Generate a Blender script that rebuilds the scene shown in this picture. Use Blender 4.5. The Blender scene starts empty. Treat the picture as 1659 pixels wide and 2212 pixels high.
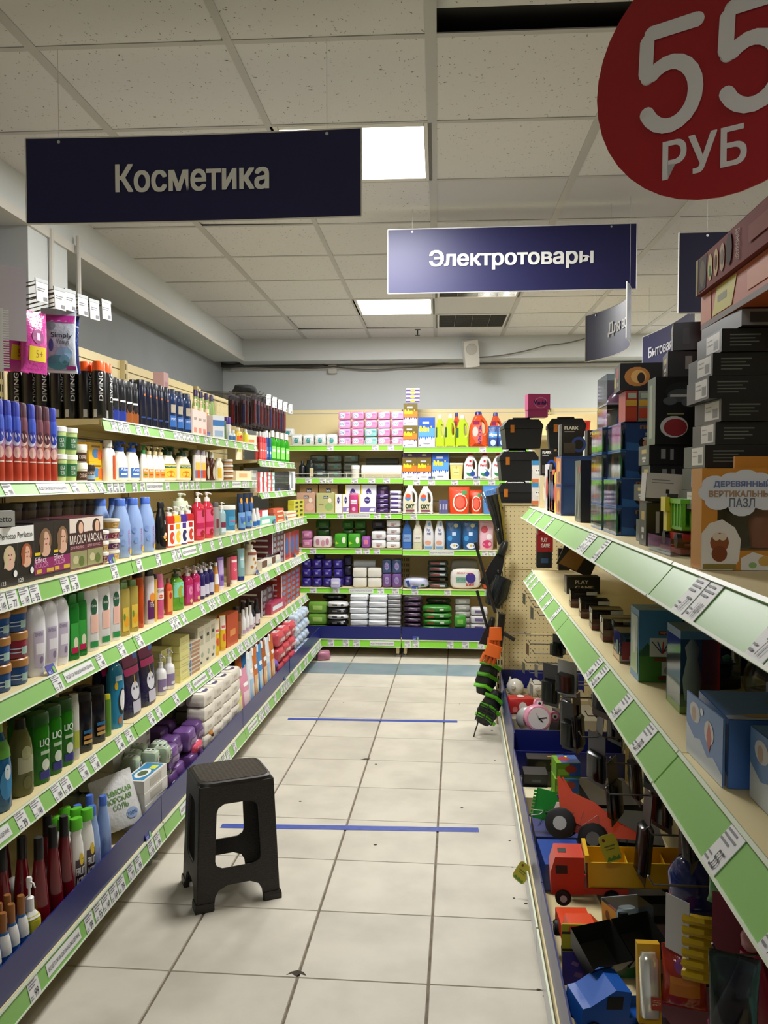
import bpy, math, random
from mathutils import Vector, Matrix, Euler
random.seed(11)
sc = bpy.context.scene
COL = sc.collection
PI = math.pi
# ---------------------------------------------------------------- camera
FPX, CXP, CYP = 1823.0, 829.5, 1106.0
YAW, PIT, EYE = 0.0879, -0.0394, 1.523
cam_d = bpy.data.cameras.new('camera'); cam = bpy.data.objects.new('camera', cam_d); COL.objects.link(cam)
cam_d.sensor_fit = 'HORIZONTAL'; cam_d.sensor_width = 36.0; cam_d.lens = FPX / 1659.0 * 36.0
cam_d.clip_start = 0.05; cam_d.clip_end = 60
cam.location = (0, 0, EYE); cam.rotation_euler = (PI / 2 + PIT, 0, YAW)
sc.camera = cam
# ---------------------------------------------------------------- world, exposure
w = bpy.data.worlds.new('world'); sc.world = w; w.use_nodes = True
w.node_tree.nodes['Background'].inputs[0].default_value = (.8, .85, 1, 1)
w.node_tree.nodes['Background'].inputs[1].default_value = 0.05
vs = sc.view_settings; vs.view_transform = 'Standard'; vs.look = 'None'; vs.exposure = 0.35; vs.gamma = 1.0
vs.use_curve_mapping = False
LAMP_W = 36.0        # watts of one lit ceiling troffer

# ---------------------------------------------------------------- pixel -> place (measuring only, at authoring time)
_r = Vector((math.cos(YAW), math.sin(YAW), 0)); _f = Vector((-math.sin(YAW) * math.cos(PIT), math.cos(YAW) * math.cos(PIT), math.sin(PIT))); _u = _r.cross(_f)
def _ray(u, v): return (u - CXP) / FPX * _r + (CYP - v) / FPX * _u + _f
def onx(u, v, x): d = _ray(u, v); t = x / d.x; return Vector((0, 0, EYE)) + d * t
def ony(u, v, y): d = _ray(u, v); t = y / d.y; return Vector((0, 0, EYE)) + d * t
def onz(u, v, z): d = _ray(u, v); t = (z - EYE) / d.z; return Vector((0, 0, EYE)) + d * t
def uY(u, X, z):      # distance Y along a run at lateral X, height z, seen in column u
    dz = z - EYE; k = (u - CXP) / FPX
    # k*(fw.d) = r.d
    return (X * _r.x - k * (X * _f.x + dz * _f.z)) / (k * _f.y - _r.y)
def uX(u, Y, z):
    dz = z - EYE; k = (u - CXP) / FPX
    return (k * (Y * _f.y + dz * _f.z) - Y * _r.y) / (_r.x - k * _f.x)
def zV(v, X, Y):
    k = (CYP - v) / FPX
    return EYE + (k * (X * _f.x + Y * _f.y) - (X * _u.x + Y * _u.y)) / (_u.z - k * _f.z)

# ---------------------------------------------------------------- materials
def lin(h):
    h = h.lstrip('#')
    o = []
    for i in (0, 2, 4):
        c = int(h[i:i + 2], 16) / 255
        o.append(c / 12.92 if c <= .04045 else ((c + .055) / 1.055) ** 2.4)
    return (*o, 1)
_mc = {}
def M(col, rough=.45, metal=0., kind='', bump=0.):
    key = (col, rough, metal, kind, bump)
    if key in _mc: return _mc[key]
    m = bpy.data.materials.new((kind or 'surface') + '_' + col.lstrip('#')); m.use_nodes = True
    nt = m.node_tree; b = nt.nodes['Principled BSDF']
    b.inputs['Base Color'].default_value = lin(col); b.inputs['Roughness'].default_value = rough; b.inputs['Metallic'].default_value = metal
    if kind == 'clear':       # thin clear plastic: mostly see-through, with sheen
        t = nt.nodes.new('ShaderNodeBsdfTransparent'); t.inputs[0].default_value = lin(col)
        g = nt.nodes.new('ShaderNodeBsdfGlossy'); g.inputs[1].default_value = rough
        fr = nt.nodes.new('ShaderNodeFresnel'); fr.inputs[0].default_value = 1.5
        ad = nt.nodes.new('ShaderNodeMath'); ad.operation = 'MULTIPLY_ADD'; ad.inputs[1].default_value = .5; ad.inputs[2].default_value = .03
        mx = nt.nodes.new('ShaderNodeMixShader'); out = nt.nodes['Material Output']
        nt.links.new(fr.outputs[0], ad.inputs[0]); nt.links.new(ad.outputs[0], mx.inputs[0])
        nt.links.new(t.outputs[0], mx.inputs[1]); nt.links.new(g.outputs[0], mx.inputs[2]); nt.links.new(mx.outputs[0], out.inputs[0])
    elif kind == 'liquid':    # coloured see-through bottle
        b.inputs['Transmission Weight'].default_value = .35; b.inputs['IOR'].default_value = 1.3
    if bump:
        n = nt.nodes.new('ShaderNodeTexNoise'); n.inputs['Scale'].default_value = 60; n.inputs['Detail'].default_value = 3
        tc = nt.nodes.new('ShaderNodeTexCoord'); bp = nt.nodes.new('ShaderNodeBump'); bp.inputs['Strength'].default_value = bump; bp.inputs['Distance'].default_value = .004
        nt.links.new(tc.outputs['Object'], n.inputs['Vector']); nt.links.new(n.outputs[0], bp.inputs['Height']); nt.links.new(bp.outputs[0], b.inputs['Normal'])
    _mc[key] = m
    return m
def emis(col, s):
    key = ('E', col, s)
    if key in _mc: return _mc[key]
    m = bpy.data.materials.new('lit_' + col.lstrip('#')); m.use_nodes = True
    b = m.node_tree.nodes['Principled BSDF']; b.inputs['Base Color'].default_value = lin(col)
    b.inputs['Emission Color'].default_value = lin(col); b.inputs['Emission Strength'].default_value = s
    m.cycles.emission_sampling = 'NONE' if s < 10 else 'AUTO'      # the lamp's own area light does the lighting
    _mc[key] = m; return m
def nodes(m): return m.node_tree.nodes, m.node_tree.links
def mottled(name, c1, c2, scale, rough=.5, per_object=.0, detail=6, bump=0):
    m = bpy.data.materials.new(name); m.use_nodes = True; N, L = nodes(m); b = N['Principled BSDF']
    tc = N.new('ShaderNodeTexCoord'); n = N.new('ShaderNodeTexNoise'); n.inputs['Scale'].default_value = scale; n.inputs['Detail'].default_value = detail
    oi = N.new('ShaderNodeObjectInfo'); va = N.new('ShaderNodeVectorMath'); va.operation = 'ADD'; vm = N.new('ShaderNodeVectorMath'); vm.operation = 'SCALE'; vm.inputs['Scale'].default_value = 37
    cr = N.new('ShaderNodeValToRGB'); cr.color_ramp.elements[0].color = lin(c1); cr.color_ramp.elements[1].color = lin(c2)
    cr.color_ramp.elements[0].position = .3; cr.color_ramp.elements[1].position = .62
    L.new(oi.outputs['Random'], vm.inputs[0]); L.new(tc.outputs['Object'], va.inputs[0]); L.new(vm.outputs[0], va.inputs[1]); L.new(va.outputs[0], n.inputs['Vector'])
    L.new(n.outputs[0], cr.inputs[0])
    if per_object:
        hs = N.new('ShaderNodeHueSaturation'); mr = N.new('ShaderNodeMapRange'); mr.inputs[3].default_value = 1 - per_object; mr.inputs[4].default_value = 1 + per_object
        L.new(oi.outputs['Random'], mr.inputs[0]); L.new(mr.outputs[0], hs.inputs['Value']); L.new(cr.outputs[0], hs.inputs['Color']); L.new(hs.outputs[0], b.inputs['Base Color'])
    else: L.new(cr.outputs[0], b.inputs['Base Color'])
    b.inputs['Roughness'].default_value = rough
    if bump:
        bp = N.new('ShaderNodeBump'); bp.inputs['Strength'].default_value = bump; bp.inputs['Distance'].default_value = .003; L.new(n.outputs[0], bp.inputs['Height']); L.new(bp.outputs[0], b.inputs['Normal'])
    return m
def ceiling_tile_mat():
    m = bpy.data.materials.new('mineral_ceiling_tile'); m.use_nodes = True; N, L = nodes(m); b = N['Principled BSDF']
    tc = N.new('ShaderNodeTexCoord'); mp = N.new('ShaderNodeMapping'); oi = N.new('ShaderNodeObjectInfo')
    va = N.new('ShaderNodeVectorMath'); va.operation = 'ADD'; vm = N.new('ShaderNodeVectorMath'); vm.operation = 'SCALE'; vm.inputs['Scale'].default_value = 23
    vo = N.new('ShaderNodeTexVoronoi'); vo.inputs['Scale'].default_value = 62
    nz = N.new('ShaderNodeTexNoise'); nz.inputs['Scale'].default_value = 55; nz.inputs['Detail'].default_value = 2
    mixv = N.new('ShaderNodeMix'); mixv.data_type = 'VECTOR'; mixv.inputs['Factor'].default_value = .04
    L.new(oi.outputs['Random'], vm.inputs[0]); L.new(tc.outputs['Object'], va.inputs[0]); L.new(vm.outputs[0], va.inputs[1])
    L.new(va.outputs[0], nz.inputs['Vector']); L.new(va.outputs[0], mixv.inputs['A']); L.new(nz.outputs['Color'], mixv.inputs['B'])
    L.new(mixv.outputs['Result'], mp.inputs[0]); mp.inputs['Rotation'].default_value = (0, 0, .5); mp.inputs['Scale'].default_value = (1, .42, 1); L.new(mp.outputs[0], vo.inputs['Vector'])
    r = N.new('ShaderNodeValToRGB'); r.color_ramp.elements[0].position = .08; r.color_ramp.elements[0].color = lin('6a655d'); r.color_ramp.elements[1].position = .16; r.color_ramp.elements[1].color = lin('d6d8de')
    L.new(vo.outputs['Distance'], r.inputs[0]); L.new(r.outputs[0], b.inputs['Base Color']); b.inputs['Roughness'].default_value = .95
    bp = N.new('ShaderNodeBump'); bp.inputs['Strength'].default_value = .5; bp.inputs['Distance'].default_value = .004; L.new(r.outputs[0], bp.inputs['Height']); L.new(bp.outputs[0], b.inputs['Normal'])
    return m
def gradient_mat(name, stops, rough=.35, axis='Z'):
    # print running along the thing's own height (generated coordinates)
    m = bpy.data.materials.new(name); m.use_nodes = True; N, L = nodes(m); b = N['Principled BSDF']
    tc = N.new('ShaderNodeTexCoord'); sp = N.new('ShaderNodeSeparateXYZ'); cr = N.new('ShaderNodeValToRGB')
    L.new(tc.outputs['Generated'], sp.inputs[0]); L.new(sp.outputs[axis], cr.inputs[0]); L.new(cr.outputs[0], b.inputs['Base Color'])
    el = cr.color_ramp.elements
    while len(el) < len(stops): el.new(.5)
    for e, (p, c) in zip(el, stops): e.position = p; e.color = lin(c)
    b.inputs['Roughness'].default_value = rough
    return m

# ---------------------------------------------------------------- mesh building
def sgp(x, p): return math.copysign(abs(x) ** p, x)
def sup(phi, wx, wy, n):     # superellipse; phi=0 is the front (-y)
    p = 2.0 / n
    return wx * sgp(math.sin(phi), p), -wy * sgp(math.cos(phi), p)
class MB:
    def __init__(s): s.v = []; s.f = []; s.m = []; s.mats = []; s.smooth = False
    def mi(s, mat):
        if mat not in s.mats: s.mats.append(mat)
        return s.mats.index(mat)
    def add(s, vs_, fs, mat, xf=None):
        o = len(s.v); k = s.mi(mat)
        s.v += [tuple(xf @ Vector(p)) if xf else tuple(p) for p in vs_]
        s.f += [tuple(i + o for i in f) for f in fs]; s.m += [k] * len(fs)
        return s
    def box(s, c, d, mat, rot=None):
        x, y, z = (q / 2 for q in d)
        vs_ = [(-x, -y, -z), (x, -y, -z), (x, y, -z), (-x, y, -z), (-x, -y, z), (x, -y, z), (x, y, z), (-x, y, z)]
        xf = Matrix.Translation(c)
        if rot: xf = xf @ Euler(rot).to_matrix().to_4x4()
        return s.add(vs_, [(0, 3, 2, 1), (4, 5, 6, 7), (0, 1, 5, 4), (1, 2, 6, 5), (2, 3, 7, 6), (3, 0, 4, 7)], mat, xf)
    def span(s, a, b, mat): return s.box([(a[i] + b[i]) / 2 for i in range(3)], [abs(b[i] - a[i]) for i in range(3)], mat)
    def loft(s, rings, mat, seg=16, caps=True, xf=None):
        # rings: (z, wx, wy, n[, ox, oy])
        vs_ = []; fs = []
        for rg in rings:
            z, wx, wy, n = rg[:4]; ox, oy = rg[4:6] if len(rg) > 4 else (0, 0)
            for i in range(seg):
                x, y = sup(2 * PI * i / seg, wx, wy, n); vs_.append((x + ox, y + oy, z))
        for k in range(len(rings) - 1):
            for i in range(seg):
                j = (i + 1) % seg; a = k * seg
                fs.append((a + i, a + j, a + seg + j, a + seg + i))
        if caps:
            fs.append(tuple(range(seg))[::-1]); a = (len(rings) - 1) * seg; fs.append(tuple(range(a, a + seg)))
        s.smooth = True
        return s.add(vs_, fs, mat, xf)
    def tube(s, pts, r, mat, seg=6):
        pts = [Vector(p) for p in pts]; vs_ = []; fs = []
        rs = r if isinstance(r, (list, tuple)) else [r] * len(pts)
        for i, p in enumerate(pts):
            t = (pts[min(i + 1, len(pts) - 1)] - pts[max(i - 1, 0)]).normalized()
            a = t.cross(Vector((0, 0, 1)) if abs(t.z) < .9 else Vector((1, 0, 0))).normalized(); b = t.cross(a)
            for k in range(seg):
                q = 2 * PI * k / seg; vs_.append(p + a * math.cos(q) * rs[i] + b * math.sin(q) * rs[i])
        for i in range(len(pts) - 1):
            for k in range(seg):
                j = (k + 1) % seg; fs.append((i * seg + k, i * seg + j, (i + 1) * seg + j, (i + 1) * seg + k))
        fs.append(tuple(range(seg))); fs.append(tuple(range((len(pts) - 1) * seg, len(pts) * seg))[::-1])
        s.smooth = True
        return s.add(vs_, fs, mat)
    def prism(s, poly, y0, y1, mat, xf=None):      # polygon in xz, thickness along y
        n = len(poly); vs_ = [(x, y0, z) for x, z in poly] + [(x, y1, z) for x, z in poly]
        fs = [tuple(range(n)), tuple(range(n, 2 * n))[::-1]] + [(i, i + n, (i + 1) % n + n, (i + 1) % n) for i in range(n)]
        return s.add(vs_, fs, mat, xf)
    def squad(s, w, d, h, n, mat, res=5, wob=0, seed=0, z0=0):  # soft block
        fn = sq_fn(w, d, h, n, wob, seed, z0)
        g = [-1 + 2 * i / res for i in range(res + 1)]
        for ax in range(3):
            for sg in (-1, 1):
                vs_ = []; fs = []
                for a in g:
                    for b in g:
                        p = [0, 0, 0]; p[ax] = sg; p[(ax + 1) % 3] = a; p[(ax + 2) % 3] = b; vs_.append(fn(p))
                for i in range(res):
                    for j in range(res):
                        q = (i * (res + 1) + j, (i + 1) * (res + 1) + j, (i + 1) * (res + 1) + j + 1, i * (res + 1) + j + 1)
                        fs.append(q if sg > 0 else q[::-1])
                s.add(vs_, fs, mat)
        s.smooth = True
        return s
    def mesh(s, name, angle=40):
        me = bpy.data.meshes.new(name); me.from_pydata(s.v, [], s.f)
        for m in s.mats: me.materials.append(m)
        me.polygons.foreach_set('material_index', s.m)
        if s.smooth:
            me.polygons.foreach_set('use_smooth', [True] * len(me.polygons))
            me.set_sharp_from_angle(angle=math.radians(angle))
        me.update(); return me
def sq_fn(w, d, h, n, wob=0, seed=0, z0=0):
    hs = (w / 2, d / 2, h / 2)
    def fn(p, eps=0.0):
        if n:
            N = (abs(p[0]) ** n + abs(p[1]) ** n + abs(p[2]) ** n) ** (1.0 / n)
            q = [p[i] / N for i in range(3)]
        else: q = list(p)
        if wob:
            k = 1 + wob * (math.sin(3.1 * q[0] + 4.3 * q[2] + seed) + math.sin(5.2 * q[1] - 3.7 * q[2] + 1.7 * seed) + .7 * math.sin(6.1 * q[0] * q[2] + 2.3 * seed)) * .5 - wob * .9
        else: k = 1
        return (hs[0] * q[0] * k + math.copysign(eps, q[0]) * (abs(q[0]) > .97), hs[1] * q[1] * k + math.copysign(eps, q[1]) * (abs(q[1]) > .5), hs[2] * q[2] * k + hs[2] + z0 + (eps if q[2] > .97 else 0))
    return fn
# ---------------------------------------------------------------- lettering
_tc = {}
def textgeo(t, fat=0.):
    # fat > 0 thickens the strokes: the letters are laid down a few times, slightly shifted
    if fat:
        key = (t, fat)
        if key not in _tc:
            g, f, asp = textgeo(t); V = []; Fs = []
            for k, (dx, dy) in enumerate(((0, 0), (fat, 0), (fat * .5, 0), (0, fat * asp * .5), (fat, fat * asp * .5))):
                o = len(V); V += [(x * (1 - fat) + dx, y * (1 - fat * asp * .5) + dy) for x, y in g]; Fs += [tuple(i + o for i in q) for q in f]
            _tc[key] = (V, Fs, asp)
        return _tc[key]
    bold = 0.; key = (t, 0)
    if key in _tc: return _tc[key]
    c = bpy.data.curves.new('lettering', 'FONT'); c.body = t; c.size = 1; c.resolution_u = 4 if len(t) < 14 else 3; c.offset = bold; c.fill_mode = 'FRONT'
    o = bpy.data.objects.new('lettering', c); me = bpy.data.meshes.new_from_object(o)
    vs_ = [tuple(v.co) for v in me.vertices]; fs = [tuple(p.vertices) for p in me.polygons]
    bpy.data.objects.remove(o); bpy.data.meshes.remove(me); bpy.data.curves.remove(c)
    if not vs_: _tc[key] = ([], [], 1); return _tc[key]
    x0 = min(v[0] for v in vs_); x1 = max(v[0] for v in vs_); y0 = min(v[1] for v in vs_); y1 = max(v[1] for v in vs_)
    vs_ = [((v[0] - x0) / (x1 - x0 or 1), (v[1] - y0) / (y1 - y0 or 1)) for v in vs_]
    _tc[key] = (vs_, fs, (x1 - x0) / (y1 - y0 or 1)); return _tc[key]
def paint(mb, fn, items, na=4, nb=4, rough=.35):
    # fn(a,b,eps) -> point; items: ('r',a0,b0,a1,b1,col) ('e',a,b,ra,rb,col) ('t',txt,a0,b0,a1,b1,col[,rot]) ('p',[(a,b)..],col)
    e = .0006
    for it in items:
        k = it[0]; e += .00013
        if k == 'r':
            _, a0, b0, a1, b1, col = it; ka = max(1, math.ceil(abs(a1 - a0) * na)); kb = max(1, math.ceil(abs(b1 - b0) * nb))
            vs_ = [fn(a0 + (a1 - a0) * i / ka, b0 + (b1 - b0) * j / kb, e) for i in range(ka + 1) for j in range(kb + 1)]
            fs = [(i * (kb + 1) + j, (i + 1) * (kb + 1) + j, (i + 1) * (kb + 1) + j + 1, i * (kb + 1) + j + 1) for i in range(ka) for j in range(kb)]
        elif k == 'e':
            _, a, b, ra, rb, col = it; n = 14
            vs_ = [fn(a, b, e)] + [fn(a + ra * math.cos(2 * PI * i / n), b + rb * math.sin(2 * PI * i / n), e) for i in range(n)]
            fs = [(0, i + 1, (i + 1) % n + 1) for i in range(n)]
        elif k == 'p':
            _, pts, col = it; vs_ = [fn(a, b, e) for a, b in pts]; fs = [tuple(range(len(pts)))]
        elif k == 't':
            _, t, a0, b0, a1, b1, col = it[:7]; rot = it[7] if len(it) > 7 else 0
            g, fs, asp = textgeo(t, it[8] if len(it) > 8 else 0.)
            n5 = len(g) // 5 if (len(it) > 8 and it[8]) else 0
            if n5 and not rot: vs_ = [fn(a0 + (a1 - a0) * x, b0 + (b1 - b0) * y, e + .00008 * (i5 // n5)) for i5, (x, y) in enumerate(g)]
            elif rot: vs_ = [fn(a1 - (a1 - a0) * y, b0 + (b1 - b0) * x, e) for x, y in g] if rot == 1 else [fn(a0 + (a1 - a0) * y, b1 - (b1 - b0) * x, e) for x, y in g]
            else: vs_ = [fn(a0 + (a1 - a0) * x, b0 + (b1 - b0) * y, e) for x, y in g]
        mb.add(vs_, fs, col if not isinstance(col, str) else M(col, rough))
    return mb

# ---------------------------------------------------------------- objects
def obj(name, mesh, parent=None, loc=(0, 0, 0), rot=(0, 0, 0)):
    o = bpy.data.objects.new(name, mesh); COL.objects.link(o)
    if parent: o.parent = parent
    o.location = loc; o.rotation_euler = rot
    return o
_labels = {}
def tag(o, label, cat, group=None):
    _labels.setdefault(label, []).append(o.name)
    o['label'] = label; o['category'] = cat
    if group: o['group'] = group
    return o
def struct(o): o['kind'] = 'structure'; return o
def empty(name, loc=(0, 0, 0), rz=0, parent=None):
    o = bpy.data.objects.new(name, None); COL.objects.link(o); o.empty_display_size = .03
    o.location = loc; o.rotation_euler = (0, 0, rz)
    if parent: o.parent = parent
    return o
class Proto:
    def __init__(s, name, w=0, d=0, h=0): s.name = name; s.parts = []; s.w = w; s.d = d; s.h = h
    def part(s, name, mb, parent=None, angle=40):
        if mb.v: s.parts.append((name, mb.mesh(name, angle), parent))
        return s
def put(p, x, y, z, rz=0, label=None, cat=None, group=None, rx=0, ry=0, order='XYZ'):
    if len(p.parts) == 1: root = obj(p.name, p.parts[0][1])
    else:
        root = empty(p.name); made = {}
        for nm, me, par in p.parts:
            made.setdefault(nm, obj(nm, me, made.get(par, root)))
            if made[nm].data is not me: obj(nm, me, made.get(par, root))
    root.rotation_mode = order
    root.location = (x, y, z); root.rotation_euler = (rx, ry, rz)
    if label: tag(root, label, cat, group)
    return root
# ================================================================ the room
ZC = 2.8154
WHITE_WALL = mottled('painted_wall', 'd0d5d6', 'd5dadb', 2, .85)
SHADED_WALL = mottled('shade_tinted_wall', '8f9394', '969a9b', 2, .85)  # left wall colour darkened to hold the shade beneath the beam
TRIMW = M('d6d4ce', .6)
GREY = M('8d8c88', .6)
# floor slab + tiles
fl = struct(obj('floor', MB().span((-2.6, -4, -.06), (6.2, 8.4, -.004), mottled('grout', '5d5245', '7a6f60', 30, .9)).mesh('floor')))
TILE = mottled('ceramic_tile', 'b6b0a2', 'c9c3b4', 4.5, .5, .035)
BLUE_TILE = mottled('blue_grey_tile', '74868f', '86959c', 6, .32, .03)
def tile_mesh(mat, sx, sy):
    mb = MB(); b = .002
    mb.add([(-sx, -sy, -.004), (sx, -sy, -.004), (sx, sy, -.004), (-sx, sy, -.004), (-sx + b, -sy + b, 0), (sx - b, -sy + b, 0), (sx - b, sy - b, 0), (-sx + b, sy - b, 0)],
           [(4, 5, 6, 7), (0, 1, 5, 4), (1, 2, 6, 5), (2, 3, 7, 6), (3, 0, 4, 7)], mat)
    return mb.mesh('floor_tile')
tm = tile_mesh(TILE, .1965, .1985); tb = tile_mesh(BLUE_TILE, .1965, .1985)
for i in range(-4, 6):
    for j in range(-4, 15):
        obj('floor_tile', tb if j == 10 else tm, fl, (-.8845 + .4 * (i + .5), 2.488 + .4 * (j + .5), 0))
# chipped grout and specks of dirt
dirt = M('3f372c', .9)
def chip(x, y, pts, label):
    mb = MB(); n = len(pts); mb.add([(a, b, .0008) for a, b in pts] + [(a, b, 0) for a, b in pts], [tuple(range(n))] + [(i, i + n, (i + 1) % n + n, (i + 1) % n) for i in range(n)], dirt)
    tag(obj('floor_chip', mb.mesh('floor_chip'), None, (x, y, .0002)), label, 'floor damage')
q = onz(640, 2105, 0)
chip(q.x, q.y, [(-.03, -.006), (-.018, .012), (0, .022), (.02, .014), (.032, -.004), (.012, .004), (0, -.01), (-.015, .004)], 'arched dark chip at a tile corner nearest the camera')
q = onz(792, 1640, 0)
chip(q.x, q.y, [(-.035, -.012), (-.01, .01), (.02, .012), (.012, -.004), (-.01, -.008)], 'small dark chip at a tile corner beyond the stool')
rs = random.Random(5)
for k, (u, v) in enumerate(sorted([(1101, 1816), (1107, 1873), (1110, 1940), (1136, 1952), (1163, 2138), (1178, 2152), (812, 1651), (1069, 1643), (1063, 1578), (811, 1825), (720, 1482), (742, 1518), (993, 1521), (998, 1745), (649, 1731)], key=lambda p: -p[1])):
    q = onz(u, v, 0); a = .004 + .004 * rs.random()
    mb = MB(); mb.add([(a * math.cos(t) * (1 + .4 * rs.random()), a * math.sin(t), 0) for t in (0, 1, 2, 3, 4, 5)] + [(0, 0, .002)], [(i, (i + 1) % 6, 6) for i in range(6)], dirt)
    tag(obj('dirt_speck', mb.mesh('dirt_speck'), None, (q.x, q.y, .0003)), 'tiny dark dirt speck lying on the pale floor tiles', 'dirt', 'specks on the floor')
# blue tape lines
for (u0, v0, u1, v1, wd, lab) in [(478, 1784, 1034, 1793, .045, 'blue tape line on the floor behind the stool'), (622, 1553, 988, 1559, .04, 'blue tape line on the floor further down the aisle')]:
    a = onz(u0, v0, 0); b = onz(u1, v1, 0); d = b - a; mb = MB(); n = 14; rr = random.Random(3); vs_ = []
    for i in range(n + 1):
        e = .0015 * rr.random(); vs_ += [(d.length * i / n, -wd / 2 - e, .0007), (d.length * i / n, wd / 2 + e, .0007)]
    mb.add(vs_, [(2 * i, 2 * i + 2, 2 * i + 3, 2 * i + 1) for i in range(n)], mottled('blue_tape', '2a3f92', '3a50a6', 25, .5))
    tag(obj('floor_tape', mb.mesh('floor_tape'), None, (a.x, a.y, .0003), (0, 0, math.atan2(d.y, d.x))), lab, 'tape')

# ceiling: rotated grid
ceil = struct(obj('ceiling', MB().span((-4, -7.5, .06), (8.5, 6.5, .1), M('3a3a3a', .9)).mesh('ceiling'), None, (-1.2845, 2.4918, ZC), (0, 0, .0244)))
ctm = MB().span((-.288, -.288, .003), (.288, .288, .017), ceiling_tile_mat()).mesh('ceiling_tile')
PLAIN_TILE = M('c4c6cb', .9)
ctp = MB().span((-.288, -.288, .003), (.288, .288, .017), PLAIN_TILE).mesh('ceiling_tile')
run_m = MB().span((-.017, -6.6, 0), (.017, 5.6, .003), M('b6b7ba', .5)).mesh('grid_runner')
thin_m = MB().span((-.0125, -6.6, 0), (.0125, 5.6, .003), M('b6b7ba', .5)).mesh('grid_runner')
cross_m = MB().span((-.3, -.0115, .0005), (.3, .0115, .003), M('b6b7ba', .5)).mesh('grid_cross_tee')
LIT = {(1, 1), (1, 6), (6, 3), (6, 7), (1, -7), (5, -4)}
TROF = LIT | {(2, 5), (2, 7)}
for i in range(-2, 11): obj('grid_runner', thin_m if i == 1 else run_m, ceil, (i * .6, 0, 0))
for i in range(-2, 10):
    for j in range(-10, 10):
        if -9 < j: obj('grid_cross_tee', cross_m, ceil, ((i + .5) * .6, j * .6, 0))
        if (i, j) in TROF: continue
        loc = [(i + .5) * .6, (j + .5) * .6, 0]; rot = (0, 0, 0); me = ctp if (i, j) in ((2, 2), (2, 6), (3, 2)) else ctm
        o = obj('ceiling_tile', me, ceil, loc)
        if (i, j) == (2, -1): o.location.y -= .075; o.location.z += .02; o.rotation_euler = (.03, 0, 0)   # pushed back: leaves a dark slot
        elif (i, j) in ((0, 7), (1, 7), (0, 2)): o.rotation_euler = (0, .012, .006); o.location.z += .004
# troffers
def troffer(i, j, lit, label, half=False, power=1.):
    wm = M('d8d8d4', .4); t = empty('ceiling_light'); t.parent = None
    xf = ceil.matrix_basis @ Matrix.Translation(((i + .5) * .6, (j + .5) * .6, 0))
    t.location = xf.translation; t.rotation_euler = (0, 0, .0244)
    mb = MB()
    for sx in (-1, 1): mb.box((sx * .283, 0, .004), (.03, .596, .008), wm); mb.box((0, sx * .283, .004), (.54, .03, .008), wm)
    mb.box((0, 0, .056), (.59, .59, .004), wm)
    for sx in (-1, 1): mb.box((sx * .293, 0, .03), (.004, .59, .052), wm); mb.box((0, sx * .293, .03), (.59, .004, .052), wm)
    obj('housing', mb.mesh('housing'), t)
    tube_on = emis('fff6e2', 40.0); tube_off = M('c9c9c4', .3); lm = M('9b9c9a', .25, .85)
    for k in range(4):
        if lit and not half: break
        x = -.21 + .14 * k; on = lit and (not half or k >= 2)
        obj('lamp_tube', MB().loft([(-.28, .013, .013, 2), (.28, .013, .013, 2)], tube_on if on else tube_off, 10, xf=Matrix.Rotation(PI / 2, 4, 'X')).mesh('lamp_tube'), t, (x, 0, .035))
    if lit and not half:
        obj('diffuser', MB().box((0, 0, .007), (.54, .54, .003), emis('fffaf0', 6.0)).mesh('diffuser'), t)
    else:
        mb = MB()
        for k in range(13): mb.box((0, -.252 + .042 * k, .012), (.54, .0015, .022), lm)
        for k in range(5): mb.box((-.28 + .14 * k, 0, .012), (.002, .54, .024), lm)
        obj('louvre', mb.mesh('louvre'), t)
        if half: obj('diffuser', MB().box((.14, 0, .026), (.26, .54, .003), emis('fffaf0', 6.0)).mesh('diffuser'), t)
    tag(t, label, 'light')
    if lit:
        ld = bpy.data.lights.new('tube_light', 'AREA'); ld.shape = 'RECTANGLE'; ld.size = .26 if half else .52; ld.size_y = .52; ld.energy = LAMP_W * power * (.5 if half else 1); ld.color = (1, .99, .975)
        lo = bpy.data.objects.new('tube_light', ld); COL.objects.link(lo); lo.parent = t; lo.location = (.14 if half else 0, 0, -.004)
troffer(1, 1, True, 'bright square ceiling light partly behind the first blue sign', power=1.2)
troffer(1, 6, True, 'bright ceiling light panel further back over the aisle', power=1.0)
troffer(2, 5, True, 'ceiling light lit only on its right half below the second sign', True, .8)
troffer(2, 7, False, 'unlit dark louvred ceiling light near the back wall')
troffer(6, 3, True, 'fill light added over the next aisle, out of view, nearer one')  # unseen troffer added as fill light from the right
troffer(6, 7, True, 'fill light added over the next aisle, out of view, further one', power=1.2)  # second unseen fill troffer, added towards the back wall
troffer(5, -4, True, 'ceiling light over the next aisle, behind the camera', power=1.0)
troffer(1, -7, True, 'ceiling light over the aisle, behind the camera', power=.45)
# walls: left wall runs slightly askew
aw = .0355
WL = Matrix.Translation((-1.858, 3.542, 0)) @ Matrix.Rotation(aw, 4, 'Z')
def wobj(name, mb): return obj(name, mb.mesh(name), None, WL.translation, (0, 0, aw))
struct(wobj('wall_left', MB().span((-.40, -8, 0), (-.27, 5, 2.9), SHADED_WALL)))
struct(wobj('trim_1', MB().span((-.28, -8, 2.617), (0, 4.24, 2.83), WHITE_WALL).span((0, -8, 2.617), (.012, 4.24, 2.66), TRIMW)))
o = wobj('trim_2', MB().span((-.28, .0, 0), (.0, .40, 2.62), WHITE_WALL)); struct(o)
struct(obj('wall_back', MB().span((-3, 8.1, 0), (6.4, 8.3, 2.9), WHITE_WALL).mesh('wall_back')))
struct(obj('trim_3', MB().span((-2.06, 7.77, 2.617), (6.2, 8.12, 2.83), WHITE_WALL).span((-2.2, 8.06, 2.57), (6.2, 8.1, 2.6), TRIMW).mesh('trim_3')))
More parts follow.
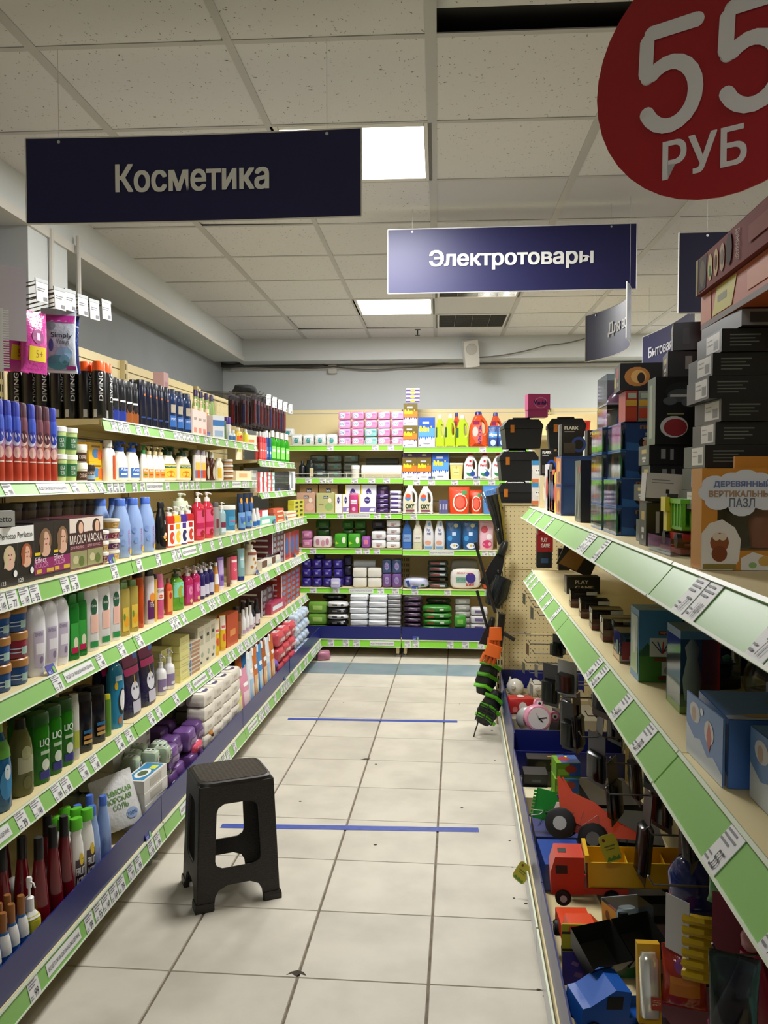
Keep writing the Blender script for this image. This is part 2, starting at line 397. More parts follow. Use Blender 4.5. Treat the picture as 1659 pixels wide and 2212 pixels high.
struct(obj('wall_right', MB().span((5.9, -4.2, 0), (6.1, 8.3, 2.9), WHITE_WALL).mesh('wall_right')))
struct(obj('wall_front', MB().span((-3, -4.3, 0), (6.2, -4.1, 2.9), WHITE_WALL).mesh('wall_front')))
# pipes on the pillar
pw = M('cfccc4', .5)
for k, (yy, x0, z0, z1, lab) in enumerate([(.20, .012, 1.9, 2.66, 'thin white vertical pipe on the pillar'), (.46, .03, 2.36, 2.70, 'short white pipe dropping beside the pillar')]):
    p = WL @ Vector((x0, yy, 0)); mb = MB().tube([(0, 0, z0), (0, 0, z1)], .012, pw, 8)
    mb.box((0, 0, z0 + .02), (.03, .03, .04), pw)
    tag(obj('pipe', mb.mesh('pipe'), None, (p.x, p.y, 0)), lab, 'pipe')
# cables on the back wall
def cable(pts, label, r=.006, col='6f6e6a'):
    P = []
    for i in range(len(pts) - 1):
        a, b = Vector(pts[i]), Vector(pts[i + 1])
        for k in range(6):
            t = k / 6; P.append(a.lerp(b, t) - Vector((0, 0, .02 * 4 * t * (1 - t))))
    P.append(pts[-1]); tag(obj('cable', MB().tube(P, r, M(col, .6), 6).mesh('cable')), label, 'cable')
Yw = 8.045
def bp(u, v, y=Yw): return ony(u, v, y)
cable([bp(465, 782), bp(600, 790), bp(720, 792), bp(860, 795), bp(1000, 776), bp(1020, 772)], 'thin dark cable sagging along the top of the back wall')
cable([bp(1035, 772, 7.73), bp(1180, 746, 7.73), bp(1290, 722, 7.76)], 'thin cable rising from the speaker to the ceiling')
cable([bp(463, 786), bp(525, 786), bp(700, 787)], 'thick bundle of pipes in the back left corner', .02, '55534f')
q = bp(718, 797); mb = MB().squad(.085, .05, .085, 12, pw, 3, z0=-.0425); tag(obj('junction_box', mb.mesh('junction_box'), None, (q.x, 8.072, q.z)), 'small white junction box on the back wall', 'junction box')
# loudspeaker
sp = empty('wall_speaker', (0, 0, 0)); q = bp(1019, 764, 7.70); sp.location = (q.x, 7.69, q.z - .12); sp.rotation_euler = (0.25, math.radians(-7), .15)
obj('cabinet', MB().squad(.135, .12, .245, 14, M('c9c7c0', .5), 4).mesh('cabinet'), sp)
obj('grille', MB().loft([(0, .05, .05, 2), (.006, .048, .048, 2)], M('aeaca6', .7), 20, xf=Matrix.Translation((0, -.059, .165)) @ Matrix.Rotation(PI / 2, 4, 'X')).mesh('grille'), sp)
tag(sp, 'white box loudspeaker tilted on the back wall beam', 'speaker')
# pin hanging from the ceiling
q = onz(902, 712, ZC); mb = MB().tube([(0, 0, 0), (0, 0, -.05)], .006, M('2b2b2b', .5)); mb.box((0, 0, -.05), (.04, .012, .006), M('2b2b2b', .5)); mb.box((0, 0, -.003), (.05, .012, .006), M('2b2b2b', .5))
tag(obj('ceiling_hanger', mb.mesh('ceiling_hanger'), None, q), 'small dark hanger on the ceiling near the back wall', 'hanger')

# ================================================================ hanging signs
SIGN = M('0f0f46', .5); EDGE = M('dcdcd8', .5); SIGNT = M('e9e9e6', .5)
def sign(name_label, c, wd, ht, rz, txt, bend=0., tw=.46, th=.30, ty=.5, txtcol=None, bot=0., strings=True):
    t = empty('hanging_sign', c, rz); n = 12
    def S(a, b, e=0):      # a -1..1, b 0..1, front at -y ; bend = sagitta
        return (a * wd / 2, bend * (1 - a * a) + bot * (1 - b) ** 2 - e, (b - .5) * ht)
    mb = MB(); F = [S(-1 + 2 * i / n, j / 4, .0015) for i in range(n + 1) for j in range(5)]; B = [S(-1 + 2 * i / n, j / 4, -.0015) for i in range(n + 1) for j in range(5)]
    fs = [(i * 5 + j, (i + 1) * 5 + j, (i + 1) * 5 + j + 1, i * 5 + j + 1) for i in range(n) for j in range(4)]
    mb.add(F, fs, SIGN); mb.add(B, [f[::-1] for f in fs], SIGN)
    mb.smooth = True; obj('board', mb.mesh('board'), t)
    eb = MB(); e = .004
    ring = [(-1 + 2 * i / n, 0) for i in range(n + 1)] + [(1, j / 4) for j in range(1, 5)] + [(1 - 2 * i / n, 1) for i in range(1, n + 1)] + [(-1, 1 - j / 4) for j in range(1, 5)]
    for k in range(len(ring) - 1):
        a, b = Vector(S(*ring[k])), Vector(S(*ring[k + 1])); eb.tube([a, b], .003, EDGE, 4)
    obj('edge_trim', eb.mesh('edge_trim'), t)
    if txt:
        tb_ = MB(); paint(tb_, lambda a, b, e: S(a, b, e + .0045), [('t', txt, -tw, ty - th / 2, tw, ty + th / 2, txtcol or SIGNT, 0, .10 / len(txt))])
        obj('lettering', tb_.mesh('lettering'), t)
    if strings:
        for sx in (-.8, .8):
            p = S(sx, 1); obj('hanging_line', MB().tube([(p[0], p[1], p[2]), (p[0], p[1], ZC - c[2])], .0007, M('b9b9b4', .4), 4).mesh('hanging_line'), t)
            obj('eyelet', MB().loft([(-.003, .005, .005, 2), (.003, .005, .005, 2)], M('cfcfcf', .3, .8), 8, xf=Matrix.Translation((p[0], p[1], p[2] - .012)) @ Matrix.Rotation(PI / 2, 4, 'X')).mesh('eyelet'), t)
    tag(t, name_label, 'sign'); return t
sign('wide dark blue sign reading Косметика above the left shelves', ((-1.31 - .288) / 2, 2.5, 2.425), 1.022, .255, .012, 'Косметика', .012, .46, .33, .51)
a = ony(838, 561, 4.1); b = ony(1375, 547, 4.1)
sign('dark blue sign reading Электротовары in the middle of the ceiling', ((a.x + b.x) / 2, 4.1, (a.z + b.z) / 2 - .012), b.x - a.x, .304, .0, 'Электротовары', 0., .66, .32, .5)
a = ony(1466, 590, 3.2); sign('plain blue sign half hidden behind the boxes top right', (a.x + .5, 3.2, a.z), 1.0, .29, 0, None)
a = ony(1279, 731, 4.7); sign('curled grey-blue sign hanging edge-on right of the middle sign', (a.x + .0, 4.32, a.z), .8, .25, -1.49, 'Для волос', .10, .5, .3, .55, M('c9c9c6', .5))
a = ony(1388, 768, 6.0); sign('tilted blue sign reading Бытовая химия behind the black boxes', (a.x + .04, 5.5, a.z), 1.0, .25, -1.49, 'Бытовая химия', .03, .78, .28, .5, M('b9bac4', .5))
# round red price sign
c = Vector((.522, 1.78, 2.352)); t = empty('price_sign', c, math.atan2(-.534, .845)); R = .262
def oval(k, y, n=40): return [(R * k * math.cos(2 * PI * i / n), y, R * k * math.sin(2 * PI * i / n)) for i in range(n)]
mb = MB(); n = 40; mb.add(oval(1, -.0015) + oval(1, .0015), [tuple(range(n)), tuple(range(n, 2 * n))[::-1]] + [(i, (i + 1) % n, (i + 1) % n + n, i + n) for i in range(n)], M('a3141c', .4)); obj('disc', mb.mesh('disc'), t)
mb = MB(); fnr = lambda a, b, e: (a * R, -.0015 - e, b * R)
def five(mb, x0, x1, z0, z1, m):      # rounded numeral 5, drawn as a thick stroke
    wv, hv = x1 - x0, z1 - z0
    pts = [(.88, 1.0), (.22, 1.0), (.16, .93), (.14, .60), (.17, .555), (.24, .57)]
    for k in range(17):
        an = math.radians(118 - k * (118 + 152) / 16); pts.append((.50 + .38 * math.cos(an), .325 + .325 * math.sin(an)))
    P = [Vector((x0 + wv * a, z0 + hv * b)) for a, b in pts]; rr = .155 * hv; vs_ = []; fs = []
    for i, p in enumerate(P):
        d = (P[min(i + 1, len(P) - 1)] - P[max(i - 1, 0)]).normalized(); nn = Vector((-d.y, d.x)) * rr / 2
        vs_ += [fnr(p.x + nn.x, p.y + nn.y, .002 + .00002 * i), fnr(p.x - nn.x, p.y - nn.y, .002 + .00002 * i)]
    fs = [(2 * i, 2 * i + 1, 2 * i + 3, 2 * i + 2) for i in range(len(P) - 1)]; mb.add(vs_, fs, m)
    for i, p in enumerate(P):
        if i in (0, 1, 2, 3, 4, 5, len(P) - 1): paint(mb, fnr, [('e', p.x, p.y, rr / 2, rr / 2, m)])
wt = M('e6e6e6', .5)
five(mb, -.66, -.12, -.36, .40, wt); five(mb, -.04, .50, -.36, .40, wt)
paint(mb, fnr, [('t', 'РУБ', -.44, -.78, .20, -.48, wt, 0, .02)])
obj('lettering', mb.mesh('lettering'), t)
for sx in (-.4, .4): obj('hanging_line', MB().tube([(R * sx, 0, R * .91), (R * sx, 0, ZC - c.z)], .001, M('b9b9b4', .4), 4).mesh('hanging_line'), t)
tag(t, 'large round red hanging sign reading 55 РУБ at top right', 'sign')
# ================================================================ shelving units
CREAM = M('ddcd9c', .5); CREAM_D = M('c6b684', .55); BINB = M('141c66', .32); GREEN = M('7fb45c', .35); GREEN_B = M('86d23c', .35)
RAILW = M('d3dcc6', .35); TAGW = M('d9d9d9', .5); INK = M('2a2a2e', .6); INKL = M('77777c', .6)
def make_tag(price, kind=0):
    mb = MB(); wd, ht = .056, .05
    if kind == 1:     # promo flag: indigo head standing above the rail
        mb.box((0, 0, 0), (wd, .001, ht), TAGW); mb.box((0, 0, .04), (wd, .0015, .032), M('3a3f8f', .4))
        paint(mb, lambda a, b, e: (a * wd / 2, -.001 - e, (b - .5) * ht), [('t', 'на 1', -.8, 1.1, -.1, 1.35, 'c9d4ff'), ('e', .55, 1.25, .3, .2, '7fb45c')])
    else: mb.box((0, 0, 0), (wd, .001, ht), TAGW)
    its = [('r', -.9, .82, .3, .87, INKL), ('r', -.9, .70, .6, .75, INKL), ('r', -.9, .58, .2, .63, INKL), ('r', -.9, .1, -.45, .15, INKL), ('r', -.9, .22, -.45, .26, INKL), ('t', price, -.1, .06, .62, .44, INK)]
    paint(mb, lambda a, b, e: (a * wd / 2, -.0006 - e, (b - .5) * ht), its, 1, 1)
    return mb.mesh('price_tag')
TAGS = [make_tag(p) for p in ('55', '77', '99', '149', '199', '39')]; PROMO = [make_tag(p, 1) for p in ('55', '77')]
_mb = MB().box((0, 0, 0), (.21, .001, .036), TAGW)
paint(_mb, lambda a, b, e: (a * .105, -.0006 - e, (b - .5) * .036), [('t', 'ВЕДЁТСЯ ВИДЕОНАБЛЮДЕНИЕ', -.93, .28, .93, .72, INK)])
NOTICE = _mb.mesh('notice_strip')
def rail(parent, x0, x1, y, z, tilt, L, seed, ntag=None, green=GREEN, notice=True, wide=1., promo=True, bare=0.):
    rr = random.Random(seed); W = x1 - x0; mb = MB()
    mb.box((W / 2, .002, -L / 2), (W - .006, .003, L), green); mb.box((W / 2, 0, -.003), (W - .006, .009, .006), RAILW); mb.box((W / 2, .001, -L + .002), (W - .006, .006, .004), RAILW)
    r = obj('price_rail', mb.mesh('price_rail'), parent, (x0, y, z), (-tilt, 0, 0))
    x = .04 + .08 * rr.random(); k = 0; tagz = -L / 2
    while x < W - .04:
        if notice and rr.random() < .10 and x + .24 < W:
            obj('notice_strip', NOTICE, r, (x + .09, -.0008, tagz)); x += .26; notice = False; continue
        if rr.random() > bare:
            m = rr.choice(PROMO) if promo and rr.random() < .10 else rr.choice(TAGS)
            o = obj('price_tag', m, r, (x, -.0008, tagz)); o.scale = (wide, 1, L / .055)
        x += rr.choice((.062, .068, .09, .13, .2)) * wide
    return r
slot_m = M('1c1b18', .8)
def pegboard(W, z0, z1, holes):
    mb = MB(); h = z1 - z0; mb.span((.003, -.004, z0 + .003), (W - .003, .012, z1 - .003), CREAM)
    if holes:
        nx = int(W / holes); nz = int(h / holes)
        for i in range(nx):
            for j in range(nz):
                x = (i + .5) * W / nx; z = z0 + (j + .5) * h / nz; r = .0032
                mb.add([(x - r, -.0045, z), (x, -.0045, z - r), (x + r, -.0045, z), (x, -.0045, z + r)], [(0, 1, 2, 3)], slot_m)
    return mb.mesh('back_panel')
def upright(z1, front=True):
    mb = MB().span((-.02, -.03, 0), (.02, .03, z1), CREAM_D); n = int(z1 / .05)
    for k in range(n):
        for sx in (-.009, .009): mb.span((sx - .0035, -.0308, .02 + k * .05), (sx + .0035, -.0295, .05 + k * .05), slot_m)
    return mb.mesh('upright')
UPR = {}
def unit(label, loc, rz, W, shelves, base, top, seed, green=GREEN, holes=False, group=None, ends=(1, 0), panel_h=.4, binrail=True):
    t = empty('shelving_unit', loc, rz)
    z = .12
    while z < top - .02:
        z2 = min(z + panel_h, top); obj('back_panel', pegboard(W, z, z2, holes), t); z = z2
    if top not in UPR: UPR[top] = upright(top)
    for k, e in enumerate(ends):
        if e: obj('upright', UPR[top], t, (.021 if k == 0 else W - .021, 0, 0))
    for k, s in enumerate(shelves):
        z, dep, tilt = s[:3]; L = s[3] if len(s) > 3 else .056; x0, x1 = s[4] if len(s) > 4 else (0, W)
        mb = MB().span((x0 + .002, -dep, z - .004), (x1 - .002, -.004, z), CREAM); mb.span((x0 + .002, -dep, z - .03), (x1 - .002, -dep + .004, z - .004), CREAM)
        mb.span((x0 + .002, -.03, z - .03), (x1 - .002, -.008, z - .004), CREAM)
        for sx in (x0 + .004, x1 - .012): mb.add([(sx, -.01, z - .004), (sx, -dep + .01, z - .004), (sx, -dep + .01, z - .02), (sx, -.01, z - .045), (sx + .008, -.01, z - .004), (sx + .008, -dep + .01, z - .004), (sx + .008, -dep + .01, z - .02), (sx + .008, -.01, z - .045)],
                       [(0, 1, 2, 3), (7, 6, 5, 4), (0, 4, 5, 1), (1, 5, 6, 2), (2, 6, 7, 3), (3, 7, 4, 0)], CREAM)
        obj('shelf_board', mb.mesh('shelf_board'), t)
        rail(t, x0, x1, -dep - .001, z + .001, tilt, L, seed * 31 + k, green=green, bare=s[5] if len(s) > 5 else .05, promo=(s[6] if len(s) > 6 else True), wide=s[7] if len(s) > 7 else 1., notice=len(s) < 8)
    if base:
        dep, zb, rim, tilt = base
        obj('base_shelf', MB().span((.002, -dep, zb - .035), (W - .002, -.004, zb - .005), CREAM).mesh('base_shelf'), t)
        obj('bin_board', MB().span((.003, -dep + .004, zb - .004), (W - .003, -dep + .009, rim), BINB).mesh('bin_board'), t)
        if binrail: rail(t, 0, W, -dep - .001, zb - .006, tilt, .066, seed * 31 + 17, green=green, bare=.1)
        for sx in (.032, W - .032):
            obj('foot', MB().span((sx - .012, -dep + .03, .03), (sx + .012, -.01, zb - .036), CREAM_D).loft([(0, .028, .028, 2), (.006, .028, .028, 2), (.012, .008, .008, 2), (.03, .008, .008, 2)], GREY, 12, xf=Matrix.Translation((sx, -dep + .06, 0))).mesh('foot'), t)
    tag(t, label, 'shelving', group)
    return t
LX = -1.85; R90 = PI / 2
def dl(x): return x - LX
T15, T25 = math.radians(14), math.radians(26)
Z1, Z2, Z3, Z4, Z5, ZB, RIM = 1.76, 1.512, 1.206, .899, .55, .160, .258
low = lambda bare: [(Z3, dl(-1.29), T15, .062, (0, 1.28), bare), (Z4, dl(-1.29), T25, .062, (0, 1.28), bare), (Z5, dl(-1.29), T25, .062, (0, 1.28), bare)]
BJ = [.66, 1.94, 3.22, 4.50, 5.79]
for k, y in enumerate(BJ):
    if k in (0, 1): sh = [(Z2, dl(-1.40), T25, .05)] + low(.45)
    elif k in (2, 3): sh = [(Z1, dl(-1.40), T15, .05), (Z2, dl(-1.40), 0.06, .05)] + low(.15)
    else: sh = [(1.656, dl(-1.39), T15, .05), (1.426, dl(-1.39), T25, .05)] + low(.1)
    unit(['cream shelving unit on the left, behind the camera', 'nearest cream shelving unit on the left with hanging hooks above', 'cream shelving unit on the left behind the stool', 'third cream shelving unit down the left side', 'farthest cream shelving unit on the left, in the corner'][k],
         (LX, y, 0), R90, 1.28 if k < 4 else 1.29, sh, (dl(-1.17), ZB, RIM, T15), 2.17, 40 + k, holes=.05 if k in (3, 4) else 0, group='left shelving units', ends=(1, 1 if k == 4 else 0))
# back wall units
BY = 7.72
def db(y): return BY - y
ZK = [1.817, 1.530, 1.226, .918, .575]; ZKR = [1.798, 1.515, 1.220, .911, .569]
YU, YL, YBs = 7.36, 7.25, 7.12
T8 = math.radians(5)
for k, (x0, wd, zz, lab) in enumerate([(-1.75, 1.27, ZK, 'left cream shelving unit against the back wall'), (-.48, 1.27, ZKR, 'right cream shelving unit against the back wall'), (.79, 1.27, ZKR, 'cream shelving unit along the back wall beyond the display panel')]):
    unit(lab, (x0, BY, 0), 0, wd, [(zz[0], db(YU), T8, .05, (0, wd), .55), (zz[1], db(YU), T8, .05, (0, wd), .55), (zz[2], db(YL), T8, .05, (0, wd), .55), (zz[3], db(YL), T8, .05, (0, wd), .5), (zz[4], db(YL), T8, .05, (0, wd), .6)],
         (db(YBs), .158, .262, T8), 2.157, 60 + k, green=GREEN_B, group='back shelving units', ends=(1, 1))
# right-hand run: panel plane at x = .80
RX = .80
def dr(x): return RX - x
T40 = math.radians(40); ZA, ZBR = 1.392, 1.098
for k, (yn, yf) in enumerate([(0.02, 1.33), (1.33, 2.64), (2.64, 3.96)]):
    W = yf - yn
    unit(['right shelving unit nearest the camera', 'middle right shelving unit with long green price rails', 'far right shelving unit with stacked toy boxes'][k], (RX, yf, 0), -R90, W,
         [(ZA, dr(.335), T40, .068, (0, W), .72, False, .9), (ZBR, dr(.347), T40, .068, (0, W), .72, False, .9)], (dr(.26), .135, .255, 0.05), 1.98, 80 + k, group='right shelving units', ends=(1, 1), binrail=False)
# low far section with hooks only
unit('low right section with blue bin and wire hooks', (RX, 5.24, 0), -R90, 1.27, [], (dr(.26), .135, .325, 0.05), 1.36, 90, holes=.03, ends=(1, 1), binrail=False)
for k, (yn, yf) in enumerate([(0.02, 1.33), (1.33, 2.64), (2.64, 3.96), (3.96, 5.23)]):
    W = yf - yn; mb = MB().box((W / 2, 0, .045), (W - .01, .003, .075), M('c9ccd0', .3)); mb.box((W / 2, .001, .085), (W - .01, .006, .005), RAILW)
    tag(obj('kick_plate', mb.mesh('kick_plate'), None, (.252, yf, .02), (0, 0, -R90)), ['pale plastic strip under the right bins, nearest piece', 'pale plastic strip under the right bins, second piece', 'pale plastic strip under the right bins, third piece', 'pale plastic strip under the far clock bin'][k], 'strip')
# cross panel at the end of the right-hand run
cp = empty('display_panel', (.262, 5.27, 0)); z = .16
while z < 1.33:
    z2 = min(z + .4, 1.36); obj('back_panel', pegboard(.70, z, z2, .0255), cp, (.02, 0, 0)); z = z2
UPR[1.36] = UPR.get(1.36) or upright(1.36)
for x in (0, .73): obj('upright', UPR[1.36], cp, (x, 0, 0))
obj('top_cap', MB().span((.0, -.012, 1.36), (.74, .02, 1.372), CREAM_D).mesh('top_cap'), cp)
tag(cp, 'cream perforated display panel facing the camera at the aisle end', 'panel')
# blue bin dividers
for (y, z0, z1, lab) in [(4.03, .14, .325, 'tall blue bin divider in front of the alarm clock'), (5.215, .14, .345, 'blue bin divider below the cream perforated panel'), (3.93, .14, .255, 'lower blue bin divider nearer than the clock bin')]:
    tag(obj('bin_divider', MB().span((.272, -.003, z0), (.79, .003, z1), BINB).mesh('bin_divider'), None, (0, y, 0)), lab, 'divider')
# ================================================================ goods: builders
PROF = {
 'cyl': [(0, .9), (.025, 1), (.8, 1), (.9, .86), (.97, .5), (1, .45)],
 'soft': [(0, .86), (.04, 1), (.55, 1), (.8, .86), (.95, .58), (1, .52)],
 'gel': [(0, .82), (.04, .95), (.35, 1), (.62, .95), (.82, .76), (.95, .55), (1, .5)],
 'flat': [(0, .93), (.02, 1), (.93, 1), (1, .9)],
 'cone': [(0, .95), (.04, 1), (.4, .86), (.8, .6), (1, .42)],
 'dome': [(0, .78), (.04, .84), (.3, .95), (.6, 1), (.82, .93), (.93, .7), (.98, .4), (1, .12)],
 'jar': [(0, .92), (.05, .97), (.95, 1), (1, 1)],
 'tub': [(0, .84), (.03, .86), (.97, 1), (1, 1)],
 'wavy': [(0, .86), (.05, 1), (.3, .96), (.55, .84), (.75, .94), (.9, .98), (1, .8)],
}
def ring_at(R, z):
    for a, b in zip(R, R[1:]):
        if z <= b[0]:
            t = (z - a[0]) / ((b[0] - a[0]) or 1); return a[1] + (b[1] - a[1]) * t, a[2] + (b[2] - a[2]) * t
    return R[-1][1], R[-1][2]
def loft_fn(R, n, z0, z1):
    def fn(a, b, e):
        z = z0 + (z1 - z0) * b; wx, wy = ring_at(R, z); a = max(-.985, min(.985, a * .96))
        return (a * (wx + e), -(wy + e) * (1 - abs(a) ** n) ** (1 / n) - e * .5, z)
    return fn
def bottle(name, w, h, body, shape='cyl', d=1., n=2, cap='flip', cc='f2f2f2', ch=.12, cw=None, pr=(), rough=.28, kind='', seg=16, mat=None):
    D = w * d; hb = h * (1 - ch); R = [(t * hb, r * w / 2, r * D / 2, n) for t, r in PROF[shape]]
    p = Proto(name, w, D, h); p.slim = True; p.part('body', MB().loft(R, mat or M(body, rough, kind=kind), seg))
    if cap:
        tr = R[-1][1]; rr = (cw * w / 2) if cw else tr; m = M(cc, .35); hc = h * ch; mb = MB()
        dd = 1 if cap in ('pump', 'screw') or n == 2 else min(1, D / w * 1.0); nn = 2 if cap in ('pump', 'screw') else n
        ry = rr * (D / w if cap in ('flip', 'wide', 'domecap') else dd)
        if cap in ('pump',):
            r1 = min(rr * 1.0, w * .26); mb.loft([(hb, r1, r1, 2), (hb + hc * .38, r1 * .95, r1 * .95, 2), (hb + hc * .42, r1 * .5, r1 * .5, 2)], m, 12)
            mb.loft([(hb + hc * .4, r1 * .28, r1 * .28, 2), (hb + hc * .72, r1 * .28, r1 * .28, 2)], m, 8)
            mb.loft([(hb + hc * .68, r1 * .55, r1 * .55, 2), (hb + hc * .95, r1 * .66, r1 * .66, 2), (hb + hc, r1 * .5, r1 * .5, 2)], m, 12)
            mb.tube([(0, 0, hb + hc * .87), (0, -w * .34, hb + hc * .85), (0, -w * .46, hb + hc * .74)], [r1 * .3, r1 * .24, r1 * .18], m, 6)
        elif cap == 'domecap': mb.loft([(hb, rr, ry, nn), (hb + hc * .5, rr * .98, ry * .98, nn), (hb + hc * .85, rr * .72, ry * .72, nn), (hb + hc, rr * .25, ry * .25, nn)], m, seg)
        elif cap == 'spray': mb.loft([(hb, rr, rr, 2), (hb + hc * .8, rr * .97, rr * .97, 2), (hb + hc * .97, rr * .85, rr * .85, 2), (hb + hc, rr * .6, rr * .6, 2)], m, seg)
        elif cap == 'lid': mb.loft([(hb - .002, rr * 1.05, rr * 1.05 * D / w, nn), (hb + hc * .85, rr * 1.05, rr * 1.05 * D / w, nn), (hb + hc, rr * .98, rr * .98 * D / w, nn)], m, seg)
        else: mb.loft([(hb, rr, ry, nn), (hb + hc * .92, rr * .96, ry * .96, nn), (hb + hc, rr * .86, ry * .86, nn)], m, seg)
        p.part('pump' if cap == 'pump' else ('lid' if cap == 'lid' else 'cap'), mb)
    if pr: p.part('label', paint(MB(), loft_fn(R, n, 0, hb), pr, 7, 6))
    return p
def box(name, w, d, h, col, F=(), R=(), L=(), T=(), rough=.35, win=None, mat=None):
    p = Proto(name, w, d, h); p.part('carton', MB().span((-w / 2, -d / 2, 0), (w / 2, d / 2, h), mat or M(col, rough)))
    if F: p.part('front_print', paint(MB(), lambda a, b, e: (a * w / 2, -d / 2 - e, b * h), F, 1, 1, max(rough, .35)))
    if R: p.part('right_side_print', paint(MB(), lambda a, b, e: (w / 2 + e, a * d / 2, b * h), R, 1, 1, max(rough, .35)))
    if L: p.part('left_side_print', paint(MB(), lambda a, b, e: (-w / 2 - e, -a * d / 2, b * h), L, 1, 1, max(rough, .35)))
    if T: p.part('top_print', paint(MB(), lambda a, b, e: (a * w / 2, (b - .5) * d, h + e), T, 1, 1, max(rough, .35)))
    return p
def pack(name, w, d, h, col, F=(), T=(), n=5, wob=.05, seed=1, rough=.28, res=5, R=()):
    p = Proto(name, w, d, h); fn = sq_fn(w, d, h, n, wob, seed)
    p.part('wrap', MB().squad(w, d, h, n, M(col, rough), res, wob, seed), angle=60)
    mb = MB()
    if F: paint(mb, lambda a, b, e: fn((a * .95, -1, (2 * b - 1) * .95), e + .001), F, 4, 4)
    if R: paint(mb, lambda a, b, e: fn((1, a * .95, (2 * b - 1) * .95), e + .002), R, 4, 4)
    if T: paint(mb, lambda a, b, e: fn((a * .95, (2 * b - 1) * .95, 1), e + .001), T, 4, 4)
    if mb.v: p.part('print', mb)
    return p
def pouch(name, w, h, d, col, F=(), spout=None, rough=.25, mat=None, hang=False):
    p = Proto(name, w, d, h); n = 2.6
    R = [(0, w * .44, d * .48, n), (h * .03, w * .47, d * .5, n), (h * .25, w * .49, d * .46, n), (h * .6, w * .49, d * .32, n), (h * .85, w * .5, d * .12, n), (h * .92, w * .5, .003, n), (h, w * .5, .002, n)]
    if hang: R = [(0, w * .5, .002, n), (h * .05, w * .5, .003, n), (h * .15, w * .47, d * .4, n), (h * .5, w * .45, d * .5, n), (h * .8, w * .47, d * .35, n), (h * .93, w * .49, .004, n), (h, w * .49, .002, n)]
    p.part('bag', MB().loft(R, mat or M(col, rough, bump=.5), 20), angle=60)
    if F: p.part('print', paint(MB(), loft_fn(R, n, 0, h), F, 7, 7))
    if spout: p.part('cap', MB().loft([(h * .9, w * .09, w * .09, 2), (h * 1.0, w * .08, w * .08, 2), (h * 1.03, w * .05, w * .05, 2)], M(spout, .3), 10, xf=Matrix.Translation((-w * .3, 0, 0))))
    return p
def tube(name, w, h, col, cc, ch=.14, pr=(), rough=.3):
    p = Proto(name, w, w * .62, h); p.slim = True; hc = h * ch; n = 2
    R = [(hc, w * .36, w * .31, 2), (hc + h * .05, w * .4, w * .32, 2), (h * .6, w * .45, w * .2, 2), (h * .93, w * .49, .004, 2), (h, w * .49, .003, 2)]
    p.part('body', MB().loft(R, M(col, rough), 16), angle=60)
    p.part('cap', MB().loft([(0, w * .34, w * .3, 2), (hc, w * .36, w * .31, 2)], M(cc, .35), 14))
    if pr: p.part('label', paint(MB(), loft_fn(R, 2, hc, h), pr, 6, 6))
    return p
def outline_mesh(name, loops, depth, bevel, mat):
    # closed 2D outlines (x,z); inner loops become holes; extruded along y with rounded edges
    c = bpy.data.curves.new(name, 'CURVE'); c.dimensions = '2D'; c.fill_mode = 'BOTH'; c.extrude = max(depth / 2 - bevel, .0005); c.bevel_depth = bevel; c.bevel_resolution = 1; c.resolution_u = 4; c.offset = -bevel
    for lp in loops:
        s = c.splines.new('POLY'); s.points.add(len(lp) - 1); s.use_cyclic_u = True
        for q, (x, z) in zip(s.points, lp): q.co = (x, z, 0, 1)
    o = bpy.data.objects.new(name, c); me = bpy.data.meshes.new_from_object(o); bpy.data.objects.remove(o); bpy.data.curves.remove(c)
    me.transform(Matrix.Rotation(PI / 2, 4, 'X')); me.materials.clear(); me.materials.append(mat)
    me.transform(Matrix.Translation((0, 0, min(min(q[1] for q in lp) for lp in loops[:1]) * 0 - min(min(v.co.z for v in me.vertices), 0))))
    me.polygons.foreach_set('use_smooth', [True] * len(me.polygons)); me.set_sharp_from_angle(angle=math.radians(50)); me.update()
    return me
def smooth_loop(pts, k=4):
    P = [Vector(p) for p in pts]; n = len(P); out = []
    for i in range(n):
        a, b, c, d = P[i - 1], P[i], P[(i + 1) % n], P[(i + 2) % n]
        for j in range(k):
            t = j / k; out.append(.5 * ((2 * b) + (c - a) * t + (2 * a - 5 * b + 4 * c - d) * t * t + (3 * b - a - 3 * c + d) * t ** 3))
    return [(p.x, p.y) for p in out]
def jug(name, w, h, d, col, cc, pr=(), ch=.13, rough=.28, flip=1):
    hb = h * (1 - ch); p = Proto(name, w, d, h); X = lambda t: flip * t * w / 2
    out = smooth_loop([(X(-.92), 0), (X(.92), 0), (X(1), hb * .06), (X(1), hb * .55), (X(.86), hb * .78), (X(.45), hb * .95), (X(.28), hb), (X(-.28), hb), (X(-.5), hb * .93), (X(-.85), hb * .7), (X(-1), hb * .5), (X(-1), hb * .06)], 3)
    hole = smooth_loop([(X(.42), hb * .42), (X(.70), hb * .44), (X(.72), hb * .62), (X(.52), hb * .76), (X(.38), hb * .74)], 3)
    p.parts.append(('body', outline_mesh('body', [out, hole], d, min(d * .3, w * .13), M(col, rough)), None))
    p.part('cap', MB().loft([(hb - .004, w * .2, w * .2, 2), (h * .97, w * .18, w * .18, 2), (h, w * .15, w * .15, 2)], M(cc, .35), 14, xf=Matrix.Translation((X(-.0), 0, 0))))
    if pr: p.part('label', paint(MB(), lambda a, b, e: (a * w / 2, -d / 2 - e, b * hb), pr, 1, 1))
    return p
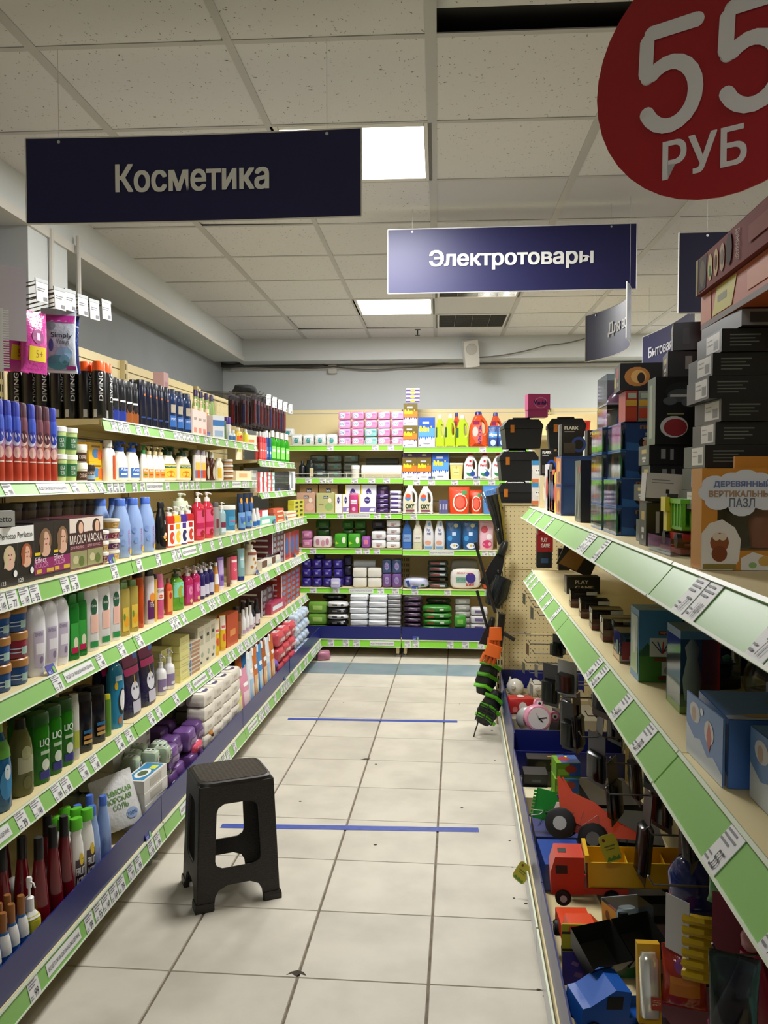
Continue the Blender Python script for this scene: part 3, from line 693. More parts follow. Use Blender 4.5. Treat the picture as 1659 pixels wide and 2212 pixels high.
def roll(name, w, r, col, end):
    p = Proto(name, w, 2 * r, 2 * r)
    p.part('roll', MB().loft([(-w / 2, r * .3, r * .3, 2), (-w / 2, r, r, 2), (w / 2, r, r, 2), (w / 2, r * .3, r * .3, 2)], M(col, .4), 14, xf=Matrix.Translation((0, 0, r)) @ Matrix.Rotation(PI / 2, 4, 'Y')))
    return p
# ---------------------------------------------------------------- placing along shelves
OCC = []
def hits(b):
    for o in OCC:
        if b[0] < o[1] and b[1] > o[0] and b[2] < o[3] and b[3] > o[2] and b[4] < o[5] and b[5] > o[4]: return True
    return False
ORD = ['first', 'second', 'third', 'fourth', 'fifth', 'sixth', 'seventh', 'eighth', 'ninth', 'tenth', 'eleventh', 'twelfth', 'thirteenth', 'fourteenth']
class Run:
    def __init__(s, side, f, z, phrase, top=9): s.side = side; s.f = f; s.z = z; s.phrase = phrase; s.top = top
def row(run, u0, u1, n, vt, mk, desc, cat, rows=1, lev=1, turn=.35, gap=.96, back=.02, pat=None, jit=.02, dz=0., skip=(), hfix=None, tilt=0, nophrase=False, lift=.0008, fat=None):
    z = run.z + dz; S = run.side; sg = {'L': -1, 'R': 1}.get(S)
    f = run.f + sg * back if sg else run.f + back
    g = (lambda u: uY(u, f, z)) if sg else (lambda u: uX(u, f, z))
    c0, c1 = g(u0), g(u1); pitch = abs(c1 - c0) / n; mid = (c0 + c1) / 2
    H = hfix or ((zV(vt, f, mid) if sg else zV(vt, mid, f)) - z); h = H / lev
    H = min(H, run.top - z); h = H / lev
    mks = mk if isinstance(mk, (list, tuple)) else [mk]
    wd = [pitch * gap] * len(mks)
    if sg:      # round goods: the width seen across the line of sight, not the spacing along the shelf
        cap_ = abs(u1 - u0) / n * math.hypot(f, mid) / FPX * (fat or (1.2 if n == 1 else 1.5 if n == 2 else 1.75))
        for i_, m in enumerate(mks):
            t_ = m(.05, .1)
            if getattr(t_, 'slim', False): wd[i_] = min(wd[i_], max(cap_, .018))
            for q_ in t_.parts: bpy.data.meshes.remove(q_[1])
    protos = [m(wd[i_], h - (.001 if lev > 1 else 0)) for i_, m in enumerate(mks)]
    rr = random.Random(int(u0 * 7 + z * 1000)); made = []
    for k in range(rows):
        for i in range(n):
            for l in range(lev):
                if (i, l) in skip or (i, l, k) in skip: continue
                if pat:
                    ch = pat[(l * n + i) % len(pat)] if lev > 1 else pat[(k * n + i) % len(pat)]
                    if ch == '.': continue
                    P = protos[int(ch)]
                else: P = protos[(i + k + l) % len(protos)]
                c = c0 + (c1 - c0) * (i + .5) / n
                j = jit * pitch * (rr.random() - .5)
                dep = P.d / 2 + k * (P.d * 1.06 + .003) + (rr.random() * jit * .2)
                sd_ = sg if sg else 1; lim = (abs(LX - f) if S == 'L' else RX - f if S == 'R' else BY - f) - .006 - P.d / 2
                tryd = dep; ok = False; hw = (P.w / 2 if abs(P.w - P.d) > .002 else P.d / 2) * .9; hd = P.d / 2 * .9
                while tryd <= lim and tryd < dep + .14:
                    la = f + sd_ * tryd
                    bb = (la - hd, la + hd, c + j - hw, c + j + hw, z + l * h + .002, z + l * h + P.h - .002) if sg else (c + j - hw, c + j + hw, la - hd, la + hd, z + l * h + .002, z + l * h + P.h - .002)
                    if not hits(bb): ok = True; break
                    tryd += .004
                if not ok:
                    if k or back > .06: continue
                else: OCC.append(bb); dep = tryd
                lat = f + (sg * dep if sg else dep)
                tr = turn if abs(P.w - P.d) < .002 else max(-.45, min(.45, turn)) if getattr(P, 'slim', False) and sg else max(-.06, min(.06, turn))
                jr = jit if abs(P.w - P.d) < .002 else min(jit, .03)
                rz = {'L': R90 - tr, 'R': -R90 + tr, 'B': tr}[S] + (rr.random() - .5) * jr * 2
                words = [desc]
                if n > 1: words.append(ORD[i] + ' from left')
                if lev > 1: words.append(ORD[l] + ' layer up')
                if rows > 1 and k: words.append('back row' if k == 1 else ORD[k] + ' row back')
                lab = ', '.join(words)
                if not nophrase and len((lab + ' ' + run.phrase).split()) <= 16: lab += ', ' + run.phrase
                xy = (lat, c + j) if sg else (c + j, lat)
                o = put(P, xy[0], xy[1], z + l * h + lift, rz, lab, cat, (desc + ' ' + run.phrase) if n * rows * lev > 1 else None)
                if tilt: o.rotation_euler.y = tilt
                made.append(o)
    return made
L1 = Run('L', -1.40, Z1, 'left top shelf'); L2 = Run('L', -1.40, Z2, 'left second shelf'); L3 = Run('L', -1.29, Z3, 'left third shelf', Z2 - .05)
L4 = Run('L', -1.29, Z4, 'left fourth shelf', Z3 - .05); L5 = Run('L', -1.29, Z5, 'left fifth shelf', Z4 - .05); LB = Run('L', -1.175, ZB - .005, 'left bottom bin', Z5 - .05)
LF1 = Run('L', -1.39, 1.656, 'left far upper shelf'); LF2 = Run('L', -1.39, 1.426, 'left far middle shelf', 1.62)
K1, K2, K3, K4, K5, KB = [Run('B', y, z, ph, tp) for y, z, ph, tp in zip((YU, YU, YL, YL, YL, YBs + .012), ZK + [.153], ('back left top shelf', 'back left second shelf', 'back left third shelf', 'back left fourth shelf', 'back left fifth shelf', 'back left bin'), [9] + [a - .05 for a in ZK])]
Q1, Q2, Q3, Q4, Q5, QB = [Run('B', y, z, ph, tp) for y, z, ph, tp in zip((YU, YU, YL, YL, YL, YBs + .012), ZKR + [.153], ('back right top shelf', 'back right second shelf', 'back right third shelf', 'back right fourth shelf', 'back right fifth shelf', 'back right bin'), [9] + [a - .05 for a in ZKR])]
# ================================================================ goods on the left shelves
W_, K_ = 'eeeeea', '16161a'
def z1(x): return x / 3.95
def z4(x): return 380 + x / 5.184
def z5(x): return 340 + x / 4.425
def z3(x): return x / 3.107
def y1(y): return 550 + y / 3.95
def y2(y): return 1000 + y / 3.95
def y4(y): return 780 + y / 5.184
def y5(y): return 1150 + y / 4.425
def y3(y): return 1500 + y / 3.107
# --- top shelf
dv = bottle('hairspray_can', .057, .232, '141312', 'flat', cap='spray', cc='ee5a14', ch=.17, pr=[('t', 'DIVING', -.2, .38, .42, .97, 'e8e8e8', 1, .01), ('p', [(-.9, .06), (.9, .28), (.9, .33), (-.9, .11)], '6b2f18'), ('p', [(-.9, 0), (.9, .18), (.9, .22), (-.9, .05)], '8a8a8a'), ('r', -.85, .04, -.45, .2, 'b9b9b9')])
yv = uY(213, -1.44, Z1)
for k in range(7):
    put(dv, -1.437 - .0585 * k, yv + .004 * (k % 2), Z1 + .0008, R90 - 1.0 + (.5 if k % 2 else 0), 'black spray can with orange cap, ' + ORD[k] + ' from the aisle in its row', 'spray can', 'black orange-capped cans on the top shelf')
for k in range(3):
    put(dv, -1.437 - .0585 * k, yv + .064, Z1 + .0008, R90 - .4, 'black spray can with orange cap, ' + ORD[k] + ' from the aisle, row behind', 'spray can', 'black orange-capped cans on the top shelf')
moon = lambda c: (lambda w, h: bottle('shower_gel_bottle', w, h, K_, 'flat', .6, 3, 'flip', K_, .14, .8, [('r', -.95, .0, .95, .3, c), ('e', .1, .36, .55, .13, c), ('e', .1, .42, .5, .12, K_), ('r', -.5, .55, .6, .6, 'd8d8d8')], .2))
row(L1, 229, 303, 5, 820, [moon('1c2f86'), moon('8a4a1a')], 'black shower gel bottle with crescent print', 'bottle', 2, turn=.6, pat='0001100011')
row(L1, 305, 368, 5, 829, lambda w, h: bottle('shampoo_bottle', w, h, '0f1326', 'flat', .6, 3, 'flip', '0b0d16', .12, .85, [('r', .2, .75, .6, .8, 'c4622a'), ('r', -.5, .2, .5, .24, '2a3f7a')], .2), 'tall navy black shampoo bottle', 'bottle', 2, turn=.5)
row(L1, 370, 417, 3, 846, lambda w, h: bottle('shampoo_bottle', w, h, '15294f', 'wavy', .6, 3, 'flip', '0f1a33', .12, .8, [('r', -.7, .12, .7, .42, '2f62a8'), ('r', -.5, .5, .6, .72, 'a9a08e'), ('t', 'SPORT', -.5, .3, .5, .36, 'e9e9f5')], .2), 'curved dark blue shampoo bottle with photo label', 'bottle', 2, turn=.6)
row(L1, 419, 448, 3, 888, lambda w, h: box('cosmetics_carton', w, w * 1.2, h, 'f0d8d0', [('r', -.5, .1, .5, .3, 'e58b7a'), ('t', 'sun', -.5, .6, .5, .7, '777777')]), 'pale pink cosmetics carton', 'box', 1, turn=.5)
row(L1, 425, 462, 3, 866, lambda w, h: bottle('lotion_pump', w, h, 'e8a05a', 'cyl', .8, 2, 'pump', 'efe3c4', .3, None, [('r', -.8, .2, .8, .6, 'e8542a')]), 'orange lotion bottle with cream pump', 'bottle', 1, turn=.6, back=.075)
row(L1, 449, 471, 2, 884, lambda w, h: box('cosmetics_carton', w, w * 1.2, h, 'f08a28', [('r', -1, .55, 1, 1, 'f2c9a0'), ('e', .1, .42, .5, .08, 'f7e08a'), ('t', 'Sun', -.6, .38, .6, .5, 'ffffff'), ('e', 0, .15, .4, .06, 'f7d05a')]), 'orange and cream sun lotion carton', 'box', 1, turn=.5)
row(L1, 426, 470, 4, 848, lambda w, h: bottle('shampoo_bottle', w, h, '8fae5a', 'soft', .8, 2, 'flip', '3a2a5e', .14), 'green bottle with purple cap behind the cartons', 'bottle', 1, turn=.5, back=.16)
row(L1, 472, 482, 1, y4(615), lambda w, h: box('cosmetics_carton', w, w, h, 'd8dde2', [('r', -1, .55, 1, .8, '3a78b8'), ('r', -.7, .1, .7, .35, '9ab4d0')]), 'white carton with blue band beside orange cartons', 'box', turn=.5)
row(L1, 483, 492, 2, y4(670), lambda w, h: bottle('lip_balm_tube', w, h, '5a7a4a', 'flat', cap='screw', cc='4a6a3c', ch=.3), 'slim green tube', 'tube', turn=.5)
row(L1, 493, 505, 1, y4(630), lambda w, h: bottle('bath_salt_jar', w, h, 'd8d4dc', 'jar', cap='lid', cc='4a2a86', ch=.28, pr=[('r', -.8, .1, .8, .5, 'b9c0d0')]), 'white jar with wide purple lid', 'jar', turn=.5, back=.05)
row(L1, 497, 513, 2, y4(770), lambda w, h: bottle('nail_liquid_bottle', w, h, 'c9d4dc', 'soft', .8, 2, 'screw', 'e6e6e6', .22, None, [('r', -.9, .1, .9, .6, '3f6a9a')]), 'small clear bottle with blue label', 'bottle', turn=.5)
row(L1, 513, 530, 1, y4(750), lambda w, h: bottle('nail_liquid_bottle', w, h, 'e8c13a', 'cyl', .7, 3, 'screw', 'e9e4d0', .2, None, [('r', -.9, .1, .9, .55, 'e06a2a'), ('e', .2, .5, .4, .15, 'b83020')]), 'yellow bottle with red label', 'bottle', turn=.5)
row(L1, 531, 541, 1, y4(765), lambda w, h: bottle('nail_liquid_bottle', w, h, 'd8d040', 'cyl', .8, 3, 'screw', 'e9e4d0', .2), 'small plain yellow bottle', 'bottle', turn=.5)
row(L1, 541, 551, 1, y4(830), lambda w, h: box('cosmetics_carton', w, w, h, 'e4d4b8', [('r', -.6, .2, .6, .5, 'd08a5a')]), 'small beige carton at the shelf end', 'box', turn=.5)
# --- second shelf, near bay
spr = lambda cc, top: (lambda w, h: bottle('hairspray_can', w, h, 'aa3020', 'flat', cap='spray', cc=cc, ch=.19, seg=18, mat=gradient_mat('can_print_' + cc, [(0, 'a8301c'), (.32, 'b8402a'), (.58, '9a6a90' if cc[0] == '1' else '9a6055'), (.8, top), (1, top)]), pr=[('e', .1, .66, .62, .11, 'c9cbe0' if cc[0] == '1' else 'd8b8b0'), ('e', .25, .70, .5, .1, cc), ('e', .2, .45, .5, .09, 'd8b0a8'), ('r', -.2, .3, .7, .32, 'e8d8d0')]))
row(L2, 0, 132, 8, 872, [spr('1c2fa0', '2a49b8'), spr('4a2030', '6a3040')], 'tall hairspray can fading from coloured top to red base', 'spray can', 2, pat='0001011001010010', turn=.75, gap=.98, fat=2.6)
tubg = lambda w, h: bottle('body_scrub_tub', w, h, 'b9cf86', 'tub', cap='lid', cc='f0f0ea', ch=.16, pr=[('r', -1, .22, 1, .78, '2a6a45'), ('t', 'ОБА', .0, .5, .6, .7, 'e8f0e0'), ('t', 'ТЕЛА', .0, .3, .6, .46, 'e8f0e0')])
row(L2, 131, 178, 2, 923, tubg, 'green tub with white lid', 'tub', 2, 2, turn=.8)
row(L2, 177, 198, 1, y1(1620), lambda w, h: bottle('cream_jar', w, h, 'e8e0d4', 'jar', cap='lid', cc='f2efe6', ch=.3, pr=[('r', -1, .1, 1, .8, '4a2a22'), ('t', 'СКРАБ', -.5, .3, .7, .6, 'f0e0d0')]), 'brown labelled jar', 'jar', 1, 2, turn=.8)
row(L2, 197, 214, 1, y1(1795), lambda w, h: bottle('cream_jar', w, h, '4a3a34', 'jar', cap='lid', cc='2e2622', ch=.25, pr=[('r', -1, .15, 1, .5, '8fb0d0'), ('t', 'СКРАБ', -.6, .55, .7, .8, 'f0e0d0')]), 'small brown jar in front of the yellow cartons', 'jar', turn=.8)
row(L2, 193, 224, 1, y1(1605), lambda w, h: box('cosmetics_carton', w * .9, w * .6, h, 'e8b41a', [('e', 0, .45, .5, .25, '3a80c0'), ('e', .6, .4, .4, .3, 'd86a1a'), ('r', -.6, .75, .6, .85, '7a5a10')]), 'yellow sun cream carton', 'box', 1, 2, turn=.8, back=.06)
# --- second shelf, second bay
row(L2, 233, 258, 1, y1(1585), lambda w, h: bottle('lotion_bottle', w, h, W_, 'cyl', .7, 3, 'screw', 'dcdcd6', .16, .6, [('r', .25, .05, .85, .75, 'c9501e')]), 'white lotion bottle with orange stripe', 'bottle', 2, turn=.8)
pumpb = lambda cc, lab, c2: (lambda w, h: bottle('lotion_pump', w, h, 'efeee6', 'soft', .75, 2, 'pump', cc, .24, None, [('r', -.6, .12, .75, .45, lab), ('r', -.4, .2, .5, .26, c2), ('t', 'Aloe', -.45, .34, .6, .44, 'ffffff')]))
row(L2, 259, 310, 2, y1(1600), pumpb('1d4fb0', '3a6fc0', 'dfe8f8'), 'white lotion bottle with blue pump', 'bottle', 2, turn=.7)
row(L2, 309, 325, 1, y1(1625), pumpb('2a7a3a', 'e08a2a', '3a8a3a'), 'white lotion bottle with green pump', 'bottle', 1, turn=.7)
row(L2, 324, 361, 3, y1(1640), pumpb('d8c898', 'e0902a', 'c84a1a'), 'cream lotion bottle with beige pump', 'bottle', 1, turn=.7)
palm = lambda w, h: bottle('hand_soap_pump', w, h, 'f2e9cf', 'gel', .7, 2, 'pump', '16402a', .24, None, [('r', -.75, .12, .75, .62, 'e3c84a'), ('e', -.15, .26, .45, .13, 'e07a18'), ('r', -.75, .5, .75, .64, '1d5a34'), ('t', 'PALMOLIVE', -.6, .53, .6, .6, 'f0f0d8')])
row(L2, 361, 424, 2, 967, palm, 'cream hand soap bottle with green pump and orange label', 'bottle', 2, turn=.7)
row(L2, 425, 448, 2, y4(1000), lambda w, h: bottle('lotion_bottle', w, h, 'e6e0da', 'flat', .7, 3, 'screw', '9a94a0', .16, .8, [('r', -.8, .1, .8, .4, 'd8501e'), ('r', -.8, .42, .8, .7, 'f0c860'), ('r', -.9, .1, -.5, .4, '6a80c0')]), 'white bottle with grey cap and orange label', 'bottle', 1, turn=.7)
row(L2, 447, 471, 2, y4(1020), lambda w, h: bottle('tanning_oil_bottle', w, h, '4a2212', 'soft', .8, 2, 'screw', 'd8d4cc', .2, None, [('e', .1, .35, .45, .28, 'c9bfa8')], .15), 'brown oil bottle with white cap', 'bottle', 1, turn=.7)
row(L2, 472, 492, 1, y4(1090), lambda w, h: bottle('talc_bottle', w, h, 'ece4cc', 'soft', .75, 2, 'flip', 'f2efe2', .08, .6, [('r', -.8, .12, -.1, .62, 'e8c02a')]), 'cream talc bottle with yellow label', 'bottle', 1, turn=.6)
row(L2, 493, 513, 1, y4(1100), lambda w, h: bottle('cream_jar', w, h, '8a5a3a', 'jar', cap='lid', cc='e6e0d4', ch=.35, pr=[('r', -1, .1, 1, .5, 'c9a070')]), 'brown and white cream jar in a stack', 'jar', 1, 4, turn=.6)
row(L2, 514, 541, 1, y4(1230), lambda w, h: box('soap_carton', w, .06, h, 'e8d4b0', [('r', -.6, .3, .4, .7, 'd8a870')]), 'beige soap carton', 'box', 1, turn=.6)
row(L2, 542, 555, 1, y4(1225), lambda w, h: box('soap_carton', w, .06, h, '9a9a98', [('r', -.6, .3, .6, .7, 'c9c9c4')]), 'small grey carton at the end', 'box', 1, turn=.6)
row(L2, 300, 470, 8, 968, lambda w, h: bottle('shampoo_bottle', w * .7, h, '4a463f', 'cyl', cap='screw', cc='6a665e', ch=.2), 'grey capped bottle at the back', 'bottle', 1, turn=.5, back=.24)
# --- far bay, upper shelves
row(LF1, z4(885), z4(945), 1, y4(845), lambda w, h: box('toothpaste_carton', w, .06, h, 'd9d2b8', [('r', -.6, .35, .6, .6, 'b4c060'), ('e', 0, .8, .4, .1, '8a9a4a')]), 'beige carton on the far shelf', 'box', turn=.5)
row(LF1, z4(948), z4(1022), 3, y4(795), lambda w, h: bottle('mouthwash_bottle', w, h, 'c03a44', 'flat', .6, 3, 'flip', 'd8d8d8', .18, .6, [('r', -.9, .1, .9, .75, 'd85a5a'), ('r', -.6, .4, .6, .45, 'f0d0d0')], .15), 'red mouthwash bottle with white cap', 'bottle', 2, turn=.5)
row(LF1, z4(1022), z4(1078), 2, y4(800), lambda w, h: bottle('mouthwash_bottle', w, h, '1d4a86', 'flat', .6, 3, 'flip', 'e6e6e6', .18, .6, [('r', -.8, .15, .8, .6, '3a78b8'), ('r', -.5, .3, .5, .4, 'd8e4f0')], .15), 'blue mouthwash bottle with white cap', 'bottle', 2, turn=.5)
row(LF1, z4(1078), z4(1285), 4, y4(803), lambda w, h: bottle('mouthwash_bottle', w, h, '2fa01e', 'cyl', .6, 3, 'screw', 'f0f0f0', .2, .55, [('r', -.7, .12, .7, .62, '7fd060'), ('r', -.5, .4, .5, .5, 'e0f0d0')], .08, 'liquid'), 'bright green mouthwash bottle with white cap', 'bottle', 2, turn=.5)
row(LF2, z4(918), z4(1015), 2, y4(1240), lambda w, h: box('toothpaste_carton', w, .05, h, 'e4e4e4', [('r', -1, 0, .1, 1, 'b02a3a')]), 'red and white toothpaste carton', 'box', 1, 4, turn=.4)
row(LF2, z4(1015), z4(1105), 2, y4(1240), lambda w, h: box('toothpaste_carton', w, .05, h, 'a9d0cc', [('r', -1, 0, 0, 1, 'c83a44'), ('e', .4, .5, .4, .3, 'e8f4f2')]), 'teal and red toothpaste carton', 'box', 1, 5, turn=.4)
row(LF2, z4(1108), z4(1270), 3, y4(1240), lambda w, h: box('toothpaste_carton', w, .06, h, '26242c', [('r', -.7, .3, .7, .34, '8a8a90')]), 'black toothpaste carton', 'box', 1, 3, turn=.4)
row(LF2, z4(1275), z4(1330), 1, y4(1235), lambda w, h: box('toothpaste_carton', w, .05, h, 'e8e8ec', [('r', -.3, .1, .3, .9, '9aa0b0')]), 'tall white carton at the far corner', 'box', turn=.3)
# --- third shelf, near bay: hair dye
face = lambda hair, skin: [('e', .15, .62, .62, .3, hair), ('e', .2, .64, .36, .2, skin), ('e', .15, .40, .5, .16, skin), ('p', [(-.25, .85), (.1, .9), (-.1, .35), (-.45, .3)], hair), ('e', .08, .66, .05, .018, '3a2a24'), ('e', .34, .66, .05, .018, '3a2a24'), ('e', .21, .54, .09, .02, 'a84a4a')]
def dye(hair, skin, bg='141216'):
    return lambda w, h: box('hair_dye_carton', w, .062, h, bg, [('r', -1, .72, 1, 1, 'e6e6e2')] + [(i[0], i[1], i[2] * .62 + .12, i[3], i[4] * .62, i[5]) if i[0] == 'e' else ('p', [(a, b * .62 + .12) for a, b in i[1]], i[2]) for i in face(hair, skin)] + [('t', 'Perfetto', -.85, .80, .8, .90, '26262a'), ('r', -1, 0, 1, .14, '18161a'), ('t', '123', -.8, .03, -.3, .1, 'd8d8d8'), ('e', .7, .2, .2, .06, 'e8e8e8')], R=[('r', -1, 0, 1, 1, 'cfcfcd')] + [('r', -.8, .1 + .09 * k, .7, .115 + .09 * k, '77777a') for k in range(9)], L=[('r', -1, 0, 1, 1, 'cfcfcd')])
row(L3, -42, 76, 3, 1140, [dye('c9b078', 'd8a890'), dye('c9b890', 'd8b09a'), dye('9a5030', 'd8a890')], 'white and black hair dye carton with a face', 'box', 1, turn=.75, gap=.97, pat='012')
put(box('hair_dye_carton', .085, .06, .045, 'e2e2e0', R=[('t', 'Perfetto', -.8, .3, .8, .7, '333333')], F=[('t', 'Perfetto', -.8, .3, .8, .7, '333333')]), -1.34, uY(2, -1.33, 1.36), zV(1137, -1.33, uY(2, -1.33, 1.36)), R90 - .9, 'white carton lying on top of the hair dye cartons', 'box')
eff = lambda w, h: box('hair_dye_carton', w, .065, h, '1d1519', [(i[0], i[1], i[2] * .75 + .2, i[3], i[4] * .75, i[5]) if i[0] == 'e' else ('p', [(a, b * .75 + .2) for a, b in i[1]], i[2]) for i in face('7a5c44', 'd0a58e')] + [('r', -1, .08, 1, .36, '8a1f62'), ('r', -.95, .42, -.4, .47, 'd8c020'), ('t', 'Effect', -.9, .29, .2, .39, 'e8d8e0'), ('t', 'COLOR', -.9, .2, .4, .28, 'd890b8'), ('r', -.8, .1, -.3, .17, 'c9a838'), ('r', .2, .1, .9, .17, 'c9a838')], R=[('r', -1, 0, 1, 1, '26191f')], L=[('r', -1, 0, 1, 1, '26191f'), ('r', -.6, .5, .6, .8, '6a2a52')])
row(L3, 77, 153, 2, 1126, eff, 'dark hair colour carton with purple band and face', 'box', 2, turn=.75)
mas = lambda w, h: box('hair_mask_carton', w, .07, h, '5a2a34', [('r', -.9, .72, 1, .99, 'd8ccc0'), (('e', .2, .80, .45, .16, '2e2220')), ('e', .3, .8, .25, .12, 'd8ab92'), ('r', -.95, .48, .95, .70, '3a1c24'), ('t', 'МАСКА', -.9, .50, .85, .67, 'e6dcd0'), ('t', 'ДЛЯ ВОЛОС', -.85, .4, .6, .46, 'd8a8b0'), ('r', -.9, .04, .9, .36, '8a8a60'), ('e', .3, .16, .3, .1, '5a6a34'), ('e', -.3, .2, .3, .08, 'b8b088')], L=[('r', -1, 0, 1, 1, '4a2028'), ('r', -.6, .1, .6, .3, '8a7a60')])
row(L3, 153, 224, 2, 1117, mas, 'maroon hair mask carton with portrait', 'box', 2, turn=.75)
tubw = lambda c: (lambda w, h: bottle('hair_mask_tub', w, h, 'e9e2d2', 'tub', cap='lid', cc='efe9dc', ch=.22, pr=[('r', -1, .15, 1, .85, c), ('e', .2, .5, .5, .3, 'd8c0a0')]))
row(L3, 222, 269, 2, y2(480), [tubw('8a2a4a'), tubw('b8903a'), tubw('5a2a6a')], 'cream hair mask tub', 'tub', 1, 4, turn=.7, skip=((0, 3),))
row(L3, 30, 220, 7, 1082, lambda w, h: bottle('hair_balm_tub', w, h, '2e2620', 'tub', cap='lid', cc='4a443a', ch=.2, pr=[('r', -1, .2, 1, .8, '5a4a3a')]), 'dark tub at the back of the hair dye shelf', 'tub', 1, 3, turn=.5, back=.2, nophrase=True)
# --- third shelf, second bay on
lb = lambda w, h: bottle('shower_gel_bottle', w, h, '8fa9d8', 'gel', .8, 2, 'flip', '4a6fc8', .12, .52, [('t', 'GEL COCTAIL', .2, .12, .45, .55, 'b84a8a', 1), ('e', .6, .12, .25, .06, 'd8b83a'), ('e', -.5, .5, .2, .06, '7f9ad0'), ('e', -.35, .3, .2, .06, '7f9ad0')], .25)
row(L3, 266, 346, 3, 1076, lb, 'light blue shower gel bottle', 'bottle', 2, turn=.7, gap=.98)
row(L3, 346, 368, 1, y2(335), lambda w, h: bottle('shower_gel_bottle', w, h, '151518', 'gel', .7, 3, 'flip', '101014', .12, .6, [('e', .2, .3, .35, .05, 'd8a860'), ('e', .35, .36, .3, .04, 'e8d0b0'), ('r', .3, .2, .6, .24, 'd8d83a'), ('r', .2, .6, .4, .7, 'c9c9c9')], .12), 'black shower gel bottle with orange flower', 'bottle', 1, turn=.7)
rp = lambda c, c2: (lambda w, h: bottle('hand_soap_pump', w, h, c, 'flat', .7, 4, 'pump', 'f0efea', .22, None, [('r', -.85, .05, .85, .75, 'f0ece8'), ('e', .1, .3, .6, .2, c2), ('r', -.5, .55, .4, .72, c)], .2))
row(L3, 367, 421, 4, y2(370), [rp('c8301e', 'd84a2a'), rp('e0b020', 'e8c040'), rp('4a2f90', '2a2a6a'), rp('c02a2a', 'c84030')], 'square hand soap bottle with white pump and fruit label', 'bottle', 1, turn=.6, pat='0123')
row(L3, 404, 432, 1, y4(1480), lambda w, h: bottle('lotion_pump', w, h, 'd3dcc0', 'flat', .8, 3, 'pump', 'e4e8d4', .16, None, [('r', -.6, .6, .6, .75, 'a8b890')]), 'tall pale green pump bottle', 'bottle', 1, turn=.5)
row(L3, 430, 468, 2, y4(1470), lambda w, h: bottle('hand_soap_pump', w, h, 'c02a3e', 'cyl', .75, 3, 'pump', 'f0e8e4', .2, None, [('r', -.85, .12, .85, .78, 'd8507a'), ('r', -.85, .3, .85, .45, 'b81f50'), ('e', .4, .7, .4, .1, '8a1a24'), ('e', .2, .18, .5, .08, '9a1a28')], .15), 'red pump bottle with pink label', 'bottle', 1, turn=.6)
row(L3, 468, 480, 1, y4(1580), lambda w, h: bottle('deodorant_can', w, h, '9a9494', 'flat', cap='spray', cc='5a5656', ch=.15, pr=[('r', -.5, .3, .5, .6, '7a2a3a')]), 'slim grey deodorant can', 'can', 1, turn=.5)
row(L3, 479, 493, 1, y4(1580), lambda w, h: bottle('micellar_pump', w, h, '9ab4b8', 'cyl', .8, 3, 'pump', 'eceae2', .22, None, [('r', -.9, .3, .9, .5, '7a2a44'), ('r', -.8, .1, .8, .28, 'c9d8dc')], .12), 'pale teal pump bottle with maroon band', 'bottle', 1, turn=.5)
row(L3, 493, 522, 1, y4(1618), lambda w, h: bottle('wipes_tub', w, h, '3a82ac', 'jar', cap='lid', cc='ecebe4', ch=.14, pr=[('r', -1, .0, 1, .1, 'ecebe4'), ('r', -.6, .3, .6, .7, '4a9ac4'), ('r', -.4, .45, .5, .5, 'd84a6a')]), 'blue wipes tub with white lid', 'tub', 1, turn=.5)
row(L3, 520, 553, 3, y4(1480), lambda w, h: tube('hand_cream_tube', w, h, '18243c', '2a3a5a', .12, [('r', -.7, .4, .7, .7, '2a5a9a'), ('e', .2, .75, .4, .1, 'd89a3a')]), 'dark navy cream tube', 'tube', 1, 1, turn=.5, back=.08)
row(L3, 522, 551, 2, y4(1690), lambda w, h: tube('hand_cream_tube', w, h, '6a9ad0', '2a4a8a', .12, [('r', -.7, .3, .7, .7, '2a5aa8'), ('e', .2, .3, .4, .1, '8ac04a')]), 'light blue cream tube', 'tube', 1, turn=.5)
row(L3, 550, 566, 2, y4(1650), lambda w, h: bottle('drops_bottle', w, h, 'e4e8ea', 'soft', cap='screw', cc='f0f0ee', ch=.2, pr=[('r', -.9, .0, .9, .4, '2a6ab8')]), 'small white bottle with blue base', 'bottle', 1, turn=.5)
row(L3, 567, 594, 1, y4(1745), lambda w, h: box('soap_carton', w, .06, h, '7ac0b0', [('r', -.8, .2, .2, .7, 'e8f0ea')]), 'teal soap carton lying flat', 'box', 1, turn=.5)
row(L3, 567, 594, 1, y4(1660), lambda w, h: box('soap_carton', w, .06, h, 'c8303e', [('r', .2, 0, 1, 1, 'ecebe8'), ('r', -.5, .3, -.1, .7, 'e8a0a0')]), 'red and white carton on the teal carton', 'box', 1, turn=.5, dz=.048, hfix=.045)
row(L3, 594, 612, 1, y4(1650), lambda w, h: box('soap_carton', w, .06, h, 'c8502e', [('r', -.3, .1, .8, .5, 'e8c8a0')]), 'orange red soap carton', 'box', 1, 3, turn=.4)
row(L3, 613, 622, 1, y4(1680), lambda w, h: bottle('drops_bottle', w, h, '9aa880', 'soft', cap='screw', cc='e0e0d4', ch=.2), 'tiny olive bottle', 'bottle', 1, turn=.4)
row(L3, 622, 638, 1, y4(1685), lambda w, h: box('soap_carton', w, .05, h, 'e8e0d4', [('r', -1, .3, 1, .6, 'e07a3a')]), 'white carton with orange band', 'box', 1, 2, turn=.3)
row(L3, 637, 656, 2, y4(1555), lambda w, h: box('soap_carton', w, .05, h, 'c9c43a', [('r', -.5, .2, .5, .7, '2a2a22')]), 'yellow and black carton', 'box', 1, 4, turn=.2)
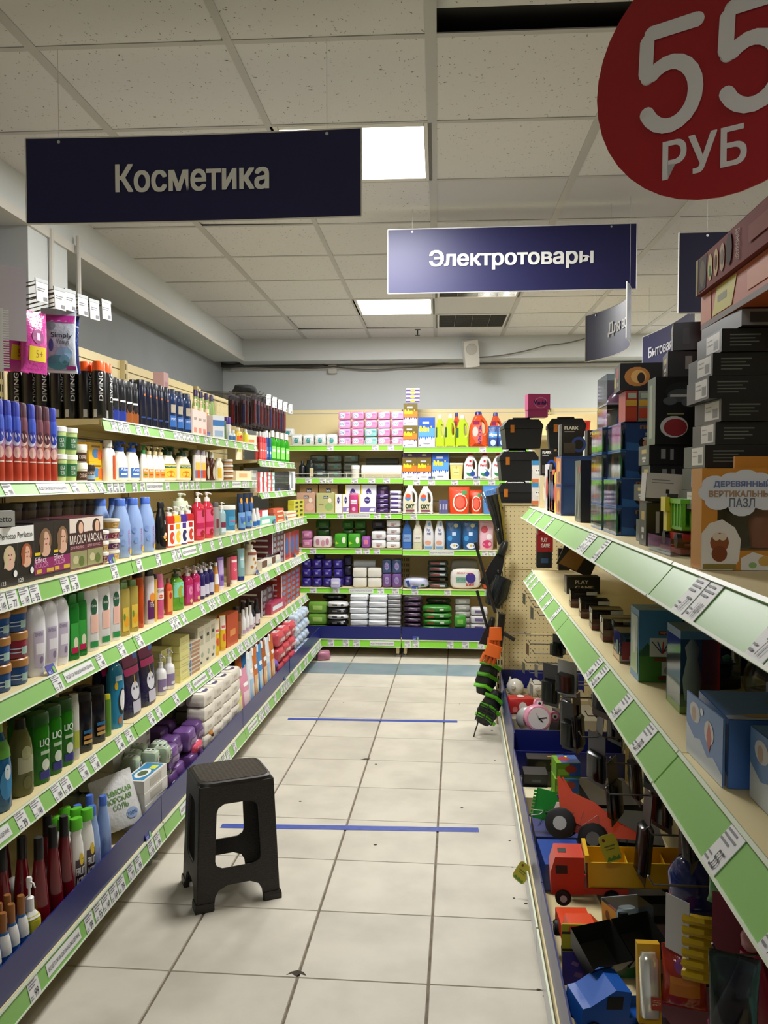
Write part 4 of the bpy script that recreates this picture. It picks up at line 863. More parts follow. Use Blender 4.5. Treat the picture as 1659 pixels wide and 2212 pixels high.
# --- fourth shelf
jar = lambda c: (lambda w, h: bottle('hair_mask_jar', w, h, c, 'jar', cap='lid', cc='a8763e', ch=.28, pr=[('r', -.5, .5, .5, .56, 'c9d4e0'), ('r', -.5, .3, .3, .36, 'c9d4e0'), ('r', .3, .2, .8, .6, '9ab8b0')], rough=.3))
row(L4, -38, 74, 3, y2(1250), [jar('1d4a86'), jar('8a1d34')], 'blue jar with gold lid in a stack', 'jar', 1, 3, turn=.7, fat=1.6, pat='000001000', gap=.98)
row(L4, 79, 156, 3, y2(1165), lambda w, h: bottle('lotion_bottle', w, h, 'e6e4ea', 'dome', .6, 2.4, None, 'ffffff', 0, None, [('r', -.5, .12, .6, .62, 'c4b9cc'), ('r', -.3, .3, .55, .45, 'eeeaf0'), ('e', .3, .22, .2, .05, '8a7a9a'), ('t', 'avena', -.4, .55, .4, .6, '8a80a0')]), 'white domed lotion bottle with lilac label', 'bottle', 2, turn=.7, gap=.98)
row(L4, 156, 193, 2, y2(1110), lambda w, h: bottle('shower_gel_bottle', w, h, '2a8a34', 'flat', .6, 5, 'flip', '2a7a30', .14, .7, [('r', -.7, .15, .7, .65, '3aa040'), ('e', .2, .3, .4, .1, 'e0e0c0'), ('r', -.6, .12, .6, .22, 'b81f50')], .08, 'liquid'), 'green see-through gel bottle', 'bottle', 2, turn=.7)
row(L4, 193, 265, 3, y2(1000), lambda w, h: bottle('shampoo_bottle', w, h, 'e2e0e0', 'flat', .65, 3, 'flip', 'c9b078', .1, .95, [('e', .2, .72, .4, .14, '2a5a40'), ('r', -.2, .3, .75, .6, 'e8b8a8'), ('r', -.3, .06, .7, .16, '2f8a4a'), ('t', 'Garnier', -.1, .72, .5, .77, 'f0f0e0')], .25), 'white shampoo bottle with gold cap', 'bottle', 2, turn=.75, gap=.98)
row(L4, 266, 303, 2, y2(1010), lambda w, h: bottle('shower_gel_bottle', w, h, 'c4b05a', 'flat', .6, 4, 'flip', '6a8a4a', .12, .7, [('r', -.6, .1, .6, .6, 'd8b84a'), ('e', .1, .3, .5, .12, 'e0a02a'), ('e', -.3, .4, .2, .08, '5a8a3a')], .1, 'liquid'), 'clear yellow bottle with lemon print', 'bottle', 2, turn=.7)
row(L4, 301, 322, 1, y2(930), lambda w, h: bottle('shower_gel_bottle', w, h, 'b8481a', 'flat', cap='screw', cc='2a1812', ch=.1, cw=.9, rough=.15), 'tall orange bottle with black cap', 'bottle', 1, turn=.6)
row(L4, 320, 340, 1, y2(910), lambda w, h: bottle('shampoo_bottle', w, h, 'd8cfd2', 'flat', .6, 3, 'flip', '1c1a1c', .12, .8, [('r', -.8, .1, .8, .5, '5a1f58'), ('e', .2, .55, .6, .1, 'e08a3a'), ('t', 'ГЕЛЬ', -.5, .35, .5, .45, 'f0e8d8')]), 'white bottle with purple label and black cap', 'bottle', 1, turn=.6)
row(L4, 337, 344, 1, y2(950), lambda w, h: bottle('shampoo_bottle', w, h, 'e0b030', 'flat', .8, 3, 'flip', '1c1a1c', .1), 'narrow yellow bottle', 'bottle', 1, turn=.6)
row(L4, 342, 364, 1, y2(945), lambda w, h: bottle('body_spray', w, h, 'd8588a', 'flat', cap='spray', cc='e87aa4', ch=.14, pr=[('r', -.9, .5, .9, .8, 'ecd8da'), ('t', 'VITAMIN', -.7, .68, .7, .76, '444444'), ('e', 0, .58, .4, .05, 'd85a2a')]), 'pink body spray with white label', 'bottle', 1, turn=.6)
row(L4, 363, 378, 1, y2(985), lambda w, h: bottle('shower_gel_bottle', w, h, 'c84a34', 'cyl', .7, 3, 'screw', '8a5a50', .12, .5, [('r', -.8, .1, .8, .75, 'e0944a'), ('e', 0, .6, .4, .1, 'b8302a')], .12), 'small orange fruit gel bottle', 'bottle', 1, turn=.6)
row(L4, 378, 408, 1, y2(905), lambda w, h: bottle('hand_soap_pump', w, h, '7ac040', 'cyl', .7, 3, 'pump', '4a5a44', .2, None, [('r', -.85, .4, .85, .85, '7ec8a8'), ('e', .2, .55, .5, .2, '9aa83a'), ('e', .3, .3, .4, .1, '5a9a2a')], .1, 'liquid'), 'green pump bottle with turquoise label', 'bottle', 1, turn=.6)
row(L4, 406, 438, 2, y5(335), lambda w, h: bottle('hand_soap_pump', w, h, 'a81a52', 'cyl', .7, 3, 'pump', 'ecd8dc', .2, None, [('r', -.8, .1, .8, .7, 'b83a78'), ('e', .1, .5, .45, .15, 'd880a8'), ('e', .2, .15, .3, .07, 'd8c080')], .12), 'magenta pump bottle', 'bottle', 2, turn=.6)
row(L4, 437, 467, 3, y5(300), lambda w, h: bottle('hand_soap_pump', w, h, '241c58', 'cyl', .8, 2, 'pump', 'dcd8e0', .22, None, [('r', -.8, .12, .8, .5, 'c9c6d8')], .12), 'dark purple pump bottle', 'bottle', 2, turn=.6)
row(L4, 468, 481, 1, y5(290), lambda w, h: bottle('oil_bottle', w, h, 'c98a3a', 'cone', cap='screw', cc='ecebe6', ch=.12, pr=[('r', -.9, .3, .9, .7, 'e6e4de')]), 'cone-shaped white and orange bottle', 'bottle', 1, turn=.5)
row(L4, 475, 493, 1, y5(240), lambda w, h: tube('hand_cream_tube', w, h, '8a6ab8', 'd8d0e4', .12, [('r', -.8, .4, .8, .9, 'b8a0d0'), ('r', -.5, .2, .5, .35, '5a3a8a')]), 'lilac cream tube with white cap', 'tube', 1, turn=.5)
row(L4, 493, 503, 1, y5(240), lambda w, h: tube('hand_cream_tube', w, h, '7a4a44', '5a3a34', .12), 'brown cream tube', 'tube', 1, turn=.5)
row(L4, 503, 521, 1, y5(230), lambda w, h: tube('hand_cream_tube', w, h, 'd8506a', 'ece6de', .14, [('r', -.8, .75, .8, .85, 'f0d8dc'), ('t', 'Care', -.5, .4, .5, .5, 'f4e0e4')]), 'pink cream tube', 'tube', 1, turn=.5)
row(L4, 518, 537, 1, y5(155), lambda w, h: tube('hand_cream_tube', w, h, '7fa8ac', '1d2f7a', .13, [('r', -.6, .3, .6, .7, '9ac0c4'), ('r', -.5, .6, .5, .63, 'd8e4e4')]), 'teal cream tube with navy cap', 'tube', 1, turn=.5)
row(L4, 539, 567, 1, y5(70), lambda w, h: bottle('hand_soap_pump', w, h, 'd8d2c4', 'cyl', .8, 2, 'pump', 'e4e0d4', .24, None, [('e', -.4, .3, .2, .06, 'b8803a'), ('e', .2, .45, .2, .06, 'b8803a'), ('e', .5, .25, .2, .06, 'b8803a'), ('e', -.1, .6, .2, .06, 'b8803a'), ('r', -.9, .75, .9, .85, '8a4a3a')]), 'cream pump bottle with brown dots', 'bottle', 1, turn=.5)
row(L4, 568, 604, 2, y5(245), lambda w, h: box('soap_carton', w, .05, h, 'e4dfd4', [('r', -1, .3, 0, 1, '6a4a3a'), ('r', .1, .2, .9, .5, 'b8c8c0')]), 'small white and brown carton', 'box', 1, 1, turn=.4)
tp = lambda c, c2: (lambda w, h: box('toothpaste_carton', w, .16, h, c, [('e', .0, .5, .55, .35, c2), ('r', -1, 0, -.7, 1, 'c9ccd4')], L=[('r', -1, .0, 1, 1, c), ('r', -.8, .2, .6, .5, 'd8d8dc')]))
row(L4, 590, 614, 3, y5(0) - 6, tp('6a3040', '8a8f9c'), 'maroon toothpaste carton seen end-on', 'box', 1, 6, turn=.15)
row(L4, 616, 646, 3, y5(-10), tp('a83038', '3a5a9a'), 'red upright toothpaste carton', 'box', 1, 1, turn=.15)
# --- fifth shelf
row(L5, -14, 45, 1, y3(190), lambda w, h: bottle('shower_gel_bottle', w * .9, h, '1d5a86', 'soft', .7, 2.4, 'flip', '8ab83a', .12, .5, [('r', -.95, .68, .95, .9, '5a9a3a'), ('e', .3, .35, .5, .2, '3a86b8'), ('e', .4, .5, .25, .1, 'd8e4e8')], .12), 'blue shower gel bottle with green cap, nearest on shelf', 'bottle', 1, turn=.75)
row(L5, 43, 88, 1, y3(165), lambda w, h: bottle('shower_gel_bottle', w * .95, h, '7a7a48', 'soft', .7, 2.4, 'screw', '1c1c18', .13, .42, [('r', -.7, .35, .7, .6, 'a8a888'), ('e', .1, .65, .5, .1, '9a9a70'), ('e', .1, .2, .4, .1, '6a6a3a')], .12, 'liquid'), 'olive see-through bottle with black cap', 'bottle', 1, turn=.75)
row(L5, 86, 165, 3, y3(75), lambda w, h: bottle('shower_gel_bottle', w, h, '2f8a1e', 'flat', .7, 3, 'flip', '1f5a24', .17, 1.0, [('t', 'LIQ', -.3, .62, .75, .76, 'e8f0e8', 0, .03), ('r', -.2, .5, .75, .56, 'b8d0b0'), ('e', .3, .32, .4, .1, 'e0e8d8'), ('r', -.3, .08, .8, .22, '3a3a86')], .06, 'liquid'), 'bright green gel bottle with dark green cap', 'bottle', 2, turn=.75)
row(L5, 160, 178, 1, y3(0), lambda w, h: bottle('shampoo_bottle', w, h, 'd0d0c4', 'flat', .7, 3, 'flip', 'c4c4ba', .12, .9, [('r', -.5, .2, .7, .5, 'b8c04a')]), 'tall white shampoo bottle with lime label', 'bottle', 1, turn=.7)
row(L5, 178, 232, 2, y3(-30), lambda w, h: bottle('shampoo_bottle', w, h, '141418', 'flat', .6, 4, 'flip', '101014', .12, .95, [('r', -.3, .25, .8, .32, 'b87a3a'), ('r', -.3, .16, .8, .22, 'c4a45a'), ('r', -.3, .36, .8, .42, '2a6a9a')], .15), 'black shampoo bottle with orange bars', 'bottle', 2, turn=.7)
row(L5, 231, 245, 1, y3(0), lambda w, h: bottle('shampoo_bottle', w, h, '5a8a2a', 'flat', .6, 3, 'flip', 'c4c02a', .12, .9), 'green and yellow bottle beside blue pouch', 'bottle', 1, turn=.7)
row(L5, 243, 279, 1, y2(1700), lambda w, h: bottle('kids_bath_bottle', w, h, '2a86b0', 'dome', .5, 2.4, None, 'ffffff', 0, None, [('e', .5, .4, .55, .2, '16161a'), ('e', .55, .42, .4, .16, 'eeeeee'), ('e', .2, .12, .25, .06, 'c8702a'), ('e', -.3, .65, .2, .06, 'e0c030'), ('r', -.4, .72, .5, .8, 'c8e0e8')], .15), 'turquoise domed bath bottle with dark round print', 'bottle', 1, turn=.7)
uni = lambda w, h: pouch('kids_bath_pouch', w, h, w * .5, '18143a', [('r', -.8, .72, .9, .95, '7a1f58'), ('r', -.8, .6, .9, .7, 'c82a78'), ('e', .0, .36, .45, .13, 'c9c8d0'), ('p', [(-.05, .46), (.1, .46), (.05, .62)], 'd8b03a'), ('e', -.15, .4, .06, .02, '18143a'), ('e', .2, .4, .06, .02, '18143a'), ('r', -.4, .05, .5, .22, 'b8b4c4'), ('r', .3, .8, .8, .9, '4a78d0')], 'd8d8d8')
row(L5, 281, 347, 2, y2(1530), uni, 'dark navy bath pouch with pale animal print', 'pouch', 2, turn=.7, gap=.98)
row(L5, 350, 385, 2, y2(1610), lambda w, h: bottle('cream_pump', w, h, 'e6e4e4', 'cyl', .9, 2, 'pump', 'f0f0ee', .34, None, [('r', -.95, .15, .95, .6, '8a78a0'), ('r', -.3, .2, .5, .3, 'e0e0e0')]), 'squat white pump bottle with purple label', 'bottle', 1, turn=.7)
row(L5, 372, 410, 2, y2(1500), lambda w, h: box('soap_carton', w, .09, h, 'd6cf86', [('r', -.7, .3, .7, .36, 'b8b060')]), 'pale yellow soap carton in a stack', 'box', 1, 6, turn=.6, skip=((0, 5),))
row(L5, 408, 432, 1, y5(1040), lambda w, h: box('soap_carton', w, .07, h, 'd8cdb8', [('r', -1, .1, -.5, .9, '3a6ab0'), ('r', -.4, .2, .9, .8, 'a87a5a')]), 'small printed soap carton in a stack', 'box', 1, 8, turn=.6)
row(L5, 430, 468, 3, y5(870), lambda w, h: box('soap_carton', w, .14, h, 'd4ccb4', [('r', -.6, .55, .6, .9, 'b8b098'), ('r', -.3, .7, .4, .78, '3a3a34'), ('e', .3, .3, .3, .06, '9aa890'), ('r', -.4, .1, .2, .16, '4a4a44')], L=[('r', -.8, .5, .8, .9, 'b8b098')]), 'tall cream paper-wrapped soap block', 'box', 2, turn=.55)
row(L5, 467, 495, 2, y5(810), lambda w, h: tube('hand_cream_tube', w, h, 'e0b82a', 'd8a828', .1, [('r', -.9, .55, .9, .98, 'ecdccc'), ('e', 0, .3, .5, .12, 'd8504a'), ('r', -.6, .6, .6, .68, 'd8606a')]), 'yellow and white cream tube', 'tube', 1, turn=.5)
row(L5, 494, 514, 1, y5(770), lambda w, h: box('cosmetics_carton', w, .06, h, 'b8481e', [('r', -.5, .3, .5, .5, 'd88a4a')]), 'rust orange carton', 'box', 1, turn=.4)
row(L5, 512, 531, 1, y5(710), lambda w, h: bottle('oil_bottle', w, h, '6a4028', 'flat', cap='screw', cc='1a1a1c', ch=.2, cw=.6, pr=[('r', -.8, .2, .8, .7, '8a5a3a')], rough=.12), 'brown glass bottle with black cap', 'bottle', 1, turn=.4)
row(L5, 528, 551, 3, y5(720), lambda w, h: bottle('drops_bottle', w, h, 'e6e4e6', 'soft', cap='screw', cc='f0f0ee', ch=.25, pr=[('r', -.9, .1, .9, .3, 'b8a0b8')]), 'small white dropper bottle', 'bottle', 1, turn=.4)
row(L5, 546, 568, 2, y5(650), lambda w, h: bottle('drops_bottle', w, h, '1c1a22', 'soft', cap='screw', cc='26242a', ch=.25, pr=[('r', -.9, .1, .9, .6, 'd8d0d8'), ('e', 0, .2, .4, .1, '8a2a5a')]), 'black bottle with white label', 'bottle', 2, turn=.4)
row(L5, 566, 612, 4, y5(500), tp('5a3540', '8a8f9c'), 'brown-red toothpaste carton end', 'box', 1, 4, turn=.15, back=.08)
row(L5, 590, 614, 1, y5(655), lambda w, h: box('toothpaste_carton', w, .06, h, 'b03a5a', [('r', -.8, .3, .6, .7, 'd8e0e8')]), 'pink and blue carton lying in front of the toothpaste', 'box', 1, turn=.3)
row(L5, 610, 648, 4, y5(370), tp('a83a34', '6a86a8'), 'red toothpaste carton with grey oval', 'box', 1, 6, turn=.15)
# --- bottom bin
row(LB, -10, 70, 4, y3(1440), lambda w, h: bottle('body_lotion_bottle', w, h, '2a6ab0', 'soft', .7, 2, 'screw', '9a6434', .25, .45, [('r', -.95, .6, .95, .95, 'ecebe6')]), 'white and blue bottle with brown cap', 'bottle', 2, turn=.7)
row(LB, -20, 16, 1, y3(1440), lambda w, h: bottle('shower_gel_bottle', w * .9, h, '1c1618', 'cyl', .7, 3, 'flip', '101012', .12, .7, [('t', 'elle', -.5, .55, .6, .65, 'd8d8d8'), ('r', -.95, .0, -.3, .8, 'a83a34')]), 'black and red bottle at the very edge', 'bottle', 1, turn=.7, back=.015, dz=.03)
big = lambda w, h: bottle('soap_pump', w, h, 'd6cf3e', 'cyl', .8, 3, 'pump', 'f0f0ee', .42, None, [('r', -.8, .35, .8, .8, 'e8e040'), ('r', -.4, .1, .5, .15, '8a8a20'), ('r', -.95, .85, .95, 1.0, 'f0f0e8')])
row(LB, 66, 100, 1, y3(1230), big, 'yellow soap bottle with large white pump', 'bottle', 1, turn=1.0)
row(LB, 45, 62, 1, y3(1230), lambda w, h: bottle('soap_pump', w * 2, h, 'e6e6e2', 'dome', cap=None, ch=0), 'white rounded bottle behind the yellow pump bottle', 'bottle', 1, turn=.7, back=.12)
row(LB, 62, 172, 4, y3(925), lambda w, h: bottle('shampoo_bottle', w, h, '6a0f1a', 'cone', .7, 2.3, 'screw', '141214', .2, .4, [('r', -.3, .1, .5, .16, '9a3a40')], .1), 'dark red tapering bottle with black cap', 'bottle', 2, turn=.6)
row(LB, 166, 211, 2, y3(800), lambda w, h: bottle('shampoo_bottle', w, h, 'ecebe6', 'soft', .6, 2.4, 'flip', '5ab82a', .13, .85, [('r', -.6, .08, .85, .62, '3a2434'), ('e', .3, .62, .35, .08, 'e0c030'), ('t', 'FRUIT', -.5, .42, .75, .52, 'f0f0f0', 0, .02), ('t', 'ACTIVE', -.5, .29, .75, .39, 'f0f0f0', 0, .02), ('e', .2, .15, .5, .1, '7a3a7a')], .25), 'white bottle with bright green cap and berry label', 'bottle', 3, turn=.7)
row(LB, 205, 252, 2, y3(715), lb, 'light blue gel bottle', 'bottle', 2, turn=.6, gap=.9)
p = pouch('sea_salt_bag', .17, .2, .09, 'dcdcda', [('t', 'КРЫМСКАЯ', -.75, .62, .75, .72, '6a9a50', 0, .008), ('t', 'МОРСКАЯ', -.65, .49, .65, .59, '6a9a50', 0, .008), ('t', 'СОЛЬ', -.35, .36, .4, .46, '6a9a50', 0, .008), ('e', .45, .22, .3, .1, '9ab0d0'), ('t', '100%', .22, .18, .68, .25, '3a5a9a')])
q = onx(275, y3(850), -1.25); put(p, -1.27, uY(275, -1.25, .25), .2, R90 - .75, 'white paper bag reading КРЫМСКАЯ МОРСКАЯ СОЛЬ', 'bag', rx=-.25, ry=-.15)
wht = lambda w, h: box('soap_carton', w, .1, h, 'dcdad2', [('r', .6, .3, .9, .7, '9a968a')], R=[('r', -.8, .3, -.5, .6, '77736a')])
row(LB, 250, 325, 2, y3(250), wht, 'white soap carton in the tall stack', 'box', 1, 8, turn=.75, back=.2)
row(LB, 316, 362, 1, y3(520), lambda w, h: box('soap_carton', w, .09, h, 'd9d7d0', [('r', -.5, .2, .5, .8, 'b8b4a8')], T=[('r', -.9, .1, .9, .9, '3a86b8'), ('e', -.2, .5, .5, .3, 'e8e8e0'), ('e', -.2, .5, .3, .2, '5a6a4a'), ('r', .3, .2, .7, .5, 'd8d83a')]), 'white soap carton with blue top in a pile', 'box', 1, 4, turn=.85, gap=.9, back=.02)
pg = lambda w, h: pack('soap_pack', w, .075, h, 'a9b8a0', [('r', -.5, .3, .5, .7, 'd8dcd0'), ('e', .2, .5, .3, .3, '3a4a3a')], [('r', -.6, .2, .6, .8, 'c9d4c4'), ('e', 0, .5, .4, .25, '2e3a2e')], 4, .06)
row(LB, 345, 392, 4, y3(340) + 6, pg, 'pale green soap pack', 'pack', 4, 3, turn=.75, jit=.3, gap=.95)
pp = lambda c: (lambda w, h: pack('soap_multipack', w, .1, h, c, [('r', -.6, .3, .6, .6, '9a80b0')], (), 4, .08))
row(LB, 378, 452, 4, y3(250), [pp('5a3a72'), pp('6a4884')], 'purple wrapped soap multipack', 'pack', 3, 2, turn=.6, jit=.2, gap=.97)
row(LB, 425, 443, 1, y3(350), lambda w, h: pack('wipes_pack', w, .07, h, 'd8506a', [('t', 'free', -.6, .4, .6, .7, 'f4e8ea')], [('r', -.6, .2, .6, .6, 'f0d8dc')], 4, .05), 'red and white pack among the soap packs', 'pack', 1, turn=.7, dz=.09, hfix=.05)
row(LB, 452, 468, 1, y5(1850), lambda w, h: pack('sponge_pack', w, .06, h, 'b87a2a', [('r', -.4, .3, .4, .6, '5a3a1a')], (), 3, .15), 'crumpled orange-brown packet by the bin board', 'pack', 1, turn=.4, dz=.06, hfix=.1)
ws = lambda w, h: pack('soap_multipack', w, .1, h, 'ded8cc', [('r', -.5, .35, .1, .6, 'c4bcae')], [('e', 0, .5, .6, .35, '3a2f6a'), ('r', -.5, .35, .5, .6, 'e8e4dc')], 7, .02)
row(LB, 447, 521, 4, y5(1400), ws, 'white soap multipack in a stacked wall', 'pack', 3, 5, turn=.7, gap=.97)
liq = lambda c, c2: (lambda w, h: pouch('liquid_soap_pouch', w, h, w * .55, c, [('r', -.7, .15, .7, .55, c2), ('e', .2, .35, .4, .12, 'e8d8b0'), ('r', -.5, .65, .5, .72, 'f0f0f0')], 'f0f0f0'))
row(LB, 516, 546, 2, y5(1340), [liq('a8c05a', 'e0d870'), liq('d890a8', 'e8c8d4')], 'upright liquid soap pouch with fruit print', 'pouch', 2, turn=.6, pat='01', gap=.98)
row(LB, 545, 598, 6, y5(1060), [liq('d8e2ea', '9ac0e0'), liq('c86a24', 'e0b080'), liq('3a86c8', 'a8d0ec'), liq('a85a24', 'e0b080')], 'upright liquid soap pouch with white spout', 'pouch', 3, turn=.5, gap=.98)
wp = lambda c, c2: (lambda w, h: pack('wet_wipes_pack', w, .11, h, c, [('r', -.6, .3, .6, .6, c2)], [('r', -.5, .25, .5, .75, c2), ('e', 0, .5, .3, .15, '3a9a5a')], 3.5, .09))
row(LB, 598, 606, 1, y5(1090), wp('7a5ab8', 'b8a4d8'), 'purple wipes pack', 'pack', 2, 2, turn=.4, hfix=.16)
row(LB, 606, 643, 3, y5(890), wp('c84a54', 'ecd0d0'), 'red wipes pack', 'pack', 2, 3, turn=.4, gap=.98)
row(LB, 643, 670, 4, y5(690), wp('b8c8dc', 'e4eaf0'), 'pale blue wipes pack', 'pack', 2, 4, turn=.3, gap=.98)
# ================================================================ goods on the back wall
def xb(x): return 600 + x / 3.19
def yb(y): return 820 + y / 3.19
def yc(y): return 1100 + y / 3.19
def rowk(run, a, b, n, yt, mk, desc, cat, **k): k.setdefault('turn', 0); k.setdefault('jit', .03); return row(run, xb(a), xb(b), n, yt, mk, desc, cat, **k)
tis = lambda w, h: pack('tissue_pack', w, .09, h, 'd4d6d4', [('r', -.8, .55, .8, .85, 'eef0f0'), ('e', 0, .4, .4, .25, '3a9a9a'), ('r', -.6, .62, .6, .7, '6a7a8a')], (), 7, .02)
rowk(K1, 88, 412, 4, yb(375), tis, 'small white tissue pack with teal emblem', 'pack', rows=2)
rowk(K1, 30, 108, 1, yb(335), tis, 'white tissue pack on top of others', 'pack', dz=.078, hfix=.075, back=.03)
pad = lambda c, c2: (lambda w, h: pack('sanitary_pad_pack', w, .1, h, c, [('e', -.35, .5, .5, .34, 'd8e4f4'), ('t', 'Ola!', -.75, .36, -.0, .66, '2a4a9a', 0, .01), ('r', .25, .55, .85, .75, c2)], (), 8, .025))
rowk(K1, 414, 870, 5, yb(218), [pad('d88ab4', 'b86a9c'), pad('8cc4c0', '5a9aa0'), pad('d99cc8', 'a878c0')], 'pink sanitary pad pack in a wall of packs', 'pack', rows=1, lev=4, pat='20100201002002000002', back=.03)
# wire guards along two shelves
for rn, zz, lab in ((K1, .035, 'low wire guard along the back top shelf'), (K2, .035, 'low wire guard along the back second shelf')):
    x0, x1 = uX(632, YU, rn.z), uX(866, YU, rn.z); mb = MB(); cw = M('d8d4c4', .4)
    mb.tube([(x0, 0, .006), (x1, 0, .006)], .002, cw, 5); mb.tube([(x0, 0, zz), (x1, 0, zz)], .002, cw, 5)
    for k in range(7): mb.tube([(x0 + (x1 - x0) * k / 6, 0, 0), (x0 + (x1 - x0) * k / 6, 0, zz + .006)], .002, cw, 5)
    tag(obj('wire_guard', mb.mesh('wire_guard'), None, (0, YU + .008, rn.z + .001)), lab, 'guard rail')
mif = lambda c, c2: (lambda w, h: box('washing_powder_box', w, w * .45, h, 'e6e6ea', [('r', -1, .62, 1, 1, c), ('r', -1, .35, 1, .64, c2)] + [('p', [(-1 + .25 * k, .36), (-.75 + .25 * k, .36), (-.875 + .25 * k, .22 + .05 * (k % 3))], '4a2a86' if c != '2a56b0' else '2a6ac8') for k in range(8)] + [('t', 'Миф', -.85, .47, .85, .72, 'f0e02a', 0, .05), ('r', -.5, .78, .3, .86, 'b8b8c0'), ('r', -.4, .1, .4, .14, '8a8a9a'), ('e', -.8, .06, .1, .03, '5a5a9a')], T=[('r', -1, 0, 1, 1, c)]))
MIFO, MIFB = mif('6a5a24', 'c87a24'), mif('2a56b0', '5a9ae0')
rowk(Q1, 862, 962, 1, yb(165), MIFO, 'orange and purple washing powder box', 'box', lev=2, back=.03, turn=.04)
rowk(Q1, 880, 978, 1, yb(60), lambda w, h: box('washing_powder_box', w, w * .5, h, 'e0e0e8', [('r', -1, .1, 1, .6, '4a2a78'), ('e', 0, .5, .35, .3, 'c8b02a')]), 'flat purple and white powder carton on top', 'box', lev=4, dz=(zV(yb(162), uX(xb(910), YU + .03, ZKR[0]), YU + .03) - ZKR[0]), hfix=.13, back=.03, turn=.06)
rowk(Q1, 966, 1084, 1, yb(262), MIFB, 'large blue washing powder box', 'box', back=.03)
lime = lambda w, h: jug('dish_soap_bottle', w, h, .07, 'a8c41e', 'd8d8cc', [('r', -.95, .35, -.6, .7, '2a4a34')], .14)
for k, (a, b, t_) in enumerate([(1085, 1149, 240), (1150, 1227, 237), (1228, 1318, 243)]): rowk(Q1, a, b, 1, yb(t_), lime, ['leftmost', 'middle', 'rightmost'][k] + ' lime green detergent bottle with clear cap', 'bottle', back=.03)
aos = lambda w, h: jug('laundry_gel_bottle', w, h, .09, 'c84a16', '2a2a7a', [('p', [(-.6, .75), (.35, .82), (.45, .2), (-.2, .1), (-.7, .35)], 'd8604a'), ('e', -.35, .5, .3, .16, 'e8c0b8'), ('t', 'A', .02, .52, .34, .7, '26268a', 0, .06), ('t', 'O', -.02, .31, .3, .49, '26268a', 0, .06), ('t', 'S', -.06, .1, .24, .28, '26268a', 0, .06), ('r', -.6, .72, .1, .85, '8a1a4a')], .13)
rowk(Q1, 1316, 1450, 1, yb(220), aos, 'large orange laundry gel bottle with blue cap', 'bottle', back=.03)
rowk(Q1, 1200, 1262, 1, yb(225), aos, 'orange gel bottle peeking behind lime bottles', 'bottle', back=.18)
rowk(Q1, 1452, 1548, 1, yb(225), aos, 'orange gel bottle behind the blue pouches', 'bottle', back=.16)
calg = lambda w, h: pouch('water_softener_pouch', w, h, .06, '2a4a8a', [('r', -.9, .45, .9, .72, '3a86c8'), ('t', 'algon', -.85, .48, .85, .66, 'f0f0f8', 0, .03), ('e', 0, .2, .6, .15, 'b8d0e8')])
rowk(Q1, 1450, 1585, 2, yb(318), calg, 'blue water softener pouch', 'pouch', back=.02)
# second shelf
rowk(K2, 190, 250, 1, yb(555), lambda w, h: bottle('black_bottle', w, h, '17211f', 'flat', .7, 3, 'flip', '101414', .2, .8, [('r', 0, .1, .9, .7, 'c4b890')]), 'dark bottle with pale label behind the wire guard', 'bottle', back=.05)
rowk(K2, 140, 190, 1, yb(560), lambda w, h: bottle('black_bottle', w, h, '15191c', 'cyl', cap='screw', cc='2a2a2e', ch=.2), 'plain dark bottle at the back shelf corner', 'bottle', back=.05)
rowk(K2, 250, 330, 1, yb(625), lambda w, h: pack('tissue_pack', w, .1, h, '3a4448', [('r', -.5, .4, .5, .7, '9aa8a8')], (), 5, .04), 'small dark grey pack behind the wire guard', 'pack', back=.04)
rowk(K2, 215, 560, 3, yb(515), lambda w, h: pack('tissue_pack', w, .12, h, '5f6664', [('e', .3, .5, .3, .3, '5a8a86'), ('r', -.7, .6, .1, .75, '8a9290')], (), 6, .03), 'grey wrapped tissue roll pack', 'pack', lev=3, back=.16)
rl = lambda w, h: roll('cotton_roll', w, h / 2, 'd8d8d4', 'ffffff')
rowk(K2, 570, 858, 1, yb(588), rl, 'long white cotton wool roll lying on the shelf', 'roll', back=.05)
rowk(K2, 590, 838, 1, yb(545), lambda w, h: roll('cotton_roll', w, h / 2, '6a706c', '555555'), 'long grey roll behind the white cotton roll', 'roll', back=.20, hfix=.09)
rowk(K2, 605, 838, 1, yb(515), lambda w, h: roll('cotton_roll', w, h / 2, '4a504c', '555555'), 'dark roll lying on the other grey rolls', 'roll', back=.20, dz=.0915, hfix=.085)
rowk(K2, 503, 562, 1, yb(590), lambda w, h: bottle('cotton_bud_tub', w, h, 'd0d0cc', 'jar', cap='lid', cc='e4e4e0', ch=.3), 'round white cotton bud tub', 'tub', back=.04)
rowk(Q2, 858, 1060, 2, yb(537), MIFO, 'orange washing powder box with yellow lettering', 'box', back=.025)
rowk(Q2, 858, 1060, 2, yb(505), lambda w, h: box('washing_powder_box', w, w * .5, h, '5a4a54', [('r', -1, .1, 1, .6, '4a2a78'), ('e', 0, .5, .35, .3, 'b8b0a0')]), 'flat powder carton in the gap', 'box', dz=.196, hfix=.04, back=.03)
rowk(Q2, 1062, 1180, 1, yb(505), MIFB, 'blue washing powder box on second shelf', 'box', back=.025)
rowk(Q2, 1182, 1278, 1, yb(575), lambda w, h: bottle('powder_tub', w, h, 'd8cc7a', 'tub', .7, 6, 'lid', 'cfcfc0', .1, None, [('r', -.5, .3, .5, .75, 'e0d890'), ('t', 'sodasan', -.4, .45, .4, .55, '4a4a2a'), ('r', -.05, .7, .05, .9, 'b8502a')]), 'pale yellow powder tub with clear lid', 'tub', back=.025)
